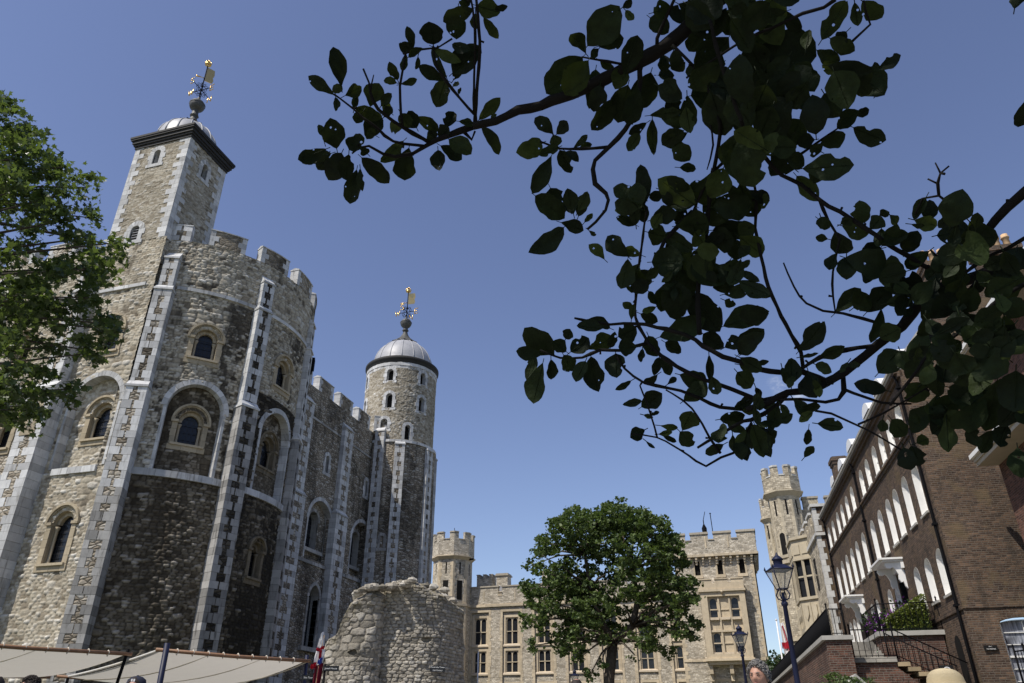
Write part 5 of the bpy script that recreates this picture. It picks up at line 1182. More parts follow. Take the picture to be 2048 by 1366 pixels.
x, y = azp(-29.3, RD-2.4); sign('sign', 'black finger sign reading Jewel House beside the furled flag', 'sign', (x, y, 1.63), 152, 0.42, 0.13, ['Jewel House'], [0.065], post=-0.16)
x, y = azp(-30.75, 22.0); sign('sign', 'small dark sign with white lettering at the right end of the canopy', 'sign', (x, y, 1.37), 150, 0.3, 0.12, ['Site Tour'], [0.06], post=0.1)

# ---------------------------------------------------------------- CANVAS CANOPIES
g = G('canvas'); n = g.noise(g.n('TexCoord').outputs['Object'], 3, 4).outputs[0]; b = g.n('BsdfPrincipled'); g.l(g.mix(0.3, (0.74, 0.72, 0.67), g.ramp(n, [(0.3, 0.8), (0.7, 1.1)]), 'MULTIPLY'), b.inputs['Base Color']); b.inputs['Roughness'].default_value = 0.9
tr = g.n('BsdfTranslucent'); tr.inputs[0].default_value = (0.66, 0.62, 0.55, 1); mx = g.n('MixShader'); mx.inputs[0].default_value = 0.36; g.l(b.outputs[0], mx.inputs[1]); g.l(tr.outputs[0], mx.inputs[2]); g.l(mx.outputs[0], g.out.inputs[0]); M['canvas'] = g.m
M['pole'] = plain('varnished_timber_pole', (0.24, 0.13, 0.07), 0.6, 0, 0.4, 0.3, 8)
M['rope'] = plain('rope', (0.55, 0.5, 0.42), 0.9)
M['navy'] = plain('navy_paint', (0.008, 0.011, 0.035), 0.5, 0, 0.3, 0.15)
def pt(az, tn_, D): return Vector((D*sin(R(az)), D*cos(R(az)), tn_*D))
def canopy(label, A, B, Cc, D_, seams, posts):
    """sheet A-B along the high front pole, D_-C along the low back pole"""
    A, B, Cc, D_ = [Vector(p) for p in (A, B, Cc, D_)]
    o = thing('canopy', label, 'canopy', ((A+B+Cc+D_)/4).to_tuple()[:2]+(GZ,), 0, 'market canopies')
    m = MB(); nu, nv = 24, 12; V = []; F = []
    for i in range(nu+1):
        for j in range(nv+1):
            u, v = i/nu, j/nv; p = (A.lerp(B, u)).lerp(D_.lerp(Cc, u), v); sag = 4*v*(1-v)*0.10+4*u*(1-u)*0.06; ed = abs(u-0.5)*2; p = p+Vector((0, 0, -sag)); V.append(p)
    for i in range(nu):
        for j in range(nv): F.append((i*(nv+1)+j, (i+1)*(nv+1)+j, (i+1)*(nv+1)+j+1, i*(nv+1)+j+1))
    m.mesh(V, F, 0.5, True); m.build('canvas_sheet', M['canvas'], o)
    m = MB()
    e = (B-A).normalized()*0.12; m.tube([A-e, A.lerp(B, 0.5)+Vector((0, 0, -0.02)), B+e], 0.045, 8); m.build('front_pole', M['pole'], o)
    m = MB(); e2 = (Cc-D_).normalized()*0.3; m.tube([D_-e2, Cc+e2], 0.04, 8); m.build('back_pole', M['pole'], o)
    m = MB()
    for k in range(1, 10):
        p = A.lerp(B, k/10); m.tube([p+Vector((0, 0, 0.06)), p+Vector((0.05, 0, 0)), p+Vector((0, 0, -0.09)), p+Vector((-0.05, 0, 0)), p+Vector((0, 0, 0.06))], 0.012, 5)
    for s0, s1 in seams:
        m.tube([(A.lerp(B, s0)).lerp(D_.lerp(Cc, s0+(s1-s0)*v), v)+Vector((0, 0, -4*v*(1-v)*0.13-0.04)) for v in [i/8 for i in range(9)]], 0.014, 5)
    m.build('rope', M['rope'], o)
    m = MB(); m.tube([A.lerp(D_, v)+Vector((0, 0, 0.02-4*v*(1-v)*0.05)) for v in [i/8 for i in range(9)]], 0.03, 6); m.tube([B.lerp(Cc, v)+Vector((0, 0, 0.02-4*v*(1-v)*0.05)) for v in [i/8 for i in range(9)]], 0.03, 6); m.build('hem', M['canvas'], o)
    for P_, mt_, r_ in posts:
        m = MB(); m.tube(P_, r_, 8); m.build('post', M[mt_], o)
    return o
c1A = pt(-54, 0.0866, 22.3); c1B = pt(-42.3, 0.0822, 23.2); c1C = pt(-46.9, 0.0560, 27.0); c1D = pt(-58, 0.0530, 27.0)
canopy('cream canvas canopy at the far left, low in front of the keep', c1A, c1B, c1C, c1D, [(0.55, 0.3)], [([c1A+Vector((0, 0, 0.1)), (c1A.x, c1A.y, GZ)], 'navy', 0.05), ([c1B+Vector((0, 0, 0.12)), pt(-42.5, 0.053, 23.4), pt(-42.9, -0.055, 23.6)], 'iron', 0.04), ([c1C, (c1C.x, c1C.y, GZ)], 'iron', 0.04)])
c2A = pt(-40.35, 0.0876, 21.6); c2B = pt(-31.0, 0.0806, 23.0); c2C = pt(-36.8, 0.0478, 28.0); c2D = pt(-45.3, 0.0568, 27.0)
canopy('cream canvas canopy in the centre left, its peak tied to a navy post', c2A, c2B, c2C, c2D, [(0.3, 0.1), (0.66, 0.4), (1.0, 0.75)], [([pt(-40.05, 0.0952, 21.5), pt(-39.95, -0.056, 21.5)], 'navy', 0.07), ([pt(-31.0, 0.087, 23.1), pt(-30.9, -0.05, 23.1)], 'navy', 0.055), ([c2D, (c2D.x, c2D.y, GZ)], 'iron', 0.04)])

# ---------------------------------------------------------------- FLAGS
M['white_c'] = plain('white_cloth', (0.72, 0.71, 0.70), 0.85, 0, 0.1, 0.05); M['red_c'] = plain('red_cloth', (0.35, 0.018, 0.03), 0.85, 0, 0.1, 0.1); M['maroon'] = plain('maroon_cloth', (0.13, 0.012, 0.022), 0.85, 0, 0.1, 0.1); M['blue_c'] = plain('blue_cloth', (0.03, 0.06, 0.3), 0.85)
M['wood_l'] = plain('pale_ash_wood', (0.48, 0.34, 0.2), 0.6)
x, y = azp(-30.2, 21.0)
fo = thing('flag', 'furled white and red cross flag on a pale wooden pole beside the ruin', 'flag', (x, y, GZ))
m = MB(); m.tube([(x-0.02, y, GZ), (x+0.02, y, 1.35), (x+0.07, y, 2.3)], 0.028, 8); m.build('pole', M['wood_l'], fo)
def folds(m, z0, z1, w0, w1, x, y, n=10, k=9, ph=0.0, sh=0.0):
    V = []; F = []
    for i in range(n+1):
        t = i/n; z = z0+(z1-z0)*t; w_ = w0+(w1-w0)*t
        for j in range(k+1): s_ = j/k; V.append((x+sh*t+w_*(s_-0.5)+0.0, y-0.06*sin(s_*12+ph+t*2)*1.0, z-0.03*sin(s_*5+ph)))
    for i in range(n):
        for j in range(k): F.append((i*(k+1)+j, i*(k+1)+j+1, (i+1)*(k+1)+j+1, (i+1)*(k+1)+j))
    m.mesh(V, F, 0.5, True)
for nm, mt_, z0, z1, w0, w1 in (('cloth', 'white_c', 2.36, 2.02, 0.03, 0.16), ('cross', 'red_c', 2.02, 1.94, 0.19, 0.21), ('cloth', 'white_c', 1.94, 1.62, 0.24, 0.26), ('fringe', 'maroon', 1.62, 0.9, 0.22, 0.16)):
    m = MB(); folds(m, z0, z1, w0, w1, x+0.05, y-0.03); m.build(nm, M[mt_], fo)
m = MB(); folds(m, 1.92, 1.75, 0.02, 0.02, x+0.10, y-0.11); folds(m, 1.64, 1.52, 0.1, 0.12, x-0.06, y-0.1); m.build('cross', M['red_c'], fo)
m = MB(); folds(m, 1.74, 1.62, 0.07, 0.08, x+0.12, y-0.12); m.build('trim', M['blue_c'], fo)
x, y = azp(1.85, 58.0)
f2 = thing('flagpole', 'white flagpole with drooping red cross flag between the two stone buildings', 'flagpole', (x, y, GZ))
m = MB(); m.tube([(x, y, GZ), (x, y, 7.15)], [0.07, 0.045], 8); m.lathe([(0.01, 7.13), (0.09, 7.2), (0.01, 7.3)], x, y, 8); m.build('pole', M['white_c'], f2)
m = MB(); folds(m, 7.0, 4.3, 0.25, 0.75, x+0.3, y-0.05, 12, 8, 0.4, 0.28); m.build('flag', M['white_c'], f2)
m = MB(); folds(m, 5.75, 5.35, 0.6, 0.72, x+0.42, y-0.11, 3, 8, 0.4, 0.05); folds(m, 6.8, 4.5, 0.11, 0.16, x+0.34, y-0.12, 8, 3, 0.4, 0.25); m.build('cross', M['red_c'], f2)
x, y = azp(-28.3, 60)
px_, py_ = -25.9, 75.0
f3 = thing('flagpole', 'thin bare white pole standing in front of the barracks windows, left of the tree', 'pole', (-24.6, 71.0, GZ))
m = MB(); m.tube([(-24.6, 71.0, GZ), (-24.6, 71.0, 6.95)], 0.06, 8); m.build('pole', M['white_c'], f3)
m = MB(); m.lathe([(0.01, 6.94), (0.09, 7.0), (0.01, 7.08)], -24.6, 71.0, 8); m.build('finial', M['white_c'], f3)

# ---------------------------------------------------------------- STREET LAMPS
M['lampglass'] = None
g = G('lamp_glass'); b = g.n('BsdfPrincipled'); b.inputs['Base Color'].default_value = (0.55, 0.52, 0.45, 1); b.inputs['Roughness'].default_value = 0.15; b.inputs['Alpha'].default_value = 0.3; g.l(b.outputs[0], g.out.inputs[0]); M['lampglass'] = g.m
def lamp(label, x, y, zt, s=1.0):
    """swan-necked Windsor style lantern on a fluted navy column, top finial at zt"""
    o = thing('street_lamp', label, 'street lamp', (x, y, GZ), R(20), 'lantern street lamps'); ORG[o.name] = Vector((x, y, GZ)); o.location = (x, y, GZ)
    z0 = zt-0.66*s; m = MB()
    m.lathe([(0.13*s, GZ), (0.13*s, GZ+0.1), (0.1*s, GZ+0.14), (0.085*s, GZ+0.7), (0.1*s, GZ+0.75), (0.055*s, GZ+0.85), (0.05*s, 0.6), (0.04*s, z0-0.3*s), (0.06*s, z0-0.28*s), (0.06*s, z0-0.24*s), (0.03*s, z0-0.2*s), (0.03*s, z0-0.06*s)], x, y, 14); m.build('column', M['navy'], o)
    m = MB()
    for k in range(4):
        a = k*pi/2+pi/4; dx, dy = sin(a), cos(a)
        m.tube([(x+dx*r*s, y+dy*r*s, z0+h*s) for r, h in ((0.03, -0.2), (0.10, -0.17), (0.13, -0.1), (0.09, -0.03), (0.06, 0.0))], 0.012*s, 6)
    m.build('bracket', M['navy'], o)
    m = MB(); b0, b1, h = 0.075*s, 0.19*s, 0.34*s
    c = [(-1, -1), (1, -1), (1, 1), (-1, 1)]
    for k in range(4):
        (a, b_), (c_, d_) = c[k], c[(k+1) % 4]
        m.tube([(x+a*b0, y+b_*b0, z0), (x+a*b1, y+b_*b1, z0+h)], 0.011*s, 5); m.tube([(x+a*b0, y+b_*b0, z0), (x+c_*b0, y+d_*b0, z0)], 0.011*s, 5); m.tube([(x+a*b1, y+b_*b1, z0+h), (x+c_*b1, y+d_*b1, z0+h)], 0.014*s, 5)
        m.lathe([(0.001, z0+h), (0.02*s, z0+h+0.03*s), (0.001, z0+h+0.09*s)], x+a*b1*1.02, y+b_*b1*1.02, 6)
    m.build('lantern_frame', M['navy'], o)
    m = MB()
    for k in range(4):
        (a, b_), (c_, d_) = c[k], c[(k+1) % 4]; m.face([(x+a*b0, y+b_*b0, z0), (x+c_*b0, y+d_*b0, z0), (x+c_*b1, y+d_*b1, z0+h), (x+a*b1, y+b_*b1, z0+h)])
    m.build('lantern_glass', M['lampglass'], o)
    m = MB(); V = [(x+a*b1*1.05, y+b_*b1*1.05, z0+h) for a, b_ in c]+[(x+a*0.07*s, y+b_*0.07*s, z0+h+0.1*s) for a, b_ in c]
    m.mesh(V, [(k, (k+1) % 4, (k+1) % 4+4, k+4) for k in range(4)]+[(3, 2, 1, 0)])
    m.lathe([(0.085*s, z0+h+0.09*s), (0.085*s, z0+h+0.17*s), (0.105*s, z0+h+0.18*s), (0.1*s, z0+h+0.2*s), (0.06*s, z0+h+0.24*s), (0.025*s, z0+h+0.27*s), (0.02*s, z0+h+0.3*s), (0.001, z0+h+0.33*s)], x, y, 14); m.build('lantern_cap', M['navy'], o)
    return o
lx, ly = azp(2.57, 15.0); lamp('near navy lantern lamp post on the right, beside the stone museum', lx, ly, 3.05)
lx, ly = azp(-0.7, 26.0); lamp('middle lamp post seen against the oriel of the barracks tower', lx, ly, 3.15)
lx, ly = azp(-12.3, 42.0); lamp('smallest lamp post at the bottom, left of the broad tree trunk', lx, ly, 3.1, 1.0)

# ---------------------------------------------------------------- STEPS, RETAINING WALLS, RAILINGS
def housing(name, label, cat, x, y, group=None): return thing(name, label, cat, (x, y, GZ), HR, group)
tr_ = housing('terrace_wall', 'brick terrace wall with pale coping in front of the nearest brick house', 'wall', 8, 34)
m = MB(); m.box(6.7, 33.4, GZ, 8.95, 38, 3.45); m.build('wall', M['brick_red'], tr_)
m = MB(); m.box(6.6, 33.28, 3.45, 9.0, 33.75, 3.62); m.box(6.6, 33.75, 3.45, 7.0, 36.5, 3.61); m.build('coping', M['stucco'], tr_)
m = MB(); m.box(6.72, 36.5, 3.0, 8.9, 42.2, 3.2); m.build('landing', M['stucco'], tr_)
st = housing('stairway', 'stone steps with brick base and black handrail climbing to the terrace', 'steps', 6.5, 32)
m = MB()
for k in range(6): m.box(5.35, 33.0+k*0.32, 2.55+k*0.14, 6.68, 36.5, 2.55+(k+1)*0.14-0.003)
m.box(5.2, 31.4, 2.38, 6.7, 33.0, 2.55)
m.build('upper_flight', M['flag_st'], st)
M['buff'] = ashlar('buff_sandstone_tread', (0.36, 0.28, 0.17), 0.4, 0.3)
m = MB()
for k in range(14): m.box(6.7+k*0.31, 31.42, 2.40-(k+1)*0.165, 6.7+(k+1)*0.31+0.1, 32.9, 2.40-k*0.165-0.03, random.random())
m.build('lower_flight', M['buff'], st)
m = MB(); m.box(5.15, 31.5, GZ, 6.68, 33.3, 2.38)
f_b2 = lambda u, v, d: (u, 31.5+d, v)
m.panel([(6.69, GZ), (10.4, GZ), (6.69, 2.2)], [], 0.0, f_b2); m.panel([(6.69, GZ), (10.4, GZ), (6.69, 2.2)], [], 1.4, f_b2)
m.build('brick_base', M['brick_red'], st)
m = MB(); m.ring(6.5, 0.75, 0.9, 1.15, -0.03, 0.02, f_b2, 19, 0.0, pi, 0.02); m.build('relieving_arch', M['brick_red'], st); m = MB(); m.panel(arch(6.5, 1.8, 0.0, 0.75), [], -0.01, f_b2); m.build('arch_recess', M['dark'], st)
def railing(name, label, pts, h, pitch=0.13, loc=None, group='iron railings', r=0.013, spikes=False):
    P = [Vector(p) for p in pts]; o = housing(name, label, 'railing', P[0].x, P[0].y, group)
    each('handrail', M['iron'], o, lambda m: m.tube([p+Vector((0, 0, h)) for p in P], 0.024, 6)); each('bottom_rail', M['iron'], o, lambda m: m.tube([p+Vector((0, 0, 0.1)) for p in P], 0.016, 6))
    bal = []
    for i in range(len(P)-1):
        n = max(1, int((P[i+1]-P[i]).length/pitch)); bal += [(P[i].lerp(P[i+1], k/n), k == 0) for k in range(n+(i == len(P)-2))]
    def one(m, q, post):
        m.tube([q, q+Vector((0, 0, h))], r, 5)
        if post: m.tube([q, q+Vector((0, 0, h+0.12))], 0.03, 6); m.lathe([(0.001, h+q.z+0.1), (0.045, h+q.z+0.16), (0.001, h+q.z+0.24)], q.x, q.y, 8)
    for q, p_ in bal[:100]: each('newel_post' if p_ else 'baluster', M['iron'], o, lambda m: one(m, q, p_))
    if len(bal) > 100:
        m = MB()
        for q, p_ in bal[100:]: one(m, q, p_)
        m.build('baluster', M['iron'], o)['kind'] = 'stuff'
    return o
railing('railing', 'black railings on the pale coping in front of the clipped shrub', [(9.0, 33.4, 3.6), (6.8, 33.45, 3.6), (6.8, 36.5, 3.6)], 1.05, 0.2)
railing('railing', 'black handrail slanting down the lower flight of steps', [(5.3, 31.5, 2.5), (6.75, 31.5, 2.5), (10.6, 31.5, 0.45)], 1.0, 0.2)
railing('railing', 'black handrail on the inner side of the lower steps', [(6.75, 32.85, 2.5), (10.6, 32.85, 0.45)], 1.0, 0.2)
railing('railing', 'curved black railing beneath the net-curtained window', [(9.6, 28.6, 1.35), (9.75, 28.2, 1.35), (10.0, 28.0, 1.3), (10.4, 28.0, 1.0), (11.0, 28.2, 0.5)], 1.05, 0.11)
pw_ = housing('garden_wall', 'long brick wall with pale coping running along the raised walk', 'wall', 4.4, 50)
m = MB(); m.box(4.35, 31.0, GZ, 4.85, 78.0, 3.12); m.box(4.85, 31.0, GZ, 5.2, 31.5, 3.12); m.build('wall', M['brick_red'], pw_)
m = MB()
y = 30.9
while y < 78: m.box(4.22, y, 3.12, 4.95, min(78, y+1.4)-0.012, 3.27, random.random()); y += 1.4
m.box(4.95, 30.9, 3.12, 5.3, 31.6, 3.27); m.build('coping', M['stucco'], pw_)
railing('railing', 'long dark railing along the top of the raised walk wall', [(4.6, 31.2, 3.27), (4.6, 78, 3.27)], 0.95, 0.13)
railing('railing', 'short run of railings turning the corner at the stair head', [(5.15, 31.3, 3.27), (4.65, 31.2, 3.27)], 0.95, 0.16)
m = MB(); wk = housing('walk_terrace', 'raised terrace floor behind the railings', 'terrace', 6.5, 60); m.box(4.86, 38.0, GZ, 8.4, 78.0, 3.0); m.build('floor', M['flag_st'], wk)
# wall plates
hs1 = hw(9.5, 30.33); sign('sign', 'black name plate with white lettering beside the net-curtained window', 'sign', (hs1.x, hs1.y, 2.68), 180-3.2, 0.42, 0.16, ['No 1', 'THE PARADE'], [0.05, 0.05])
hs2 = hw(8.25, 31.36); s2 = sign('sign', 'square black no entry notice with white ring hung on the stair railing', 'sign', (hs2.x, hs2.y, 2.0), 180-3.2, 0.42, 0.46, ['', 'NO ENTRY'], [0.05, 0.055])
fn = flat(hs2.x, hs2.y, 180-3.2); m = MB(); m.ring(0, 2.06, 0.095, 0.125, -0.006, 0.0, fn, 20, 0, 2*pi, 0.0); m.rect(-0.02, 1.99, 0.02, 2.13, -0.006, 0, fn); m.tube([fn(-0.08, 1.98, -0.006), fn(0.08, 2.14, -0.006)], 0.01, 4); m.build('no_entry_symbol', M['white_c'], s2)
hd = housing('electricity_cabinet', 'small stone gable peeping up below the brick steps', 'gable', 5.6, 26)
m = MB(); fc = lambda u, v, d: (u, 26.0+d, v); m.block([(3.7, GZ), (4.9, GZ), (4.9, 0.95), (4.3, 1.6), (3.7, 0.95)], 0, 1.4, fc); m.build('gable_wall', M['bar'], hd); m = MB(); m.block([(3.62, 0.9), (4.3, 1.58), (4.98, 0.9), (4.98, 0.97), (4.3, 1.66), (3.62, 0.97)], -0.08, 1.5, fc); m.build('coping', M['stucco'], hd)
hd.name = 'stone_gable'; ORG['stone_gable'] = ORG.get('electricity_cabinet', Vector())

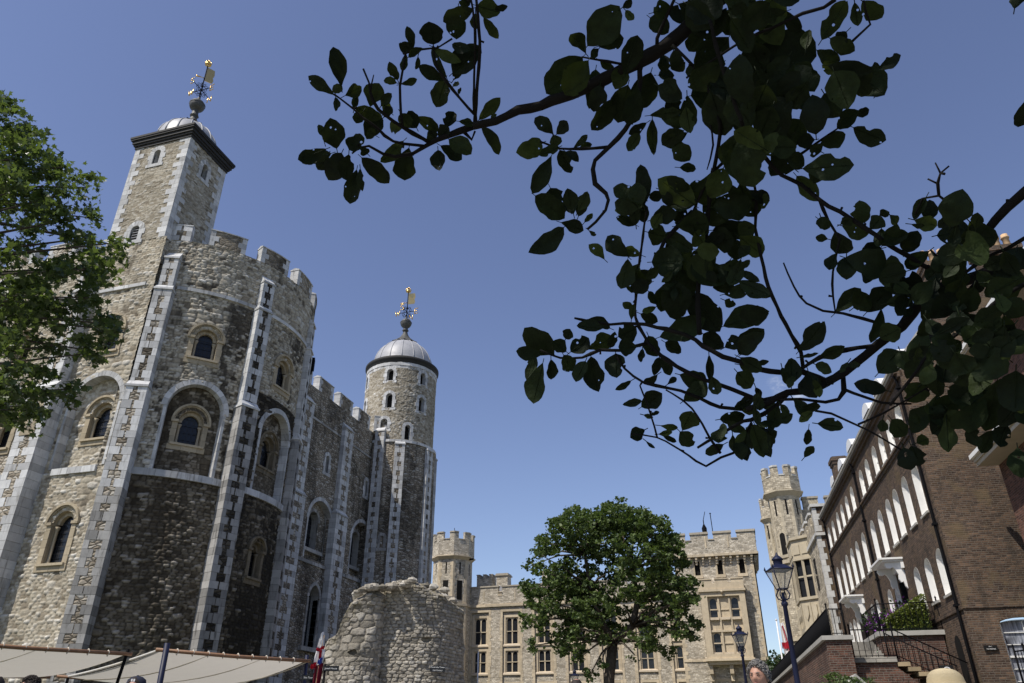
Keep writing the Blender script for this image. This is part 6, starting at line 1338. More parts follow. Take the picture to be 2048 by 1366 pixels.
# measured boughs and leaves of the overhanging tree (millimetres), tree clumps (centimetres)
LEAVES = "-855,1250,1545,-847,1179,1608,43,-886,1266,1540,-932,1212,1565,31,-901,1282,1569,-864,1267,1565,25,-838,1252,1508,-804,1266,1543,33,-877,1265,1524,-879,1278,1489,17,-880,1366,1584,-862,1344,1610,18,-829,1367,1579,-792,1336,1622,52,-792,1362,1563,-751,1338,1574,26,-855,1338,1550,-807,1395,1557,39,-836,1343,1534,-865,1363,1521,30,-933,1386,1468,-917,1314,1504,59,-964,1368,1483,-968,1337,1517,22,-938,1343,1426,-993,1310,1376,38,-964,1406,1471,-1034,1387,1438,35,-963,1392,1453,-1005,1418,1434,35,-928,1406,1461,-986,1450,1419,57,-892,1389,1432,-919,1440,1392,43,-863,1415,1435,-823,1502,1410,45,-910,1468,1447,-936,1498,1359,47,-858,1402,1384,-859,1428,1330,19,-816,1410,1574,-865,1430,1524,49,-772,1382,1553,-782,1353,1557,26,-785,1373,1531,-757,1361,1546,26,-733,1372,1526,-724,1407,1505,38,-749,1419,1523,-789,1421,1536,35,-762,1452,1504,-840,1480,1474,37,-759,1488,1507,-799,1557,1460,62,-717,1441,1535,-720,1391,1550,42,-719,1439,1574,-680,1504,1570,35,-697,1481,1554,-683,1508,1539,31,-676,1509,1497,-678,1532,1445,40,-670,1515,1518,-624,1561,1496,38,-621,1460,1480,-567,1486,1437,47,-645,1489,1558,-625,1486,1611,38,-577,1419,1498,-545,1448,1508,21,-653,1456,1496,-615,1436,1501,35,-529,1468,1510,-503,1541,1468,32,-550,1506,1581,-477,1467,1603,33,-487,1424,1488,-464,1403,1476,13,-610,1389,1636,-668,1331,1647,33,-620,1403,1651,-668,1460,1622,50,-600,1364,1619,-622,1314,1692,21,-605,1283,1646,-541,1317,1609,27,-616,1299,1683,-605,1240,1695,59,-567,1336,1597,-483,1311,1637,63,-587,1386,1626,-555,1360,1631,22,-505,1296,1621,-552,1285,1643,27,-486,1247,1713,-570,1261,1712,41,-540,1282,1775,-561,1331,1723,51,-510,1253,1728,-499,1232,1748,29,-479,1273,1755,-428,1306,1751,46,-434,1286,1742,-402,1295,1752,17,-479,1326,1769,-454,1375,1738,26,-483,1268,1719,-495,1305,1706,21,-657,1260,1631,-652,1208,1656,23,-691,1322,1707,-719,1297,1716,30,-690,1287,1655,-700,1296,1603,19,-656,1293,1639,-671,1316,1621,13,-662,1252,1595,-625,1254,1617,18,-733,1331,1617,-732,1277,1625,26,-737,1336,1609,-766,1318,1608,21,-728,1347,1614,-683,1349,1620,19,-622,1410,1610,-612,1414,1630,13,-560,1364,1542,-544,1338,1534,9,-594,1403,1621,-586,1416,1651,13,-849,1378,1439,-880,1346,1446,38,-856,1426,1460,-863,1401,1463,26,-871,1371,1455,-837,1368,1461,34,-813,1383,1479,-831,1370,1489,30,-194,1333,1575,-105,1279,1617,79,-212,1389,1612,-238,1329,1621,37,-171,1366,1599,-109,1374,1616,44,-171,1347,1567,-192,1346,1543,20,-91,1337,1672,-74,1347,1645,20,-95,1276,1610,-70,1265,1615,19,-224,1389,1596,-324,1412,1525,82,-204,1364,1550,-272,1401,1493,68,-177,1417,1602,-146,1436,1584,21,-195,1435,1589,-226,1484,1511,46,-184,1416,1509,-211,1462,1473,44,-158,1500,1538,-230,1539,1485,48,-116,1397,1512,-70,1323,1550,52,-112,1415,1553,-146,1434,1507,44,-117,1476,1550,-158,1549,1502,62,-89,1420,1484,-126,1470,1413,52,-53,1464,1564,-94,1526,1513,66,-84,1551,1477,-132,1555,1455,25,-102,1497,1394,-135,1511,1357,30,-66,1547,1479,-75,1596,1404,27,-67,1493,1445,8,1495,1437,28,-40,1507,1446,11,1527,1417,32,-14,1447,1602,-18,1463,1560,33,14,1344,1495,29,1400,1480,34,-32,1478,1566,6,1504,1581,29,-21,1321,1620,21,1337,1642,43,-32,1374,1666,6,1397,1626,48,10,1348,1654,63,1390,1645,36,37,1380,1613,9,1405,1593,24,44,1306,1606,137,1357,1545,92,67,1296,1602,132,1316,1547,83,146,1376,1530,69,1422,1475,80,192,1423,1524,158,1486,1427,73,223,1427,1534,263,1491,1481,77,242,1398,1561,280,1390,1594,57,45,1493,1484,135,1491,1488,73,88,1427,1415,109,1510,1348,76,24,1461,1415,27,1495,1362,35,-18,1502,1500,3,1537,1467,41,9,1524,1398,-47,1559,1397,44,-18,1559,1400,15,1588,1353,45,-11,1567,1315,27,1590,1320,24,-119,1637,1272,-113,1586,1362,40,10,1640,1245,-68,1576,1295,61,64,1616,1316,38,1679,1268,61,94,1572,1288,55,1626,1249,59,133,1501,1328,116,1569,1279,58,152,1498,1310,144,1546,1205,84,156,1639,1251,201,1668,1243,32,-313,1458,1416,-280,1434,1428,31,-328,1478,1438,-366,1440,1469,37,-332,1496,1450,-326,1516,1428,34,-374,1536,1470,-439,1512,1432,52,-317,1483,1391,-363,1468,1363,25,-341,1501,1380,-399,1528,1294,44,-332,1583,1471,-316,1644,1439,37,-298,1499,1384,-271,1522,1364,21,-281,1520,1413,-239,1498,1427,17,-267,1528,1414,-234,1535,1426,17,-367,1603,1357,-344,1646,1297,65,-311,1591,1265,-309,1550,1301,38,-290,1591,1255,-260,1569,1294,29,-160,1660,1293,-143,1670,1270,21,-36,1419,1467,16,1435,1424,47,87,1367,1568,52,1402,1547,43,214,1376,1624,171,1411,1590,77,185,1380,1628,149,1425,1602,62,113,1334,1404,37,1355,1378,55,210,1385,1356,168,1449,1311,73,217,1412,1311,183,1466,1273,54,133,1390,1354,164,1430,1284,70,76,1433,1512,37,1444,1520,35,-18,1376,1438,3,1397,1411,34,346,1345,1425,404,1303,1479,43,431,1338,1507,433,1369,1468,24,447,1333,1500,486,1370,1478,39,359,1330,1403,403,1349,1371,35,387,1308,1390,372,1333,1396,30,314,1382,1443,329,1368,1486,24,230,1416,1521,344,1448,1483,97,341,1393,1441,386,1413,1415,32,347,1357,1349,431,1369,1319,35,354,1358,1326,370,1395,1250,65,420,1431,1389,465,1448,1316,64,443,1362,1313,480,1325,1303,26,460,1481,1345,472,1458,1337,16,304,1450,1242,308,1409,1318,57,299,1383,1338,261,1435,1320,51,271,1459,1449,252,1515,1424,42,413,1518,1335,445,1514,1337,22,370,1524,1308,411,1477,1306,37,405,1520,1295,466,1536,1255,43,314,1533,1293,272,1520,1282,35,329,1542,1286,387,1548,1304,37,272,1506,1190,371,1492,1164,58,285,1524,1197,311,1554,1184,36,315,1501,1227,292,1478,1229,32,243,1475,1276,204,1424,1348,81,262,1581,1255,216,1548,1294,72,138,1449,1270,154,1516,1176,81,268,1483,1283,231,1494,1270,24,159,1364,1301,156,1292,1373,62,265,1579,1226,303,1609,1167,38,178,1669,1236,199,1651,1223,35,133,1634,1275,162,1695,1215,66,392,1606,1079,387,1579,1122,40,396,1593,1049,424,1582,1069,35,432,1620,1100,447,1597,1090,20,405,1447,979,419,1468,969,18,503,1539,1010,509,1514,1046,30,484,1459,1015,463,1497,993,22,512,1457,936,534,1402,980,56,515,1445,957,494,1468,943,21,559,1467,928,560,1437,943,21,715,1320,1362,728,1320,1395,25,653,1302,1094,645,1343,1069,26,453,1490,976,480,1506,978,11,306,1634,1133,309,1637,1103,25,161,1309,1583,201,1322,1530,53,215,1324,1546,280,1335,1517,65,241,1289,1516,180,1313,1492,59,370,1376,1368,344,1397,1377,35,385,1364,1339,427,1426,1305,50,341,1438,1343,366,1477,1303,56,136,1389,1356,191,1446,1318,60,225,1456,1489,244,1495,1453,59,188,1377,1504,221,1438,1460,66,277,1364,1572,318,1399,1526,29,446,1433,1371,476,1447,1387,43,337,1588,1072,357,1567,1068,24,-401,1568,1311,-340,1631,1272,58,-316,1652,1297,-325,1635,1361,42,-306,1679,1307,-272,1637,1342,36,-341,1616,1225,-435,1618,1168,49,-341,1607,1237,-290,1641,1225,35,-292,1694,1292,-271,1703,1324,15,-273,1643,1222,-261,1672,1223,12,-246,1701,1161,-279,1668,1192,29,-153,1694,1252,-196,1654,1257,26,-119,1592,1243,-129,1574,1296,45,-146,1644,1217,-145,1603,1257,29,-184,1722,1173,-229,1692,1226,47,-178,1662,1119,-204,1689,1053,45,-157,1722,1140,-193,1744,1098,46,-99,1635,1215,-37,1637,1224,45,-121,1737,1250,-76,1745,1231,54,-68,1628,1302,15,1641,1250,57,-37,1661,1199,40,1673,1198,62,4,1656,1166,22,1693,1154,44,55,1749,1228,157,1735,1196,52,79,1771,1202,133,1783,1165,52,-90,1761,1173,-14,1773,1187,77,-158,1715,1115,-184,1751,1073,52,-134,1761,1139,-175,1793,1118,53,-68,1739,1079,-77,1802,1000,74,-89,1822,1127,-118,1868,1068,54,-6,1746,1140,56,1765,1065,80,-28,1742,1135,34,1752,1102,69,-30,1815,1077,30,1877,987,76,72,1771,1106,131,1744,1108,20,103,1758,1089,148,1779,1064,20,61,1721,1084,110,1741,1094,33,59,1814,1061,131,1785,1057,35,102,1805,1088,170,1809,1031,34,46,1816,965,158,1812,987,56,74,1856,898,141,1832,946,51,57,1821,1045,82,1826,1030,23,-184,1768,1029,-208,1738,1036,20,-191,1751,988,-181,1744,1028,16,-172,1831,1046,-131,1849,1025,30,-260,1808,1003,-310,1779,1023,29,-271,1747,972,-333,1725,977,31,-436,1867,978,-497,1791,1029,67,-455,1815,955,-519,1780,955,36,-487,1843,967,-514,1858,904,30,-453,1807,918,-488,1838,820,52,-435,1833,941,-445,1870,900,30,-393,1813,939,-380,1854,910,41,-380,1780,934,-408,1748,952,35,-375,1763,964,-356,1734,975,29,-382,1865,976,-332,1870,1013,49,-334,1813,911,-361,1813,856,35,-321,1840,935,-315,1894,857,53,-332,1877,982,-265,1889,1012,49,-268,1858,969,-248,1823,996,24,-253,1846,938,-256,1856,874,53,-240,1841,990,-191,1841,1009,54,-191,1803,931,-234,1783,927,46,-182,1880,961,-188,1870,917,18,-160,1869,992,-146,1917,953,42,-141,1918,946,-161,1930,901,24,-132,1868,921,-115,1895,879,29,-115,1862,962,-80,1903,947,35,-125,1859,982,-5,1837,1005,59,-11,1888,986,35,1906,948,47,-5,1856,903,-11,1897,847,20,70,1786,852,117,1815,823,32,62,1886,857,89,1902,817,45,-87,1890,873,-22,1899,850,52,-84,1894,799,-23,1882,835,46,-4,1836,831,3,1854,789,33,-228,1932,892,-272,1932,871,17,-205,1949,834,-259,1970,839,21,-209,1996,837,-149,1969,858,49,-187,1995,808,-163,2002,817,12,-195,1897,770,-172,1895,760,12,-200,1917,735,-236,1895,710,35,-150,1903,888,-190,1932,880,24,-124,1890,849,-100,1905,872,16,-103,1988,751,-73,1951,787,50,-111,2011,754,-81,2031,720,42,-164,2008,778,-119,2027,774,18,-168,1991,747,-132,1984,747,15,-158,2003,744,-127,2036,736,15,-207,2010,736,-186,2015,716,9,2,1992,772,65,1988,775,35,4,1868,700,-11,1855,657,38,31,1925,677,40,1922,629,33,80,1921,718,94,1947,641,44,105,1990,747,113,2017,677,40,39,1826,907,79,1825,926,39,-116,1709,1131,-38,1714,1125,80,-43,1784,1137,-49,1822,1064,82,-134,1723,1075,-183,1746,1077,40,36,1685,1271,97,1704,1229,75,62,1651,1233,152,1652,1227,73,44,1732,1176,99,1715,1167,63,4,1669,1121,55,1662,1099,44,117,1721,1179,154,1691,1181,46,111,1700,1129,128,1697,1100,35,101,1704,1060,126,1674,1067,15,102,1729,1072,144,1726,1033,15,96,1697,1024,160,1695,972,36,86,1757,959,153,1756,952,49,77,1789,865,131,1742,888,44,221,1832,876,284,1793,924,46,265,1843,853,319,1804,856,29,70,1845,860,122,1844,841,35,183,1815,780,194,1815,845,38,245,1791,810,273,1774,778,26,233,1859,822,240,1865,755,53,392,1835,741,329,1828,764,35,215,1800,840,252,1769,830,10,188,1893,768,211,1897,714,29,136,1953,734,183,1942,746,28,238,1922,705,291,1909,684,32,185,1861,601,207,1839,618,19,212,1913,689,203,1933,657,19,87,1945,726,112,1948,640,40,80,1988,748,72,2037,696,31,113,1978,735,134,1951,717,25,315,1619,1011,294,1618,971,27,341,1639,1008,330,1641,952,41,338,1625,999,415,1643,959,67,426,1665,1036,381,1658,1029,41,390,1751,1026,413,1755,1007,33,339,1678,1114,363,1726,1078,48,352,1644,1104,402,1626,1064,42,297,1606,1106,317,1621,1090,28,477,1670,1018,499,1620,1039,41,417,1586,1000,468,1587,1017,35,444,1596,923,393,1604,918,43,432,1685,939,496,1682,936,58,317,1800,950,376,1750,980,39,353,1750,932,392,1745,955,51,383,1763,923,435,1734,962,51,415,1769,926,382,1801,858,28,414,1699,903,461,1674,891,36,463,1763,915,476,1766,899,23,391,1738,835,429,1706,837,45,477,1683,818,457,1734,734,56,388,1830,787,434,1797,822,56,433,1774,811,437,1773,759,36,438,1849,713,468,1802,734,50,462,1779,724,508,1773,750,35,548,1650,1039,600,1612,1022,58,516,1494,888,578,1493,894,67,545,1522,940,614,1527,934,61,558,1698,1009,597,1704,968,59,707,1686,941,674,1692,983,65,580,1569,852,612,1554,839,12,447,1519,722,500,1490,733,23,501,1617,779,544,1575,781,25,511,1571,739,538,1547,714,47,471,1532,681,490,1551,645,50,512,1544,682,546,1525,626,69,501,1733,690,533,1738,678,43,570,1776,699,529,1791,604,56,591,1719,685,563,1789,604,54,568,1543,631,555,1577,565,63,503,1787,656,530,1809,624,48,583,1809,605,559,1847,570,30,606,1790,608,582,1792,563,34,601,1757,544,589,1752,481,45,487,1859,701,511,1832,687,16,376,1764,638,403,1798,611,39,362,1789,650,358,1821,634,22,395,1810,584,401,1820,537,39,427,1819,597,455,1830,608,26,426,1875,608,436,1894,566,41,480,1871,646,511,1899,610,11,428,1818,653,448,1820,652,22,515,1618,834,539,1595,812,19,585,1631,889,591,1645,871,21,479,1636,704,462,1637,666,49,536,1771,721,563,1773,689,52,581,1576,731,597,1564,679,59,578,1497,767,600,1504,733,42,532,1517,665,569,1499,684,41,318,1681,1097,292,1676,1105,19,468,1511,999,507,1518,981,33,444,1544,718,462,1549,674,43,519,1631,751,486,1639,732,41,539,1540,736,497,1539,707,39,530,1739,679,500,1735,654,47,600,1818,704,639,1822,701,57,526,1637,689,500,1683,677,48,574,1546,760,559,1590,742,35,631,1757,674,595,1780,633,50,551,1680,962,524,1721,955,53,465,1708,958,424,1719,956,41,578,1663,925,539,1673,918,35,442,1659,739,416,1706,712,34,513,1686,883,488,1731,867,35,459,1674,901,425,1677,858,35,493,1823,691,478,1834,636,34,582,1768,684,605,1780,656,20,554,1487,704,552,1521,667,30,494,1796,637,485,1816,570,35,435,1567,719,404,1596,710,25,516,1728,942,525,1740,886,35,529,1648,886,511,1662,842,24,565,1552,685,514,1548,668,29,618,1719,628,584,1759,598,40,599,1561,740,571,1615,717,40,502,1645,727,462,1673,746,33,502,1688,909,552,1666,877,41,457,1560,708,469,1573,666,28,558,1773,693,605,1764,685,33,548,1504,887,498,1528,919,43,552,1610,888,526,1637,850,39,576,1609,718,555,1650,690,37,525,1531,720,536,1529,678,26,641,1537,900,604,1548,844,43,550,1513,683,590,1496,691,29,476,1824,684,494,1816,630,35,514,1575,794,516,1581,738,34,551,1587,746,523,1604,725,25,636,1818,694,624,1861,639,46,525,1850,701,519,1838,655,20,557,1476,772,555,1465,726,23,526,1525,886,497,1537,862,23,536,1496,702,502,1514,695,26,458,1597,797,471,1599,759,28,554,1568,844,538,1612,810,38,512,1645,993,473,1649,976,29,525,1511,675,492,1517,675,28,570,1573,711,557,1604,677,30,500,1643,707,473,1666,722,21,617,1734,628,629,1721,584,33,573,1573,754,549,1586,787,22,614,1512,874,579,1547,879,29,607,1791,610,639,1752,646,38,523,1588,800,490,1588,753,27,496,1783,758,459,1812,777,30,533,1843,684,519,1860,642,27,587,1612,619,592,1651,585,24,595,1811,679,543,1845,651,46,537,1791,613,545,1804,572,30,495,1605,896,452,1620,852,40,586,1553,760,605,1594,731,26,573,1575,676,549,1566,701,23,524,1640,976,540,1652,940,29,614,1804,677,644,1809,627,39,593,1652,881,554,1647,870,22,568,1539,675,536,1556,665,28,604,1497,878,628,1535,840,29,496,1861,690,446,1914,657,45,516,1656,924,496,1657,873,31,483,1833,669,542,1811,693,41,481,1567,739,450,1553,755,24,527,1677,1015,486,1724,1006,37,551,1610,940,551,1654,883,50,670,1631,906,644,1669,855,44,557,1633,681,529,1667,697,27,534,1628,867,481,1645,825,43,553,1635,691,516,1648,634,39,520,1612,823,563,1642,781,38,484,1555,704,441,1542,726,34,573,1701,1016,573,1756,978,31,437,1578,684,414,1592,648,30,540,1756,652,490,1762,607,33,591,1464,790,557,1511,791,41,559,1473,740,507,1484,718,34,648,1620,889,595,1630,851,35,516,1800,654,470,1840,623,46,642,1709,928,680,1690,951,29,501,1827,715,468,1821,666,33,462,1618,815,457,1663,791,26,477,1660,883,503,1655,846,33,458,1579,726,436,1584,694,20,437,1662,934,455,1648,895,27,416,1556,716,412,1596,700,16,458,1669,899,436,1678,944,24,479,1730,721,490,1773,689,32,485,1794,752,533,1787,760,29,94,1427,1440,152,1442,1382,44,18,1564,1425,-44,1562,1399,39,285,1373,1364,241,1425,1348,43,184,1505,1309,236,1509,1252,51,238,1362,1600,228,1407,1565,35,264,1426,1425,333,1418,1385,58,196,1468,1245,262,1493,1249,49,278,1315,1507,228,1309,1491,31,286,1394,1406,316,1418,1342,44,124,1463,1444,166,1527,1409,57,182,1436,1216,124,1393,1244,44,245,1578,1304,299,1548,1374,62,245,1406,1564,200,1426,1531,35,233,1521,1245,281,1554,1239,37,152,1270,1469,185,1334,1424,46,220,1328,1578,144,1287,1582,50,240,1518,1246,204,1500,1296,35,223,1366,1632,226,1411,1598,38,211,1341,1530,165,1312,1562,46,277,1406,1455,235,1445,1427,45,198,1428,1381,277,1429,1340,60,134,1432,1336,160,1487,1311,35,292,1451,1417,293,1483,1355,45,32,1500,1491,25,1571,1446,46,199,1398,1421,222,1440,1355,56,61,1301,1594,115,1327,1534,59,101,1394,1454,141,1426,1411,40,125,1426,1400,147,1448,1341,39,249,1269,1502,307,1287,1506,35,263,1399,1532,301,1452,1516,37,239,1348,1561,266,1407,1505,55,279,1378,1543,226,1386,1511,43,272,1435,1446,259,1482,1396,43,218,1423,1241,187,1456,1217,33,-65,1604,1283,-49,1632,1249,27,107,1709,1094,72,1732,1039,38,16,1647,1238,-3,1679,1204,36,86,1805,1159,46,1862,1121,40,-65,1750,1213,-58,1811,1159,40,22,1700,1146,77,1708,1182,33,4,1605,1272,-46,1564,1286,35,113,1691,1153,161,1731,1113,50,3,1665,1210,38,1693,1185,28,102,1608,1266,128,1654,1250,29,-69,1688,1202,-10,1719,1157,43,-18,1650,1274,-39,1706,1236,38,-57,1785,1194,-21,1826,1135,41,-122,1630,1274,-195,1636,1268,45,-73,1612,1214,-101,1628,1183,29,99,1786,1097,33,1815,1087,48,-134,1595,1230,-189,1592,1260,40,21,1733,1121,37,1786,1091,29,-5,1623,1271,45,1597,1275,28,-126,1631,1296,-193,1623,1335,42,-50,1617,1291,-101,1641,1294,27,-125,1649,1310,-125,1685,1249,37,535,1640,957,502,1664,933,34,415,1602,1005,447,1567,1031,35,565,1500,965,594,1531,944,27,422,1603,1050,407,1608,1007,28,524,1459,936,510,1477,899,23,409,1660,970,419,1657,927,21,589,1613,906,605,1616,865,28,438,1622,929,420,1576,957,34,113,1980,707,132,2010,695,16,60,1930,704,51,1957,671,24,27,1970,715,27,2004,680,25,19,1969,752,60,1975,725,26,118,1993,730,96,1981,699,19,121,1960,752,140,1961,727,15,94,1901,753,61,1924,761,20,38,1952,689,53,1950,635,30,92,2012,739,65,2023,729,15,86,1850,732,102,1808,758,20,127,1895,715,92,1872,697,18,73,1939,794,41,1927,774,21,108,1889,786,102,1897,749,23,91,1906,754,93,1916,716,20,-1,1999,701,-49,2014,685,27,149,1892,750,121,1889,697,35,94,2041,722,144,2044,739,29,59,1868,688,30,1875,661,18,115,1935,769,148,1958,787,15,6,1859,707,-5,1845,662,19,172,1858,842,175,1870,803,21,105,1960,840,112,1990,819,16,110,1836,851,140,1828,852,14,224,1866,717,193,1898,707,21,312,1763,793,292,1769,772,13,149,1817,726,165,1833,705,17,234,1810,778,244,1844,762,14,246,1830,776,245,1847,747,19,195,1815,797,175,1813,766,18,203,1868,731,246,1883,736,21,319,1809,804,343,1794,795,16,97,1981,823,56,2001,804,27,-128,1799,1043,-163,1786,1026,18,34,1707,1137,-14,1733,1143,28,-70,1709,1090,-99,1722,1072,17,-147,1731,1174,-187,1707,1188,29,-76,1740,1205,-76,1781,1188,21,-94,1811,1117,-76,1801,1161,27,-67,1734,1069,-103,1715,1047,17,18,1753,1103,42,1759,1070,25,-54,1743,1053,-87,1777,1038,27,-137,1739,1058,-121,1774,1039,22,-40,1857,1065,-71,1850,1030,20,-60,1804,1145,-30,1812,1123,24,-66,1741,1060,-75,1742,1022,17,-101,1686,1099,-136,1698,1077,26"
BOUGHS = "826,1595,829,156,770,1650,946,156,713,1693,955,154,681,1709,966,149,637,1731,962,145,583,1748,960,141,530,1765,948,137,485,1793,917,132,460,1811,894,127,400,1835,862,122,342,1856,827,117,274,1872,795,111|281,1918,814,114,227,1923,797,102,179,1914,795,90,126,1915,775,78,69,1908,759,66|281,1918,814,89,223,1890,837,82,141,1858,836,75,84,1821,849,67,4,1784,879,60,-59,1774,933,52,-177,1779,988,44,-251,1774,995,36,-344,1740,1011,27|181,1942,806,65,117,1934,791,62,40,1882,809,58,-66,1824,847,54,-127,1813,900,50,-157,1812,942,46,-184,1800,1020,41,-173,1767,1087,37,-155,1724,1140,32,-112,1610,1228,27|71,1954,777,54,6,1923,779,50,-40,1888,794,45,-90,1859,813,41,-181,1843,840,37,-230,1842,889,33,-252,1839,938,28|-159,1830,952,56,-239,1837,946,50,-295,1838,954,45,-346,1840,939,39,-408,1832,944,34,-459,1806,963,28|179,1914,795,77,146,1928,766,69,79,1931,737,60,60,1927,734,51,-4,1926,705,42,-67,1926,674,33|81,1982,749,40,23,2011,679,37,-12,2009,669,35,-53,2009,649,32,-78,1993,661,29,-113,1958,683,26,-168,1909,707,24,-231,1881,714,21|-169,1928,714,28,-177,1887,770,24,-196,1862,843,21|-11,2003,679,40,-33,1971,712,34,-67,1895,773,27,-128,1851,817,21|316,1885,815,62,313,1900,776,56,297,1906,759,50,265,1910,757,44,207,1903,769,38,156,1893,769,32|311,1880,773,43,383,1864,722,33,442,1838,701,24|241,1890,757,37,237,1898,732,33,271,1896,718,30,323,1881,675,25,357,1866,641,22,401,1859,595,18|320,1862,671,30,381,1842,688,26,442,1820,710,21,493,1798,732,17|225,1882,845,51,223,1849,874,49,192,1781,927,46,165,1732,1016,44,157,1708,1150,41,159,1690,1197,38,169,1662,1240,35,162,1587,1297,32|404,1852,870,61,359,1851,871,55,266,1846,855,50,221,1855,833,44|456,1795,883,47,418,1788,894,43,371,1767,906,40,323,1741,915,36,278,1720,919,32,240,1697,932,27,216,1671,970,23,202,1654,1031,19|590,1700,938,56,555,1694,954,55,520,1678,966,54,470,1639,988,54,406,1593,1024,53,365,1578,1071,53,354,1578,1082,51,302,1581,1145,51,271,1572,1193,50,227,1553,1220,49,188,1503,1247,47,156,1446,1264,46,141,1396,1285,45,113,1313,1396,43,104,1272,1488,41|310,1621,1174,37,319,1630,1119,34,337,1639,1064,31,326,1652,1036,28,311,1676,999,25,306,1716,953,22,308,1748,927,18|747,1398,1029,117,669,1475,998,106,619,1520,973,93,592,1555,950,78,573,1588,924,63|749,1494,938,49,670,1549,933,46,639,1566,926,41,605,1581,923,37,562,1607,905,32|701,1475,802,48,634,1537,818,47,603,1560,814,45,555,1589,783,42,500,1620,757,40,459,1640,740,38,409,1659,687,35,360,1673,640,32|598,1655,906,43,558,1682,878,33,500,1707,862,22|543,1537,961,42,545,1488,992,37,525,1470,1004,32,510,1458,1016,27,479,1462,1019,21,463,1485,995,16|510,1458,1016,32,509,1442,1036,27,517,1430,1052,21,533,1420,1059,16|509,1442,1036,21,493,1439,1050,13|517,1430,1052,21,511,1422,1076,13|295,1267,1697,201,182,1324,1650,199,72,1369,1605,194,17,1389,1583,186,-45,1404,1564,177,-108,1414,1551,168,-167,1422,1537,159,-235,1428,1521,149,-320,1426,1504,139,-347,1427,1496,128,-408,1414,1485,117,-472,1415,1464,106,-528,1400,1450,95|-553,1467,1519,99,-624,1458,1495,81,-682,1454,1473,62,-727,1456,1453,43|-677,1452,1476,57,-731,1385,1487,49,-785,1335,1523,42,-799,1309,1566,35,-801,1298,1590,27,-812,1279,1627,20|-799,1309,1566,28,-792,1299,1590,21,-784,1291,1608,14|-692,1453,1469,43,-765,1403,1461,39,-795,1365,1480,35,-831,1336,1508,31,-853,1321,1530,28,-890,1302,1562,24,-905,1294,1575,21|-727,1456,1453,57,-774,1437,1440,50,-802,1416,1438,42,-830,1386,1446,35,-855,1379,1442,28,-878,1382,1428,21|-731,1385,1487,42,-726,1359,1511,39,-715,1315,1569,36,-700,1295,1608,32,-687,1278,1644,29,-637,1278,1646,26,-593,1281,1641,23,-550,1274,1653,20|-549,1466,1521,57,-547,1461,1523,52,-518,1388,1560,48,-484,1311,1613,43,-470,1253,1689,38,-467,1214,1760,33|-542,1438,1534,42,-577,1356,1557,35,-605,1306,1600,28,-605,1278,1647,21|-542,1438,1534,35,-513,1352,1578,32,-484,1272,1658,30,-483,1231,1729,27|-582,1470,1507,57,-568,1498,1501,43,-554,1481,1513,28|-70,1412,1555,78,-77,1423,1540,75,-89,1451,1492,72,-115,1478,1433,69,-156,1497,1392,66,-184,1506,1376,63,-224,1518,1353,60,-233,1526,1332,56,-232,1543,1293,53,-208,1559,1269,49,-204,1570,1255,46,-216,1585,1236,42,-247,1600,1214,38,-272,1606,1201,35|-186,1520,1391,48,-230,1522,1399,39,-323,1520,1422,30,-365,1508,1444,21|-25,1390,1581,52,-23,1379,1591,48,-4,1359,1609,45,31,1314,1638,41,52,1275,1655,37|-107,1410,1555,39,-132,1400,1560,33,-181,1378,1564,26,-218,1357,1563,20|281,1283,1612,47,384,1312,1503,43,315,1328,1502,40,245,1346,1496,36,188,1358,1495,33,121,1376,1480,29,44,1398,1458,25|274,1566,1279,37,328,1550,1299,27,373,1533,1315,18|380,1375,1393,35,408,1353,1406,30,445,1331,1420,25,437,1307,1432,21,433,1284,1449,17|6,1661,1239,67,-82,1702,1182,54,-107,1734,1146,41|-21,1798,940,68,-7,1776,1077,63,26,1732,1180,58,57,1629,1274,53,100,1491,1363,48,69,1418,1472,43,13,1383,1559,38|167,1544,1349,52,89,1580,1309,44,62,1594,1294,35,6,1661,1239,27|77,1486,1364,26,78,1527,1334,20,55,1578,1300,13|583,1748,960,35,554,1705,1004,29,532,1679,1020,23"
CL_LEFT = "-1293,760,1118,35,-1272,795,1084,35,-1252,827,1027,45,-1271,797,994,59,-1225,865,1020,31,-1194,908,1013,29,-1221,872,953,50,-1248,832,904,68,-1190,914,926,41,-1176,931,874,35,-1147,967,892,29,-1223,868,806,67,-1183,922,809,49,-1157,955,819,25,-1221,872,696,65,-1185,920,718,57,-1161,950,753,29,-1132,985,694,27,-1128,989,724,20,-1164,946,652,47,-1142,973,651,24,-1195,906,627,55,-1204,895,562,45,-1172,936,576,41,-1144,970,562,14,-1177,930,515,18,-1197,903,497,22,-1278,785,1063,40,-1267,803,910,58,-1242,841,747,56,-1222,869,622,54"
CL_MID = "-684,4448,1189,115,-790,4430,1156,106,-924,4404,1144,115,-1012,4385,1131,76,-571,4464,1118,120,-459,4477,1069,118,-364,4485,1006,73,-1074,4370,1027,90,-900,4409,1009,104,-753,4436,1021,149,-611,4458,972,133,-442,4478,937,117,-331,4488,904,64,-1133,4355,954,59,-1177,4343,896,53,-1078,4369,838,88,-936,4402,836,132,-764,4435,833,160,-596,4460,801,145,-427,4480,795,101,-304,4490,763,63,-1192,4339,768,64,-1123,4358,698,101,-997,4388,697,130,-830,4423,668,143,-664,4451,637,142,-495,4473,660,128,-355,4486,670,85,-272,4492,680,39,-1180,4342,589,71,-1057,4374,562,114,-920,4405,534,99,-769,4434,519,84,-590,4461,516,112,-422,4480,552,98,-285,4491,561,42,-1169,4346,456,45,-1033,4380,430,42,-912,4407,403,61,-819,4425,351,39,-541,4467,450,61,-448,4478,423,55,-306,4490,497,33,-626,4456,400,39,-876,4414,301,39,-1004,4387,482,62"

